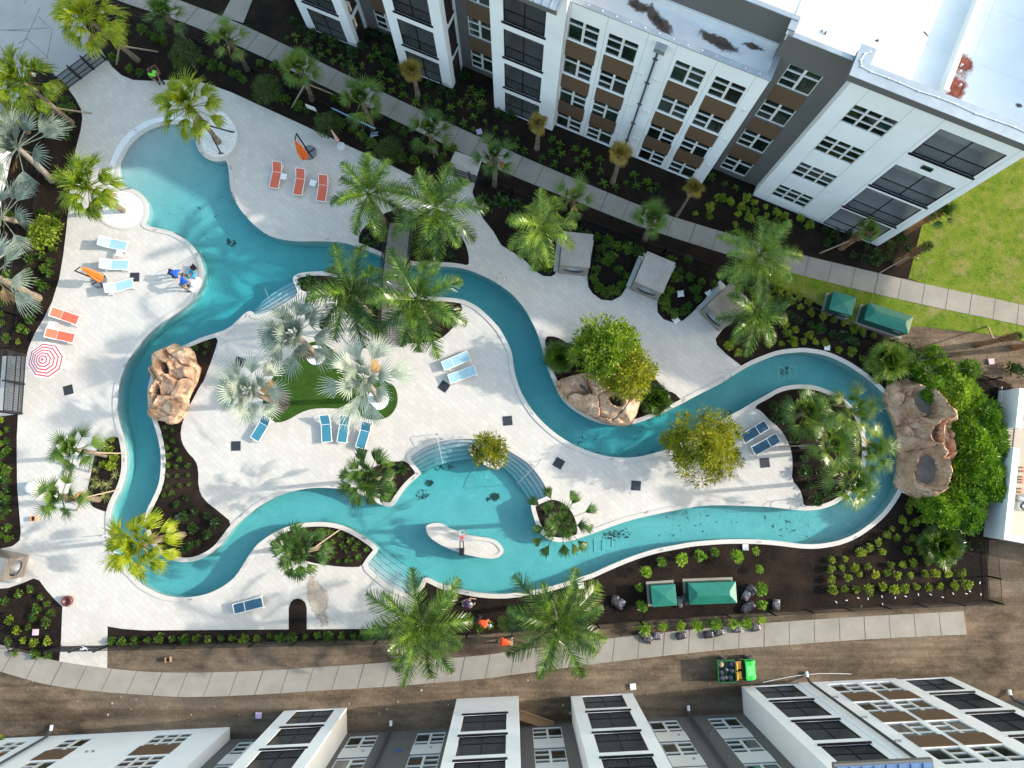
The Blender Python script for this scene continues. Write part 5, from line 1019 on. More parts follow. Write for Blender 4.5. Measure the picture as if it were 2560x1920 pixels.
GA_ = lobed(26, 2.0, 3.6, 6500, .26, 'gold', .30, asp=.24); tree('weeping_tree', 'yellow green weeping tree on the deck right of the middle river bend', 'tree', at_h(1772, 1113, 3.4), 3.6, GA_, 1.08, 7, 1.6)
GB_ = lobed(14, 1.1, 2.4, 2200, .24, 'gold', .34, asp=.24); tree('bamboo_clump', 'golden feathery bamboo in the pebble planter of the round pool steps', 'plant', at_h(1222, 1122, 2.2), 2.4, GB_, 1.0, 6, .8, .03)
OLV = [lobed(14, .95, 2.3, 1500, .17, 'olive', .40, asp=.4) for _ in range(2)]
for lb_, px, py, sc_, ms in (('small grey green tree with pink blossom below the top left palms',451,124,1.05,OLV[0]),('small olive green tree left of the white board',656,208,.95,OLV[1]),('small olive green tree just right of the white board',811,295,.9,OLV[0]),('small olive green tree above the orange lounger side right of the closed umbrella',967,362,.9,OLV[1])):
    tree('small_tree', lb_, 'tree', at_h(px, py, 2.3), 2.3, ms, sc_, 5, .8, .05)
YS = lobed(12, 1.05, 1.7, 1100, .24, 'lime', .4, asp=.5); tree('yellow_shrub', 'large yellow green shrub in the left edge bed below the left pebble circle', 'shrub', at_h(101, 575, 1.6), 1.7, YS, 1.0, 5, .8, .05)
# ------------------------------------------------------------------ materials for the small things
def fabric(name, c): return plain(name, c, .8, var=.06, scale=3)
M['coral'] = fabric('coral_sling', (.62, .13, .075)); M['peach'] = M['coral']
M['ltblue'] = fabric('pale_blue_sling', (.30, .50, .60)); M['teal'] = fabric('teal_sling', (.035, .20, .29)); M['navy'] = fabric('dark_blue_sling', (.025, .09, .16))
M['orange'] = fabric('orange_canvas', (.75, .16, .02)); M['red'] = fabric('red_canvas', (.60, .05, .07)); M['whitec'] = fabric('white_canvas', (.80, .80, .80))
M['boxgreen'] = plain('green_cabinet', (.012, .16, .115), .4, var=.15, scale=2); M['boxdark'] = plain('green_cabinet_base', (.01, .10, .08), .45)
M['skin'] = plain('skin', (.36, .20, .13), .6, var=.05); M['hair'] = plain('dark_hair', (.02, .014, .01), .7); M['cap'] = plain('pale_cap', (.45, .55, .62), .7)
M['bluesh'] = fabric('blue_shirt', (.015, .11, .52)); M['vest'] = fabric('orange_vest', (.85, .09, .02)); M['trous'] = fabric('dark_trousers', (.02, .02, .025)); M['tan'] = fabric('tan_trousers', (.30, .23, .15)); M['neon'] = fabric('neon_green_shirt', (.20, .75, .05)); M['purple'] = fabric('dark_purple_shirt', (.10, .05, .16)); M['shoe'] = plain('dark_shoe', (.02, .015, .012), .7)
M['glassclear'] = None
def first(o): return o
# ------------------------------------------------------------------ loungers (head at +x)
def lounger(mat, raised, label, head, foot, group, back=None):
    """head/foot: photo points of the two ends read on the seat plane"""
    a = G(*foot, .35); b = G(*head, .35 if not raised else .6); rz = math.atan2(b.y - a.y, b.x - a.x); t = thing('sun_lounger', label, 'sun lounger', (a.x, a.y, 0), rz, group)
    W2, z = .33, .33; L_ = 1.95; hb = 1.22; an = R(34) if raised else R(4)
    m = MB()
    for y in (-W2, W2): m.bar((0, y, z), (hb, y, z), .05, .05); m.bar((hb, y, z), (L_ - .1, y, z - .02), .045, .05)
    m.bar((0, -W2, z), (0, W2, z), .05); m.bar((hb, -W2, z), (hb, W2, z), .05); m.build('frame', M['wtmetal'], t)
    for x in (.12, L_ - .35):
        for y in (-W2 - .03, W2 + .03): q = MB(); q.bar((x, y, z), (x + (.08 if x > 1 else -.10), y * 1.12, 0), .045); q.build('leg', M['wtmetal'], t)
    m = MB(); m.span(.03, hb - .02, -W2 + .02, W2 - .02, z + .005, z + .025); m.build('seat', mat, t)
    e = Vector((hb + (L_ - hb) * math.cos(an), 0, z + .02 + (L_ - hb) * math.sin(an))); bk = MB(); n = 6
    for i in range(n):
        f0, f1 = i / n, (i + 1) / n; p0 = Vector((hb, 0, z + .02)).lerp(e, f0); p1 = Vector((hb, 0, z + .02)).lerp(e, f1); y = W2 - .02
        bk.quad(p0 + Vector((0, -y, 0)), p0 + Vector((0, y, 0)), p1 + Vector((0, y, 0)), p1 + Vector((0, -y, 0)))
    bo_ = bk.build('backrest', back or mat, t); m = MB()
    for y in (-W2, W2): m.bar((hb, y, z), e + Vector((0, y, 0)), .045)
    m.bar(e + Vector((0, -W2, 0)), e + Vector((0, W2, 0)), .045); m.build('backrest_frame', M['wtmetal'], bo_)
    if raised:
        for y in (-W2 + .02, W2 - .02): q = MB(); q.bar(Vector((hb, 0, z)).lerp(e, .6) + Vector((0, y, 0)), (hb + .5, y, z - .02), .025); q.build('backrest_prop', M['wtmetal'], t)
    return t
LG = [(M['coral'],1,'left of the three coral loungers on the shaded upper deck',(695,401),(684,470)),(M['coral'],1,'middle of the three coral loungers on the shaded upper deck',(753,420),(743,487)),(M['coral'],1,'right coral lounger on the shaded upper deck, beside the feathery palm',(809,437),(802,503)),
 (M['ltblue'],1,'top of the three pale blue loungers on the sunny left deck',(243,600),(316,616)),(M['ltblue'],1,'middle pale blue lounger on the left deck beside the orange umbrella',(246,659),(321,662)),(M['ltblue'],1,'lowest pale blue lounger on the left deck, angled upward',(256,724),(332,706)),
 (M['coral'],1,'upper coral lounger of the pair above the open striped umbrella',(122,776),(195,801)),(M['coral'],1,'lower coral lounger of the pair, nearest the open striped umbrella',(106,829),(185,846)),
 (M['teal'],1,'teal lounger at the left tip of the turf patch, pointing up right',(668,1040),(636,1099)),(M['teal'],1,'left of the teal loungers below the silver palm',(811,1036),(817,1105)),(M['teal'],1,'middle teal lounger below the silver palm',(862,1042),(854,1106)),(M['teal'],1,'right teal lounger under the drooping silver fronds',(918,1053),(900,1120)),
 (M['ltblue'],0,'upper flat pale blue lounger right of the footbridge bed',(1112,914),(1172,888)),(M['ltblue'],0,'lower flat pale blue lounger beside two dark grates',(1130,946),(1189,924)),
 (M['navy'],0,'upper dark blue lounger next to the right island grove',(1925,1056),(1857,1098)),(M['navy'],0,'lower dark blue lounger next to the right island grove',(1953,1090),(1884,1128)),
 (M['navy'],0,'single dark blue lounger on the lower deck left of the arch bed',(588,1522),(656,1505))]
for (m_, r_, l_, h_, f_) in LG: lounger(m_, r_, l_, h_, f_, 'sun loungers around the pool')
def side_table(label, px, py, rz=.3):
    g = G(px, py); t = thing('side_table', label, 'side table', g, rz, 'white side tables by the loungers'); m = MB(); m.span(-.22, .22, -.22, .22, .40, .43); m.build('table_top', M['wtmetal'], t)
    for x in (-.19, .19):
        for y in (-.19, .19): m = MB(); m.bar((x, y, 0), (x, y, .40), .03); m.build('leg', M['wtmetal'], t)
side_table('white square side table between the left and middle coral loungers', 713, 447, -.2); side_table('white square side table between the middle and right coral loungers', 786, 463, -.3)
side_table('white square side table between two pale blue loungers', 306, 636, -.2); side_table('white square side table between the coral lounger pair', 138, 814, -.2)
def grate(label, px, py, rz):
    g = G(px, py); t = thing('deck_grate', label, 'deck grate', (g.x, g.y, .004), R(rz), 'dark square grates in the deck'); m = MB(); m.span(-.33, .33, -.33, .33, 0, .018); m.build('plate', M['dkgrey'], t); m = MB()
    for k in range(9): m.span(-.30, .30, -.29 + k * .07, -.26 + k * .07, .018, .03)
    m.build('slats', M['black'], t)
for l_, x, y, a in (('dark square grate beside the lowest pale blue lounger',337,693,2),('dark square grate left of the upper silver palm',599,905,-20),('dark square grate below the open striped umbrella',171,975,15),('dark square grate left of the teal loungers',590,1115,2),('dark square grate under the footbridge palms',811,807,0),('dark square grate touching the flat pale blue lounger',1110,966,-35),('dark square grate under the right teal lounger',904,1133,-10),('dark square grate above the right end of the round steps',1269,1052,5),('dark square grate right of the round pool steps',1397,1158,-30),('dark square grate in the middle of the long lower deck',1590,1214,-5),('dark square grate below the dark blue lounger pair',1912,1157,5)): grate(l_, x, y, a)
# ------------------------------------------------------------------ umbrellas
def closed_cantilever(label, base, top, tip0, tip1):
    g = G(*base); h = 2.6; t = thing('cantilever_umbrella', label, 'umbrella', g, 0, 'closed orange cantilever umbrellas'); tp = G(*top, h) - g; tp.z = h
    m = MB(); m.disc((0, 0, 0), .55, .07, 28); m.build('base', plain('grey_base', (.18, .19, .20), .6), t); m = MB(); m.box((0, 0, .08), (1.05, .07, .03), .6); m.box((0, 0, .08), (1.05, .07, .03), 2.17); m.build('base_cross', M['black'], t)
    m = MB(); m.tube([(0, 0, .05), (tp.x * .2, tp.y * .2, 1.0), tuple(tp)], .055, 8); m.build('mast', M['black'], t); a = G(*tip0, 2.3) - g; b = G(*tip1, .9) - g; a.z = 2.3; b.z = .85; m = MB(); m.tube([tuple(tp), tuple(a + Vector((0, 0, .1)))], .04, 6); m.build('arm', M['black'], t)
    m = MB(); n = 16; k = 7; vs = []; d = b - a; q = d.to_track_quat('Z', 'Y')
    for i in range(k):
        f = i / (k - 1); r = [.03, .10, .16, .20, .23, .25, .22][i]
        for j in range(n): w_ = r * (1 + .28 * (-1) ** j); vs.append(a + d * f + q @ Vector((math.cos(6.2832 * j / n) * w_, math.sin(6.2832 * j / n) * w_, 0)))
    m.add(vs, [(i * n + j, i * n + (j + 1) % n, (i + 1) * n + (j + 1) % n, (i + 1) * n + j) for i in range(k - 1) for j in range(n)] + [tuple(range((k - 1) * n, k * n))]); m.build('folded_canopy', M['orange'], t)
closed_cantilever('closed orange cantilever umbrella above the coral loungers on the upper deck', (773, 382), (741, 334), (738, 352), (762, 394)); closed_cantilever('closed orange cantilever umbrella between pale blue loungers on the left deck', (249, 702), (187, 677), (203, 668), (252, 697))
ub = G(166, 913); uh = 2.35; cg = G(107, 899, uh + .35); t = thing('striped_umbrella', 'open red and white striped round umbrella beside the left metal gate', 'umbrella', ub)
m = MB(); m.disc((0, 0, 0), .30, .08, 24); m.build('base', M['wtmetal'], t); off = cg - ub; m = MB(); m.tube([(0, 0, .08), (off.x * .02, off.y * .02, 1.2), (off.x, off.y, uh + .3)], .025, 8); m.build('pole', M['wtmetal'], t); m = MB(); nr = 12; n8 = 8
for i in range(nr):
    m.cm = i % 2
    r0_, r1_ = i / nr * 1.28, (i + 1) / nr * 1.28; z0_, z1_ = [uh + .42 * (1 - (r / 1.28) ** 1.25) for r in (r0_, r1_)]
    for j in range(n8):
        a0, a1 = 6.2832 * (j + .3) / n8, 6.2832 * (j + 1.3) / n8; p = lambda r, a, z: (off.x + r * math.cos(a), off.y + r * math.sin(a), z)
        m.quad(p(r0_, a0, z0_), p(r1_, a0, z1_), p(r1_, a1, z1_), p(r0_, a1, z0_))
m.build('canopy', [M['red'], M['whitec']], t); m = MB()
for j in range(n8): a0 = 6.2832 * (j + .3) / n8; m.bar((off.x, off.y, uh + .1), (off.x + 1.2 * math.cos(a0), off.y + 1.2 * math.sin(a0), uh), .02)
m.build('ribs', M['wtmetal'], t)
g = G(853, 366); t = thing('closed_striped_umbrella', 'closed red and white striped umbrella on a round white base by the upper bed', 'umbrella', g); tp = G(829, 326, 2.2) - g
m = MB(); m.disc((0, 0, 0), .30, .09, 24); m.build('base', M['wtmetal'], t); m = MB(); m.tube([(0, 0, .09), (tp.x, tp.y, 2.2)], .022, 8); m.build('pole', M['wtmetal'], t); m = MB()
for i in range(12):
    m.cm = i % 2; f0, f1 = .38 + i * .052, .38 + (i + 1) * .052; m.tube([(tp.x * f0, tp.y * f0, 2.2 * f0), (tp.x * f1, tp.y * f1, 2.2 * f1)], [.15 - i * .009, .15 - (i + 1) * .009], 8, False)
m.build('folded_canopy', [M['red'], M['whitec']], t)
g = G(95, 1219); t = thing('pod_chair', 'white rounded pod chair under the fronds of the left river bank palm', 'chair', g, .3); m = MB(); m.lathe([(.12, 0), (.34, .12), (.46, .4), (.44, .7), (.30, .95), (.1, 1.02), (.0, 1.03)], 20); m.build('shell', M['wtmetal'], t, True); m = MB(); m.disc((0, 0, 0), .2, .05); m.build('foot', M['dkgrey'], t)
# ------------------------------------------------------------------ cabanas
def perf_mat():
    a = NT('perforated_metal'); f = a.noise(1.2, 4, .7); v = a.n('ShaderNodeTexVoronoi'); v.inputs['Scale'].default_value = 9; v.feature = 'DISTANCE_TO_EDGE'; a.L(a.oc, v.inputs[0])
    c = a.ramp(f, [(.3, (.30, .26, .22)), (.7, (.42, .37, .32))]); c = a.mix(a.ramp(v.outputs[0], [(.02, (.55, .55, .55)), (.06, (0, 0, 0))]), c, (.12, .10, .085)); return a.end(a.pbr(c, .35, .5))
M['perf'] = perf_mat()
def cabana(label, fl, fr, depth_, h=2.2):
    """fl, fr: front-left and front-right feet as seen in the photo"""
    a = G(*fl); b = G(*fr); d = b - a; rz = math.atan2(d.y, d.x); w_ = d.length; t = thing('cabana', label, 'cabana', a, rz, 'perforated metal cabanas on the pool deck')
    rf = MB(); rf.span(-.03, w_ + .03, -.02, depth_, h, h + .05); rf.build('roof', M['perf'], t)
    # front band with oval opening
    m = MB(); n = 28; cx, cz, rx, rz_ = w_ / 2, 1.12, w_ * .36, .62; out = []; inn = []
    for k in range(n):
        an = 6.2832 * k / n; ca, sa = math.cos(an), math.sin(an); sc = min((w_ / 2) / max(1e-6, abs(ca)), (h / 2) / max(1e-6, abs(sa))); out.append((cx + ca * sc, 0, h / 2 + sa * sc)); inn.append((cx + ca * rx, 0, cz + sa * rz_))
    for k in range(n):
        j = (k + 1) % n; m.quad(out[k], out[j], inn[j], inn[k]); m.quad(inn[k], inn[j], (inn[j][0], .06, inn[j][2]), (inn[k][0], .06, inn[k][2]))
    m.build('front_panel', M['perf'], t); m = MB(); m.span(0, .05, .06, depth_ - .02, 0, h); m.build('side_panel', M['perf'], t); m = MB(); m.span(w_ - .05, w_, .06, depth_ - .02, 0, h); m.build('side_panel', M['perf'], t); m = MB(); m.span(0.05, w_ - .05, depth_ - .06, depth_ - .02, 0, h); m.build('back_panel', M['perf'], t)
    m = MB(); m.span(.12, w_ - .12, .2, depth_ - .2, .28, .48); o = m.build('daybed', M['whitec'], t); m = MB(); m.span(-.35, -.04, .1, depth_ + .1, .0, .5); m.build('side_ledge', plain('pale_ledge', (.5, .5, .48), .7), t)
cabana('leftmost of the three perforated metal cabanas, beside the feathery palm', (1395, 683), (1465, 691), 2.35); cabana('middle perforated metal cabana between the two round headed beds', (1574, 724), (1640, 752), 2.3); cabana('rightmost perforated metal cabana, partly under palm fronds', (1747, 781), (1796, 830), 2.3)
cabana('perforated metal cabana cut by the left edge near the bottom', (60, 1442), (75, 1388), 2.6)
def pillow(label, px, py, rz, z=.02):
    g = G(px, py, z); m = MB(); n = 9; vs = []
    for sgn in (1, -1):
        for i in range(n):
            for j in range(n):
                u, v = -1 + 2 * i / (n - 1), -1 + 2 * j / (n - 1); h = .09 * ((1 - u * u) * (1 - v * v)) ** .5; k = 1 - .14 * (1 - abs(u * v)) * max(abs(u), abs(v)) ** 4; vs.append((u * .25 * k, v * .25 * k, .09 + sgn * h))
    m.add(vs, [(o_ + i * n + j, o_ + (i + 1) * n + j, o_ + (i + 1) * n + j + 1, o_ + i * n + j + 1) for o_ in (0, n * n) for i in range(n - 1) for j in range(n - 1)])
    o = m.build('cushion', M['whitec'], None, True, loc=g, rot=(0, 0, rz)); tag(o, label, 'cushion', 'white cushions dropped in the cabana beds')
pillow('white cushion lying in the bed between middle and rightmost cabana', 1701, 735, .1); pillow('white cushion beside the ledge of the rightmost cabana', 1772, 735, .5); pillow('white cushion at the round edge of the bed below the cabanas', 1689, 800, .6)
# ------------------------------------------------------------------ footbridge
n0, n1 = G(1004, 560), G(984, 862); v_ = n1 - n0; rz = math.atan2(v_.y, v_.x); Lb = v_.length; t = thing('footbridge', 'arched grey plank footbridge with dark rails between the feathery palms', 'footbridge', n0, rz); wb = .84
arch = lambda x: .06 + 1.0 * math.sin(math.pi * min(1, max(0, x / Lb))) ** .9
m = MB(); x = 0; pl = plain('grey_planks', (.21, .20, .19), .8, var=.2, scale=3)
while x < Lb: m.bar((x + .07, -wb, arch(x + .07)), (x + .07, wb, arch(x + .07)), .135, .04); x += .155
m.build('deck_planks', pl, t)
for y in (-wb - .04, wb + .04):
    m = MB(); q = [(k * Lb / 20, y, arch(k * Lb / 20) + .95) for k in range(21)]; m.tube(q, .035, 6); q = [(k * Lb / 20, y, arch(k * Lb / 20) - .12) for k in range(21)]; m.tube(q, .07, 6)
    for k in range(21): m.bar((k * Lb / 20, y, arch(k * Lb / 20) - .1), (k * Lb / 20, y, arch(k * Lb / 20) + .95), .035 if k % 4 else .06)
    for zz in (.3, .6): m.tube([(k * Lb / 20, y, arch(k * Lb / 20) + zz) for k in range(21)], .015, 5)
    m.build('railing', M['black'], t)
# ------------------------------------------------------------------ fences and gates (black pickets)
def fence(label, pts_, h=1.4, step=.13, cat='fence', every=2.4):
    P_ = [G(*p) for p in pts_]; o0 = P_[0]; t = thing('picket_fence', label, cat, o0); pk = MB()
    for a, b in zip(P_, P_[1:]):
        a = a - o0; b = b - o0; d = b - a; n = max(1, int(d.length / every)); 
        for i in range(n + 1):
            p = a + d * i / n; q = MB(); q.bar(p, p + Vector((0, 0, h + .08)), .07); q.build('post', M['black'], t)
        for z in (.12, h - .06): pk.bar(a + Vector((0, 0, z)), b + Vector((0, 0, z)), .035)
        k = int(d.length / step)
        for i in range(k): p = a + d * (i + .5) / k; pk.bar(p + Vector((0, 0, .05)), p + Vector((0, 0, h)), .018)
    pk.build('pickets', M['black'], t); return t
fence('black picket fence between upper deck bed and upper sidewalk', [(335,60),(480,110),(640,190),(721,229),(840,289),(980,355),(1095,408)])
fence('black picket fence behind the cabanas, from the gate path to the lime rows', [(1215,462),(1280,489),(1450,560),(1656,636),(1830,694),(1920,745),(2065,798),(2209,859),(2290,905)])
fence('black picket fence in the left edge bed beside the silver palms', [(100,420),(94,482),(66,650),(45,790),(35,868)])
fence('short slanting picket fence in the lower left bed', [(-40,1460),(6,1533),(58,1616)])
fence('black picket fence along the lower edge between pool bed and lower sidewalk', [(269,1614),(640,1605),(944,1598),(1280,1579),(1598,1551),(1920,1528),(2200,1513),(2472,1501)])
fence('black picket fence from the equipment yard down to the lower corner', [(2461,1345),(2468,1440),(2472,1501)])
fence('black picket fence stub above the equipment yard', [(2498,975),(2470,950),(2420,930)])
def gate(label, a, b, h=1.5, leaves_=2):
    A = G(*a); B = G(*b); d = B - A; t = thing('metal_gate', label, 'gate', A, math.atan2(d.y, d.x)); L_ = d.length; w_ = L_ / leaves_
    for i in range(leaves_):
        m = MB(); x0, x1 = i * w_ + .06, (i + 1) * w_ - .06
        for z in (.08, .5, 1.0, h): m.bar((x0, 0, z), (x1, 0, z), .05)
        for x in (x0, x1): m.bar((x, 0, .05), (x, 0, h), .07)
        k = x0 + .1
        while k < x1: m.bar((k, 0, .1), (k, 0, h), .02); k += .11
        gl_ = m.build('gate_leaf', M['black'], t); q = MB(); q.quad((x0, .03, .1), (x1, .03, .1), (x1, .03, h), (x0, .03, h)); q.build('mesh_infill', M['screen'], gl_)
    for i in range(leaves_ + 1): q = MB(); q.bar((i * w_, 0, 0), (i * w_, 0, h + .25), .11); q.build('post', M['black'], t)
gate('dark double gate at the top left between plaza and pool deck', (171,221), (267,150), 1.5, 3); gate('dark gate in the upper paved path', (1103,430), (1212,466), 1.4, 3); gate('dark gate in the lower left paved path to the sidewalk', (150,1616), (268,1614), 1.4, 2)
gate('dark metal entrance gate at the left edge beside the open striped umbrella', (66,888), (56,1034), 1.9, 2)
t = thing('entry_frame', 'dark frame with white slatted shade behind the left edge gate', 'pergola', G(20, 960)); m = MB()
for x, y in ((-1.7, -2.1), (-1.7, 2.0), (1.0, -2.1), (1.0, 2.0)): q = MB(); q.bar((x, y, 0), (x, y, 2.3), .12); q.build('post', M['black'], t)
for y in (-2.1, 2.0): m.bar((-1.8, y, 2.3), (1.1, y, 2.3), .14)
for x in (-1.7, 1.0): m.bar((x, -2.1, 2.3), (x, 2.0, 2.3), .12)
m.build('beam', M['black'], t); m = MB()
for k in range(16): m.bar((-1.65, -1.9 + k * .25, 2.36), (.25, -1.9 + k * .25, 2.36), .05)
m.build('slats', M['wtmetal'], t)
# ------------------------------------------------------------------ green cabinets
def cabinet(label, cs, h, hip, group='green utility cabinets'):
    """cs: top corners seen in the photo, clockwise from upper left"""
    P_ = [G(*T(*c), h) for c in cs]; c = sum(P_, Vector()) / 4; e = ((P_[1] - P_[0]) + (P_[2] - P_[3])) / 2; f = ((P_[3] - P_[0]) + (P_[2] - P_[1])) / 2; L_, W_ = e.length, f.length
    t = thing('utility_cabinet', label, 'utility cabinet', (c.x, c.y, 0), math.atan2(e.y, e.x), group); m = MB(); m.span(-L_ / 2 + .04, L_ / 2 - .04, -W_ / 2 + .04, W_ / 2 - .04, -.05, h - .1); m.build('body', M['boxdark'], t, bev=.03)
    m = MB(); x, y = L_ / 2, W_ / 2; z0, z1, z2 = h - .12, h - .02, h + hip; ix, iy = L_ / 2 - W_ * .36, W_ * .10
    if L_ < W_ * 1.4: ix, iy = x * .12, y * .12
    vs = [(-x, -y, z0), (x, -y, z0), (x, y, z0), (-x, y, z0), (-x, -y, z1), (x, -y, z1), (x, y, z1), (-x, y, z1), (-ix, -iy, z2), (ix, -iy, z2), (ix, iy, z2), (-ix, iy, z2)]
    m.add(vs, [(0, 1, 5, 4), (1, 2, 6, 5), (2, 3, 7, 6), (3, 0, 4, 7), (4, 5, 9, 8), (5, 6, 10, 9), (6, 7, 11, 10), (7, 4, 8, 11), (8, 9, 10, 11)]); m.build('lid', M['boxgreen'], t, bev=.015)
    m = MB(); m.box((L_ * .28, -W_ / 2 - .005, h - .3), (.5, .01, .08)); m.build('warning_label', M['frame'], t); m = MB(); m.box((L_ / 2 + .03, 0, h - .35), (.08, .14, .2)); m.build('latch', M['dkgrey'], t)
    m = MB(); m.span(-L_ / 2 - .12, L_ / 2 + .12, -W_ / 2 - .12, W_ / 2 + .12, -.06, -.005); m.build('pad', M['walk'], t)
cabinet('small square green cabinet on the lawn strip, left of the wide one', [(8,570,855),(8,770,910),(8,720,1070),(8,527,1010)], 1.0, .10); cabinet('wide green cabinet with ridged lid on the lawn strip', [(8,875,948),(8,1258,1080),(8,1215,1225),(8,832,1105)], 1.1, .22)
cabinet('small square green cabinet in the mulch above the lower fence', [(77,1200,85),(77,1412,70),(77,1425,255),(77,1213,270)], 1.0, .08); cabinet('wide green cabinet with ridged lid above the lower fence', [(77,1520,62),(77,1935,48),(77,1945,235),(77,1538,250)], 1.1, .22)
# ------------------------------------------------------------------ mulch bags
def bag_mat():
    a = NT('mulch_bag_film'); f = a.noise(3.5, 4, .7, vec=a.oc); oi = a.n('ShaderNodeObjectInfo').outputs['Random']; c = a.ramp(a.math('ADD', f, a.math('MULTIPLY', oi, .15)), [(.45, (.02, .017, .022)), (.60, (.07, .06, .07)), (.74, (.32, .30, .32))]); return a.end(a.pbr(c, .28, normal=a.bump(f, .8, .04)))
M['bag'] = bag_mat(); BG = []
for sd_ in range(3):
    m = MB(); n = 11; vs = []; rn = random.Random(sd_)
    for sgn in (1, -1):
        for i in range(n):
            for j in range(n):
                u, v = -1 + 2 * i / (n - 1), -1 + 2 * j / (n - 1); h = .13 * ((1 - u ** 4) * (1 - v ** 4)) ** .6 + (0 if sgn < 0 else .02 * rn.random()); vs.append((u * .36 * (1 - .06 * v * v), v * .25 * (1 - .08 * u * u), max(.0, .12 + (sgn * h if sgn > 0 else -h * .9))))
    m.add(vs, [(o_ + i * n + j, o_ + (i + 1) * n + j, o_ + (i + 1) * n + j + 1, o_ + i * n + j + 1) for o_ in (0, n * n) for i in range(n - 1) for j in range(n - 1)]); me = mesh_of(m, 'mulch_bag', [M['bag']]); me.polygons.foreach_set('use_smooth', [True] * len(me.polygons)); BG.append(me)
BL = [(77,890,210,80,'grey bag left of three by the lilac lid'),(77,938,240,60,'silvery bag between the grey bag and the lilac lid'),(77,1446,222,75,'narrow bag leaning on the small green cabinet'),(77,1497,200,-60,'brown bag between the two lower green cabinets'),(77,2065,115,-50,'upper bag right of the wide lower cabinet'),(77,2020,165,60,'second bag right of the wide lower cabinet'),(77,2012,278,50,'black bag under the second bag right of the cabinet'),(77,2052,258,30,'small black bag against the bush right of the cabinet'),
 (77,1135,512,-55,'leftmost bag on the lower sidewalk'),(77,1182,545,-20,'round bag second from left on the lower sidewalk'),(77,1252,517,2,'flat bag third from left on the lower sidewalk'),(77,1460,512,12,'lone bag fourth from left on the lower sidewalk'),(77,1695,502,8,'left bag of the touching pair on the sidewalk'),(77,1785,482,15,'right bag of the touching pair on the sidewalk'),(77,1945,455,2,'bag under the second last bush on the sidewalk'),(77,2100,442,12,'last bag on the right of the sidewalk row'),(88,66,245,85,'upright silver bag standing on the mulch by the fence')]
for i, (tt, x, y, a, l_) in enumerate(BL):
    o = bpy.data.objects.new('mulch_bag', BG[i % 3]); COL.objects.link(o); o.location = TG(tt, x, y); o.rotation_euler = (0, 0, R(a)); o.scale = (1, 1, 1) if i != 9 else (.75, 1.1, 1); tag(o, l_, 'bag', 'bags of mulch left near the lower sidewalk')
# ------------------------------------------------------------------ utility vehicle
g = G(1836, 1668); t = thing('utility_vehicle', 'small green utility vehicle with yellow seats and loaded cargo box on the dirt track', 'utility vehicle', g, R(2)); gv = plain('green_bodywork', (.02, .42, .06), .35); yv = plain('yellow_seat', (.62, .38, .05), .5, var=.1, scale=6)
m = MB(); hood = [(-.02, 1.05), (.55, .98), (.85, .82), (1.0, .62)]; m.add([(.45 + a * .75, y, z) for a, z in hood for y in (-.6, -.28, .28, .6)], [(i * 4 + j, i * 4 + j + 1, (i + 1) * 4 + j + 1, (i + 1) * 4 + j) for i in range(3) for j in range(3)]); m.span(.5, 1.18, -.62, .62, .35, .62); m.span(1.0, 1.2, -.5, .5, .3, .64); m.build('hood', gv, t, bev=.03)
m = MB(); m.span(.55, .98, -.32, .32, 1.0, 1.03); m.build('hood_panel', plain('pale_green_panel', (.16, .58, .22), .4), t); m = MB(); m.span(-1.3, 1.1, -.5, .5, .28, .40); m.build('chassis', M['black'], t)
m = MB(); bx0, bx1, by = -1.38, -.20, .70
for q in ((bx0, bx0 + .05, -by, by), (bx1 - .05, bx1, -by, by), (bx0 + .05, bx1 - .05, -by, -by + .05), (bx0 + .05, bx1 - .05, by - .05, by)): m.span(*q, .62, .98)
m.span(bx0 + .05, bx1 - .05, -by + .05, by - .05, .60, .64); cb_ = m.build('cargo_box', plain('dark_green_box', (.015, .12, .035), .5), t)
for y in (-.32, .32): m = MB(); m.box((.04, y, .72), (.42, .48, .14)); m.box((-.15, y, .95), (.1, .46, .40)); m.build('seat', yv, t, bev=.04)
m = MB(); m.ring((.38, .30, .98), .17, .02, 20, 6); m.bar((.38, .30, .98), (.5, .30, .75), .03); m.build('steering_wheel', M['black'], t)
m = MB(); m.box((.34, 0, .70), (.25, .9, .18)); m.build('dashboard', M['black'], t)
for x in (-.85, .82):
    for y in (-.68, .68): w_ = thing('wheel', None, None, (0, 0, 0)); w_.name = 'wheel'; bpy.data.objects.remove(w_); q = MB(); q.tube([(x, y - .13, .30), (x, y - .11, .30), (x, y + .11, .30), (x, y + .13, .30)], [.22, .30, .30, .22], 20); o_ = q.build('wheel', plain('tyre', (.025, .025, .027), .85), t); q = MB(); q.tube([(x, y - .14, .30), (x, y + .14, .30)], .15, 14); q.build('rim', M['metal'], o_)
for x, y in ((1.13, -.45), (1.13, .45)): m = MB(); m.box((x + .06, y, .55), (.06, .18, .1)); m.build('headlight', M['frame'], t)
rv = random.Random(9); tb = plain('shiny_black_bag', (.03, .035, .05), .2, var=.5, scale=9)
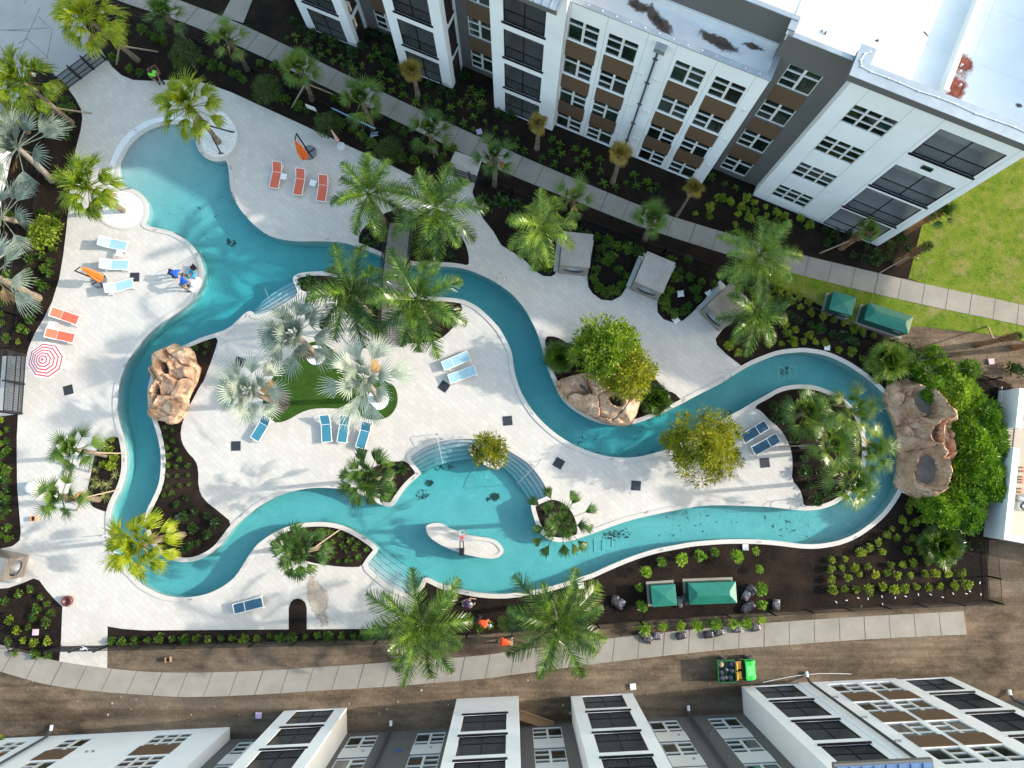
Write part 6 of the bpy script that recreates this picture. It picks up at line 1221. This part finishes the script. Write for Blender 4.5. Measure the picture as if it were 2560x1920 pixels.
for i, (x, y, r_, l_) in enumerate(((-1.12,-.48,.21,'shiny black bag in the lower left corner of the cargo box'),(-.55,-.45,.22,'pale shiny bag in the lower right corner of the cargo box'),(-1.15,-.08,.2,'black bag halfway up the left side of the cargo box'),(-.82,.08,.18,'black bag in the middle of the cargo box'),(-.45,.02,.2,'purple black bag on the right side of the cargo box'),(-.40,.42,.18,'purple bundle in the upper right corner of the cargo box'),(-1.1,.42,.18,'tan bundle in the upper left corner of the cargo box'),(-.85,-.42,.17,'small black bag at the bottom of the cargo box'))):
    bm = bmesh.new(); bmesh.ops.create_icosphere(bm, subdivisions=3, radius=r_)
    for v in bm.verts: v.co *= 1 + .22 * noise.noise(v.co * 9 + Vector((i * 3, 0, 0))); v.co.z *= .8
    me = bpy.data.meshes.new('rubbish_bag'); bm.to_mesh(me); bm.free(); o = link('rubbish_bag', me, None, tb if i not in (5, 6) else plain('bundle', (.12, .06, .22) if i == 5 else (.42, .30, .2), .6)); c_, s_ = math.cos(R(2)), math.sin(R(2)); o.location = (g.x + x * c_ - y * s_, g.y + x * s_ + y * c_, .82); tag(o, l_, 'bag', 'rubbish bags in the cargo box')
# ------------------------------------------------------------------ basketball hoop (stands on the pool island)
g = G(1155.5, 1371); t = thing('pool_basketball_hoop', 'black poolside basketball hoop with clear board and red bracket on the small island', 'basketball hoop', g, R(86))
m = MB(); m.span(-.42, .05, -.16, .16, .05, .42); m.span(-.5, -.40, -.18, -.12, .05, .1); m.span(-.5, -.40, .12, .18, .05, .1); m.build('base', M['black'], t, bev=.02); m = MB(); m.bar((0, -.13, .35), (.62, -.10, 1.25), .06); m.bar((0, .13, .35), (.62, .10, 1.25), .06); m.bar((.62, -.14, 1.25), (.62, .14, 1.25), .07); m.build('arm', M['black'], t)
a = NT('clear_board'); p = a.pbr((.45, .62, .75), .1); tr_ = a.n('ShaderNodeBsdfTransparent'); x_ = a.n('ShaderNodeMixShader'); x_.inputs[0].default_value = .55; a.L(tr_.outputs[0], x_.inputs[1]); a.L(p, x_.inputs[2]); cbm = a.end(x_.outputs[0])
m = MB(); m.box((.70, 0, 1.45), (.03, 1.42, .8)); m.build('backboard', cbm, t); m = MB(); m.box((.82, 0, 1.27), (.2, .2, .08)); m.build('bracket', M['red'], t); m = MB(); m.ring((1.15, 0, 1.3), .23, .012, 28, 6); o_ = m.build('rim', M['red'], t)
m = MB()
for k in range(12): a0, a1 = 6.2832 * k / 12, 6.2832 * (k + 1.5) / 12; m.bar((1.15 + .23 * math.cos(a0), .23 * math.sin(a0), 1.3), (1.15 + .13 * math.cos(a1), .13 * math.sin(a1), .9), .012); m.bar((1.15 + .23 * math.cos(a0), .23 * math.sin(a0), 1.3), (1.15 + .13 * math.cos(a0 - .7), .13 * math.sin(a0 - .7), .9), .012)
m.build('net', M['wtmetal'], o_)
# ------------------------------------------------------------------ handrails
steel = plain('stainless_steel', (.55, .56, .58), .2, .9)
def rail(label, a, b, h=.85, z0=0, z1=-.4):
    A = G(*a); B = G(*b); d = B - A; t = thing('handrail', label, 'handrail', A, math.atan2(d.y, d.x)); L_ = d.length; m = MB(); m.tube([(0, 0, z0), (0, 0, h), (.12, 0, h + .06), (L_ - .12, 0, h - .22), (L_, 0, h - .32), (L_, 0, z1 - .5)], .024, 8); m.build('rail_tube', steel, t); m = MB(); m.disc((0, 0, .01), .06, .02, 12); m.build('floor_flange', steel, t)
rail('steel handrail over the left part of the round pool steps', (1094,1086), (1110,1163)); rail('steel handrail over the right part of the round pool steps', (1352,1152), (1292,1210)); rail('steel handrail over the lower left corner steps', (984,1478), (1006,1410)); rail('steel handrail over the steps left of the footbridge', (690,770), (668,722))
def ladder(label, p, dirx, diry):
    g = G(*p); t = thing('pool_ladder', label, 'pool ladder', g, math.atan2(-diry, dirx))
    for y in (-.25, .25): m = MB(); m.tube([(-.5, y, .02), (-.5, y, .55), (-.35, y, .8), (-.1, y, .8), (.12, y, .55), (.16, y, -.9)], .022, 8); m.build('rail_tube', steel, t)
    for z in (-.3, -.6): m = MB(); m.box((.16, 0, z), (.08, .5, .03)); m.build('rung', steel, t)
ladder('steel pool ladder on the outer bank right of the footbridge', (1250,706), -.5, .85); ladder('steel pool ladder on the right river bank above the weeping tree', (1812,945), .45, .9); ladder('steel pool ladder at the inner bank under the right grove', (1975,1267), .1, .95); ladder('steel pool ladder at the lower left river bend', (278,1345), .95, -.1)
# ------------------------------------------------------------------ odds and ends
def single(name, mb, mat, label, cat, loc, rz=0, group=None, bev=0, smooth=False): o = mb.build(name, mat, None, smooth, loc=loc, rot=(0, 0, rz), bev=bev); return tag(o, label, cat, group)
def lidbox(label, px, py, c=(.75, .74, .74), rz=0, s_=.36):
    g = G(px, py); t = thing('valve_box', label, 'valve box', g, rz, 'small lidded ground boxes'); m = MB(); m.span(-s_ / 2, s_ / 2, -s_ / 2, s_ / 2, -.04, .06); m.build('box', plain('box_grey', (.3, .3, .3), .7), t); m = MB(); m.span(-s_ / 2 - .02, s_ / 2 + .02, -s_ / 2 - .02, s_ / 2 + .02, .06, .085); m.build('lid', plain('lid_colour', c, .6), t, bev=.01)
for l_, x, y, c, a in (('white square lid in the mulch right of the right sidewalk palm',1453,1464,(.75,.74,.74),.2),('white square lid on the dirt above the third lower balcony tower',1582,1716,(.74,.73,.72),.1),('white square lid below the right carved rock',2263,1227,(.6,.62,.65),-.3),('white square lid beside the lime shrubs at the river end',2067,869,(.72,.72,.74),-.1),('pink lid on the grey soil at the right',2477,904,(.62,.42,.48),.1),('lilac lid in the bed below the third balcony tower',1198,330,(.48,.38,.62),.3),('lilac lid on the dirt above the left lower balcony tower',647,1788,(.50,.38,.58),0),('pink white lid in the lower left bed',90,1580,(.62,.48,.55),0),('white lid at the upper river bank by the footbridge',1091,648,(.72,.72,.72),0),('white lid on the lower river bank mulch',1863,1368,(.72,.72,.72),0),('grey lid in the lower west island bed',447,1293,(.12,.11,.1),.4),('white lid in the bed corner left of the middle rock',1377,871,(.7,.7,.7),.1)): lidbox(l_, x, y, c, a)
m = MB(); m.box((0, 0, 1.2), (.75, .05, .55)); g = G(789, 290); t = thing('notice_board', 'white blank board on posts at the upper fence', 'sign', g, R(-22)); m.build('board', M['frame'], t)
for x in (-.3, .3): m = MB(); m.bar((x, .04, 0), (x, .04, 1.4), .05); m.build('post', M['black'], t)
m = MB(); m.lathe([(.24, 0), (.33, .08), (.36, .3), (.33, .36), (.24, .36), (.22, .2), (.0, .18)], 24); single('fire_bowl', m, plain('dark_red_glaze', (.13, .035, .03), .35), 'round dark red fire bowl on the deck beside the lower left bed', 'fire bowl', G(173, 1501), smooth=True)
m = MB()
for k in range(5): m.ring((.02 * k, .01 * k, .03 + .025 * k), .36 - .015 * k, .016, 32, 5)
single('hose_coil', m, plain('tan_hose', (.42, .30, .24), .5), 'loose coil of thin tan hose on the deck below the upper left bank palm', 'hose', G(171, 1184))
g = G(88, 1296); t = thing('crate', 'small orange wooden crate on the deck near the left edge', 'crate', g, .1); m = MB()
for q in ((-.17, .17, -.17, -.14), (-.17, .17, .14, .17), (-.17, -.14, -.14, .14), (.14, .17, -.14, .14)): m.span(*q, 0, .3)
m.build('sides', plain('orange_wood', (.45, .22, .10), .7), t); m = MB(); m.span(-.14, .14, -.14, .14, .0, .1); m.build('contents', M['dkgrey'], t)
g = G(423, 1647); t = thing('crate', 'open cardboard box on the dark soil under the lower fence', 'box', g, .1); m = MB()
for q in ((-.17, .17, -.17, -.15), (-.17, .17, .15, .17), (-.17, -.15, -.15, .15), (.15, .17, -.15, .15)): m.span(*q, 0, .28)
m.build('sides', plain('cardboard', (.32, .20, .12), .85), t); m = MB(); m.span(-.15, .15, -.15, .15, 0, .03); m.build('bottom', M['dkgrey'], t)
m = MB(); m.tube([G(*p, .05) for p in ((1907,1706),(1940,1699),(1975,1692),(2010,1687),(2050,1684),(2090,1684),(2128,1685))], .017, 8); single('white_pipe', m, M['whitec'], 'long thin curved white pipe on the dirt above the lower building', 'pipe', (0, 0, 0))
A = G(1297, 1785, .25); B = G(1383, 1815, .25); d = B - A; m = MB(); m.span(0, d.length, -.28, .28, -.02, .02); m.span(0, d.length, -.30, -.26, -.02, .16); m.span(0, d.length, .26, .30, -.02, .16); single('wooden_trough', m, plain('plywood', (.38, .22, .11), .7), 'long brown wooden trough between two lower balcony towers', 'trough', A, math.atan2(d.y, d.x))
A = G(838, 289); B = G(946, 340); m = MB(); m.tube([A + Vector((0, 0, 1.15)), (A + B) / 2 + Vector((0, 0, 1.1)), B + Vector((0, 0, 1.15))], .05, 8); single('pool_pole', m, plain('pale_blue_pole', (.30, .50, .72), .4), 'long pale blue pool pole lying on the upper fence', 'pole', (0, 0, 0))
m = MB(); rn = random.Random(4)
for k in range(14): a = Vector((rn.uniform(-.3, .3), rn.uniform(-.15, .15), rn.uniform(0, .25))); m.bar(a, a + Vector((rn.uniform(-.3, .3), rn.uniform(-.2, .2), rn.uniform(-.05, .05))), .09, .05)
single('blue_white_bundle', m, plain('blue_white_cloth', (.42, .55, .75), .6, var=.5, scale=9), 'crumpled blue and white bundle at the end of the pale blue pole', 'bundle', G(933, 340), .4)
m = MB()
for k in range(12): a = Vector((rn.uniform(-.25, .25), rn.uniform(-.12, .12), 1.2 + rn.uniform(-.3, .2))); m.bar(a, a + Vector((rn.uniform(-.2, .2), rn.uniform(-.1, .1), rn.uniform(-.2, .05))), .08, .04)
single('hanging_cloth', m, plain('blue_grey_cloth', (.50, .58, .68), .8, var=.3, scale=9), 'crumpled pale cloth hanging on the lower left gate', 'cloth', G(237, 1614))
m = MB(); m.span(-.55, .55, -.14, .14, 0, .22); m.span(-.2, .2, -.18, .18, .22, .34); single('white_tool_case', m, M['frame'], 'long white case on the deck at the feet of the blue shirt workers', 'case', G(489, 712), R(62), bev=.03)
m = MB(); m.lathe([(.14, 0), (.15, .3), (.11, .32), (.0, .3)], 18); single('white_bucket', m, M['whitec'], 'small white bucket with dark rim beside the white case', 'bucket', G(482, 704), smooth=True)
m = MB()
for k in range(6): m.ring((0, 0, .04 + .04 * k), .27 - .012 * (k % 3), .026, 28, 6)
single('blue_hose_coil', m, plain('bright_blue_hose', (.02, .30, .52), .35), 'thick bright blue hose coil on the deck edge by the workers', 'hose', G(479, 687))
m = MB(); m.box((0, 0, .16), (.34, .3, .32)); m.box((.12, .1, .36), (.12, .2, .1)); single('black_pump', m, M['black'], 'black pump box on the deck edge beside the blue hose coil', 'pump', G(486, 671), .5, bev=.03)
# white thin litter, soil clods
lt = MB(); rn = random.Random(8)
for _ in range(70):
    px, py = rn.uniform(40, 2500), rn.uniform(1690, 1790); p = G(px, py, -.04); r_ = rn.uniform(.03, .10); lt.disc(p, r_, rn.uniform(.02, .06), 6, r_ * .6)
tag(lt.build('soil_clods', plain('pale_clods', (.30, .25, .19), .9, var=.4)), 'small pale stones and clods scattered on the dirt track', 'stones', kind='stuff')
lt = MB()
for x, y in ((590,225),(680,210),(780,190),(865,197),(985,178),(1100,187),(1190,176),(1300,160),(1405,160),(1510,183),(1600,152),(1715,153),(1840,158),(1832,58),(1745,132),(990,245),(805,265)): p = TG(88, x, y, -.02); a = rn.uniform(0, 3); lt.box(p, (.16, .05, .02), a)
tag(lt.build('white_tags', M['frame']), 'tiny white plant tags scattered under the lime rows', 'tags', kind='stuff')
# ------------------------------------------------------------------ depth marks on the coping
def mark(txt, px, py, ang, parent, size=.16):
    c = bpy.data.curves.new('m', 'FONT'); c.body = txt; c.size = size; c.align_x = 'CENTER'; c.align_y = 'CENTER'; c.offset = .004; o = bpy.data.objects.new('m', c); COL.objects.link(o); me = bpy.data.meshes.new_from_object(o.evaluated_get(bpy.context.evaluated_depsgraph_get())) if False else None
    bpy.context.view_layer.update(); dg = bpy.context.evaluated_depsgraph_get(); me = bpy.data.meshes.new_from_object(o.evaluated_get(dg)); bpy.data.objects.remove(o); bpy.data.curves.remove(c); me.name = 'depth_mark'; me.materials.clear()
    g = G(px, py, .061); q = link('depth_mark', me, parent, M['ink'], loc=(g.x, g.y, .061), rot=(0, 0, R(ang)))
M['ink'] = plain('blue_black_ink', (.02, .025, .05), .6)
for txt, x, y, a in (('1 FT',339,325,145),('1 FT',279,418,100),('NO DIVING',497,348,95),('1 FT',507,384,130),('2 FT',576,419,-85),('NO DIVING',584,492,-65),('3 FT',615,542,-50),('3 FT',818,597,180),('2 FT',387,574,180),('NO DIVING',450,588,150),('3 FT',492,636,110),('3 FT',486,738,60),('3 FT',311,914,70),('3 FT',615,790,60),('3 FT',747,691,5),('3 FT',310,1150,90),('3 FT',406,1147,-90),('3 FT',398,1376,140),('3 FT',603,1289,40),('3 FT',832,1214,180),('3 FT',475,1499,0),('3 FT',1104,1097,180),('3 FT',1329,1163,-45),('3 FT',1529,1149,0),('3 FT',1616,1282,15),('3 FT',1856,1258,0),('3 FT',1368,887,-85),('3 FT',1709,1001,30),('3 FT',1243,809,-50),('3 FT',1329,1033,-45),('3 FT',2175,942,-45),('3 FT',2138,1344,40),('3 FT',1898,1356,0),('3 FT',1653,1375,15),('3 FT',1167,1483,0),('3 FT',909,1346,-30),('3 FT',674,1353,35),('3 FT',1033,1196,45),('3 FT',1381,1349,0),('3 FT',1155,1379,175),('NO DIVING',314,473,10)): mark(txt, x, y, a, cop)
# ------------------------------------------------------------------ carved rocks: one continuous faceted shell per formation
C4 = lambda x, y: (340 + x * .1567, 820 + y * .1567)
E8 = lambda x, y: (2180 + x * .2894, 900 + y * .2894)
def rockfield(label, base, outline, height, basins, zmean=.8, cell=.95, step=.075, amp=.34, seed=0, extra=()):
    """outline: points of the rock edge; height(x, y) in metres before faceting; basins: (px, py, rx, ry, rot, floor z, rim) hollows with a raised rim"""
    g = G(*base); t = thing('carved_rock', label, 'rock', g); P_ = [tuple((G(x, y, zmean) - g)[:2]) for x, y in outline]; P_ = chaikin(P_, 1)
    BS = [((G(x, y, zf + .6) - g), rx, ry, R(ro), zf, rim) for x, y, rx, ry, ro, zf, rim in basins]
    def dist(x, y):
        d = 1e9
        for i in range(len(P_)):
            ax, ay = P_[i - 1]; bx, by = P_[i]; dx, dy = bx - ax, by - ay; k = max(0, min(1, ((x - ax) * dx + (y - ay) * dy) / max(1e-9, dx * dx + dy * dy))); d = min(d, math.hypot(x - ax - dx * k, y - ay - dy * k))
        return d
    def ell(B, x, y): c, rx, ry, ro, zf, rim = B; dx, dy = x - c.x, y - c.y; u, v = dx * math.cos(ro) + dy * math.sin(ro), -dx * math.sin(ro) + dy * math.cos(ro); return math.sqrt((u / rx) ** 2 + (v / ry) ** 2)
    def z(x, y):
        d = dist(x, y); q = Vector((x + .25 * noise.noise(Vector((x * 1.3, y * 1.3, seed))), y + .25 * noise.noise(Vector((x * 1.3, y * 1.3, seed + 9))), seed * 3.0)) / cell
        ds, ps = noise.voronoi(q * 1.0); pc = ps[0]; rn = random.Random(int(pc.x * 917) * 7 + int(pc.y * 1291) * 13 + seed); tx, ty, of = rn.uniform(-.55, .55), rn.uniform(-.55, .55), rn.uniform(-1, 1)
        ds2, ps2 = noise.voronoi(q * 2.3 + Vector((5, 3, 1))); r2 = random.Random(int(ps2[0].x * 917) * 5 + int(ps2[0].y * 1291) * 11)
        h = height(x, y) + amp * of + cell * ((q.x - pc.x) * tx + (q.y - pc.y) * ty) + r2.uniform(-.10, .10) + (q.x * 2.3 + 5 - ps2[0].x) * r2.uniform(-.12, .12)
        h -= .22 * max(0, 1 - (ds[1] - ds[0]) / .10)
        for B in BS: e = ell(B, x, y); h += B[5] * math.exp(-((e - 1.5) / .38) ** 2)
        h = max(.15, h) * min(1, .35 + .65 * (d / .55) ** .6) + .05 * noise.fractal(Vector((x * 3, y * 3, seed)), .8, 2, 4)
        for B in BS:
            e = ell(B, x, y)
            if e < 1: h = B[4] + .05 * noise.noise(Vector((x * 3, y * 3, 4)))
            elif e < 1.12: h = B[4] + (h - B[4]) * (e - 1) / .12
        return h
    xs = [p[0] for p in P_]; ys = [p[1] for p in P_]; pts_ = []; x = min(xs)
    while x < max(xs):
        y = min(ys)
        while y < max(ys):
            if inside(x, y, P_): pts_.append((x + random.uniform(-.01, .01), y + random.uniform(-.01, .01)))
            y += step
        x += step
    dense = []
    for i in range(len(P_)):
        a_, b_ = P_[i - 1], P_[i]; n = max(1, int(math.dist(a_, b_) / .12))
        for k in range(n): dense.append((a_[0] + (b_[0] - a_[0]) * k / n + .05 * noise.noise(Vector((a_[0] * 5 + k, a_[1] * 5, seed))), a_[1] + (b_[1] - a_[1]) * k / n + .05 * noise.noise(Vector((a_[1] * 5 + k, a_[0], seed)))))
    me = tess([dense], z, pts_, 'rock_shell', M['rock'], lambda x, y: inside(x, y, dense)); me.materials.append(M['basin'])
    bm = bmesh.new(); bm.from_mesh(me); be = [e for e in bm.edges if e.is_boundary]; r = bmesh.ops.extrude_edge_only(bm, edges=be)
    for v in [v for v in r['geom'] if isinstance(v, bmesh.types.BMVert)]: v.co.z = -.3
    bm.to_mesh(me); bm.free()
    for f in me.polygons:
        if any(ell(B, f.center.x, f.center.y) < 1.0 for B in BS): f.material_index = 1
        f.use_smooth = True
    try: me.set_sharp_from_angle(angle=R(38))
    except Exception: pass
    link('rock_shell', me, t); return t
sst = lambda a, b, x: max(0, min(1, (x - a) / (b - a))) ** 2 * (3 - 2 * max(0, min(1, (x - a) / (b - a))))
rockfield('carved brown rock waterfall over the left river branch', (425, 950), [C4(*q) for q in ((580,215),(640,300),(790,270),(860,370),(885,530),(955,600),(955,650),(900,850),(830,960),(750,1160),(770,1220),(690,1380),(600,1510),(450,1530),(400,1480),(230,1460),(110,1380),(150,1300),(140,1080),(160,930),(270,800),(215,720),(195,630),(260,580),(250,490),(200,450),(310,310),(500,260))],
  lambda x, y: 1.25 + .35 * math.sin(y * 1.1 + 1), [(*C4(480,640),.26,.42,25,.5,.25),(*C4(345,1060),.18,.62,-8,.4,.2)], .9, 1.25, .07, .42, 3)
rockfield('carved pinkish rock outcrop below the big bushy tree on the middle bend', (1490, 1000), [(1387,958),(1405,990),(1440,1019),(1480,1040),(1511,1055),(1529,1061),(1575,1065),(1587,1052),(1601,1012),(1603,988),(1590,958),(1550,935),(1510,926),(1462,930),(1425,938),(1398,948)],
  lambda x, y: 1.0 + .35 * sst(-2, 2, x), [(*T(33,895,150),.45,.30,-30,.35,.3),(*T(33,640,40),.5,.10,-45,.3,.1)], .8, 1.75, .07, .34, 5)
rockfield('large carved rock waterfall with grey hollows right of the river end', (2320, 1100), [E8(*q) for q in ((205,155),(300,170),(360,138),(400,175),(540,210),(630,250),(645,370),(700,380),(760,560),(705,575),(760,700),(750,850),(700,875),(705,940),(640,1010),(600,1165),(550,1180),(520,1235),(440,1215),(330,1150),(250,1085),(285,950),(290,800),(268,600),(220,450),(145,320))],
  lambda x, y: .30 + 1.15 * sst(-1.9, .2, x - .08 * y), [(*E8(485,370),.50,.90,20,1.0,1.0),(*E8(560,640),.26,.85,-5,.7,.35),(*E8(515,945),.62,1.0,-8,1.0,1.05)], .9, 1.15, .08, .40, 7)

# ------------------------------------------------------------------ people
def skin_mesh(name, verts, edges, radii, root, sub=1):
    me = bpy.data.meshes.new(name); me.from_pydata([tuple(v) for v in verts], edges, []); o = bpy.data.objects.new(name, me); COL.objects.link(o)
    md = o.modifiers.new('s', 'SKIN'); 
    if not me.skin_vertices: 
        bm = bmesh.new(); bm.from_mesh(me); bm.verts.layers.skin.verify(); bm.to_mesh(me); bm.free()
    for i, sv in enumerate(me.skin_vertices[0].data): r = radii[i]; sv.radius = (r, r) if not isinstance(r, tuple) else r; sv.use_root = (i == root)
    md.use_smooth_shade = True; ss = o.modifiers.new('u', 'SUBSURF'); ss.levels = ss.render_levels = sub
    bpy.context.view_layer.update(); r_ = bpy.data.meshes.new_from_object(o.evaluated_get(bpy.context.evaluated_depsgraph_get())); bpy.data.objects.remove(o); r_.name = name; r_.materials.clear(); r_.polygons.foreach_set('use_smooth', [True] * len(r_.polygons)); return r_
class Rig:
    def __init__(s): s.v = []; s.e = []; s.r = []
    def j(s, p, r, par=None): s.v.append(Vector(p)); s.r.append(r); i = len(s.v) - 1; (s.e.append((par, i)) if par is not None else None); return i
def person(label, base, face, pose, shirt, trousers, hat=None, hairm=None):
    """face: heading in degrees. local frame: +x forward, +y left"""
    J = dict(
      bend=dict(pel=(0, 0, .92), chest=(.28, 0, 1.20), neck=(.48, 0, 1.30), head=(.60, 0, 1.33), el=.33, wr=.62, lean=.9, knee=.08, foot=.0),
      deep=dict(pel=(0, 0, .88), chest=(.38, 0, .98), neck=(.60, 0, .96), head=(.72, 0, .92), el=.52, wr=.66, lean=.9, knee=.06, foot=-.02),
      crouch=dict(pel=(0, 0, .42), chest=(.20, 0, .78), neck=(.32, 0, .98), head=(.40, 0, 1.06), el=.42, wr=.62, lean=.6, knee=.42, foot=.05),
      stand=dict(pel=(0, 0, .95), chest=(.04, 0, 1.30), neck=(.06, 0, 1.50), head=(.10, 0, 1.60), el=.10, wr=.30, lean=.2, knee=.02, foot=0))[pose]
    pel, ch, nk, hd = [Vector(J[k]) for k in ('pel', 'chest', 'neck', 'head')]; t = thing('person', label, 'person', G(*base), R(face), None); t.scale = (1.1, 1.1, 1.08)
    arms = {}; legs = {}
    for sg in (1, -1):
        sh = ch.lerp(nk, .75) + Vector((0, .19 * sg, 0)); el = Vector((J['el'] + .02 * sg, .27 * sg, sh.z - .24)); wr = Vector((J['wr'] + .04 * sg, .16 * sg, el.z - .20)); arms[sg] = (sh, el, wr)
        hp = pel + Vector((0, .10 * sg, -.04)); kn = Vector((J['knee'] + .03 * sg, .13 * sg, .48 if pose != 'crouch' else .46)); an = Vector((J['foot'] - .05 + .06 * sg, .14 * sg, .08)); legs[sg] = (hp, kn, an)
    B = Rig(); p = B.j(pel, .12); c = B.j(ch, .13, B.j(pel.lerp(ch, .5), .115, p)); n = B.j(nk, .05, c); h0 = B.j(nk.lerp(hd, .55), .055, n); B.j(hd, .088, h0); B.j(hd + (hd - nk).normalized() * .11, .07, len(B.v) - 1)
    for sg in (1, -1):
        sh, el, wr = arms[sg]; a = B.j(sh, .052, c); e_ = B.j(el, .038, a); w_ = B.j(wr, .026, e_); d = (wr - el).normalized(); palm_ = wr + d * .07; q = B.j(palm_, .030, w_); sd2 = d.cross(Vector((0, 0, 1))).normalized()
        dn = Vector((0, 0, -1))
        for k, ln in enumerate((.060, .072, .068, .054)):
            o_ = sd2 * ((k - 1.5) * .021); f1 = B.j(palm_ + d * .035 + o_, .009, q); f2 = B.j(palm_ + d * (.035 + ln * .55) + o_ * 1.1 + dn * .008, .0085, f1); B.j(palm_ + d * (.035 + ln * .9) + o_ * 1.1 + dn * .03, .007, f2)
        th = B.j(wr + d * .03 - sd2 * .035 * sg, .010, w_); B.j(wr + d * .07 - sd2 * .055 * sg + dn * .01, .008, th)
        hp, kn, an = legs[sg]; a = B.j(hp, .085, p); k_ = B.j(kn, .055, a); m_ = B.j(an, .038, k_); B.j(an + Vector((.13, 0, -.04)), .035, m_)
    link('body', skin_mesh('body', B.v, B.e, B.r, 0), t, M['skin'])
    S = Rig(); p = S.j(pel + (ch - pel) * .08, .145); m0 = S.j(pel.lerp(ch, .55), .165, p); c = S.j(ch, .195, m0); S.j(ch.lerp(nk, .7), .10, c)
    for sg in (1, -1): sh, el, wr = arms[sg]; a = S.j(sh, .078, c); S.j(sh.lerp(el, .75), .06, a)
    link('shirt', skin_mesh('shirt', S.v, S.e, S.r, 0), t, shirt)
    S = Rig(); p = S.j(pel, .14)
    for sg in (1, -1): hp, kn, an = legs[sg]; a = S.j(hp, .105, p); k_ = S.j(kn, .075, a); S.j(kn.lerp(an, .9), .06, k_)
    link('trousers', skin_mesh('trousers', S.v, S.e, S.r, 0), t, trousers)
    for sg in (1, -1): an = legs[sg][2]; m = MB(); m.span(an.x - .08, an.x + .19, an.y - .05, an.y + .05, 0, .10); m.build('shoe', M['shoe'], t, bev=.02)
    up = (hd - nk).normalized(); hc = hd + up * .06; bm = bmesh.new(); bmesh.ops.create_icosphere(bm, subdivisions=3, radius=.112); 
    q = up.to_track_quat('Z', 'X')
    bmesh.ops.delete(bm, geom=[v for v in bm.verts if v.co.z < -.015], context='VERTS')
    for v in bm.verts: v.co = q @ Vector((v.co.x * 1.02, v.co.y, v.co.z)) + hc
    me = bpy.data.meshes.new('hair'); bm.to_mesh(me); bm.free(); link('hat' if hat else 'hair', me, t, hat or hairm or M['hair'])
    fw = (Vector((1, 0, 0)) - up * up.x).normalized(); m = MB(); m.box(hd + fw * .095, (.03, .025, .035)); m.box(hd + fw * .082 + up * .035 + Vector((0, .032, 0)), (.015, .02, .012)); m.box(hd + fw * .082 + up * .035 - Vector((0, .032, 0)), (.015, .02, .012)); m.build('face_features', plain('face_tone', (.25, .12, .08), .6), t)
    if hat: m = MB(); m.disc(hc + fw * .07 - up * .01, .085, .012, 16); m.build('hat_brim', hat, t)
    return t
person('worker in blue shirt and dark shorts bending over equipment at the pool edge', (441, 689), -12, 'deep', M['bluesh'], M['trous'])
person('worker in blue shirt standing bent beside the long white case', (471, 722), 50, 'bend', M['bluesh'], M['tan'])
person('worker in orange vest bending over the mulch between the two big palms', (1196, 1545), -20, 'deep', M['vest'], M['trous'], hat=M['cap'])
person('worker with pale blue cap crouching by the lower coping, half under palm fronds', (1161, 1505), 10, 'crouch', M['purple'], M['tan'], hat=M['cap'])
person('worker in orange vest and striped trousers beside the lower fence under palm fronds', (1277, 1598), 175, 'deep', M['vest'], M['tan'])
person('person in neon green shirt behind the fronds of the teardrop bed palm', (404, 208), -60, 'stand', M['neon'], M['trous'])
t = thing('push_cart', 'small brown cart next to the neon green shirted person', 'cart', G(393, 188), .5); m = MB()
for q in ((-.35, .35, -.25, -.22), (-.35, .35, .22, .25), (-.35, -.32, -.22, .22), (.32, .35, -.22, .22)): m.span(*q, .3, .75)
m.span(-.32, .32, -.22, .22, .3, .33); m.build('tray', plain('brown_cart', (.2, .12, .08), .7), t)
for x in (-.25, .25):
    for y in (-.25, .25): m = MB(); m.tube([(x, y - .03, .14), (x, y + .03, .14)], .14, 12); m.build('wheel', M['black'], t)
m = MB(); m.tube([G(443, 668, .9), G(470, 655, .5), G(506, 628, .15)], .02, 6); tag(m.build('pool_net_pole', steel), 'long thin pool pole reaching from the deep bending worker over the water', 'pole')
for px, py, d_, l_ in ((255, 25, 0, 'small red and white tree light on the topmost yellow green palm'), (81, 184, 1, 'small red and white tree light on the palm left of the gate')):
    h = 2.6; g = G(px, py, h); t = thing('tree_light', l_, 'light', (g.x, g.y, h), d_, 'tree lights'); m = MB(); m.tube([(0, 0, 0), (.0, -.16, .03)], [.10, .14], 12); m.build('shade', M['wtmetal'], t); m = MB(); m.disc((0, 0, .03), .11, .1, 12); m.build('housing', M['red'], t)
# braces beside the teardrop bed palm (dark) and debris
for i, (a, b, l_) in enumerate((((1800,1085),(2005,1140),'right dark timber brace of the teardrop bed palm'), ((1800,1120),(1910,1325),'lower dark timber brace of the teardrop bed palm'))):
    A = TG(1, *a, 1.6); B = TG(1, *b, .03); m = MB(); m.bar(A, B, .09, .07); m.box(B, (.35, .12, .04)); tag(m.build('timber_brace', plain('dark_timber', (.06, .05, .05), .8)), l_, 'brace', 'dark braces of the teardrop bed palm')
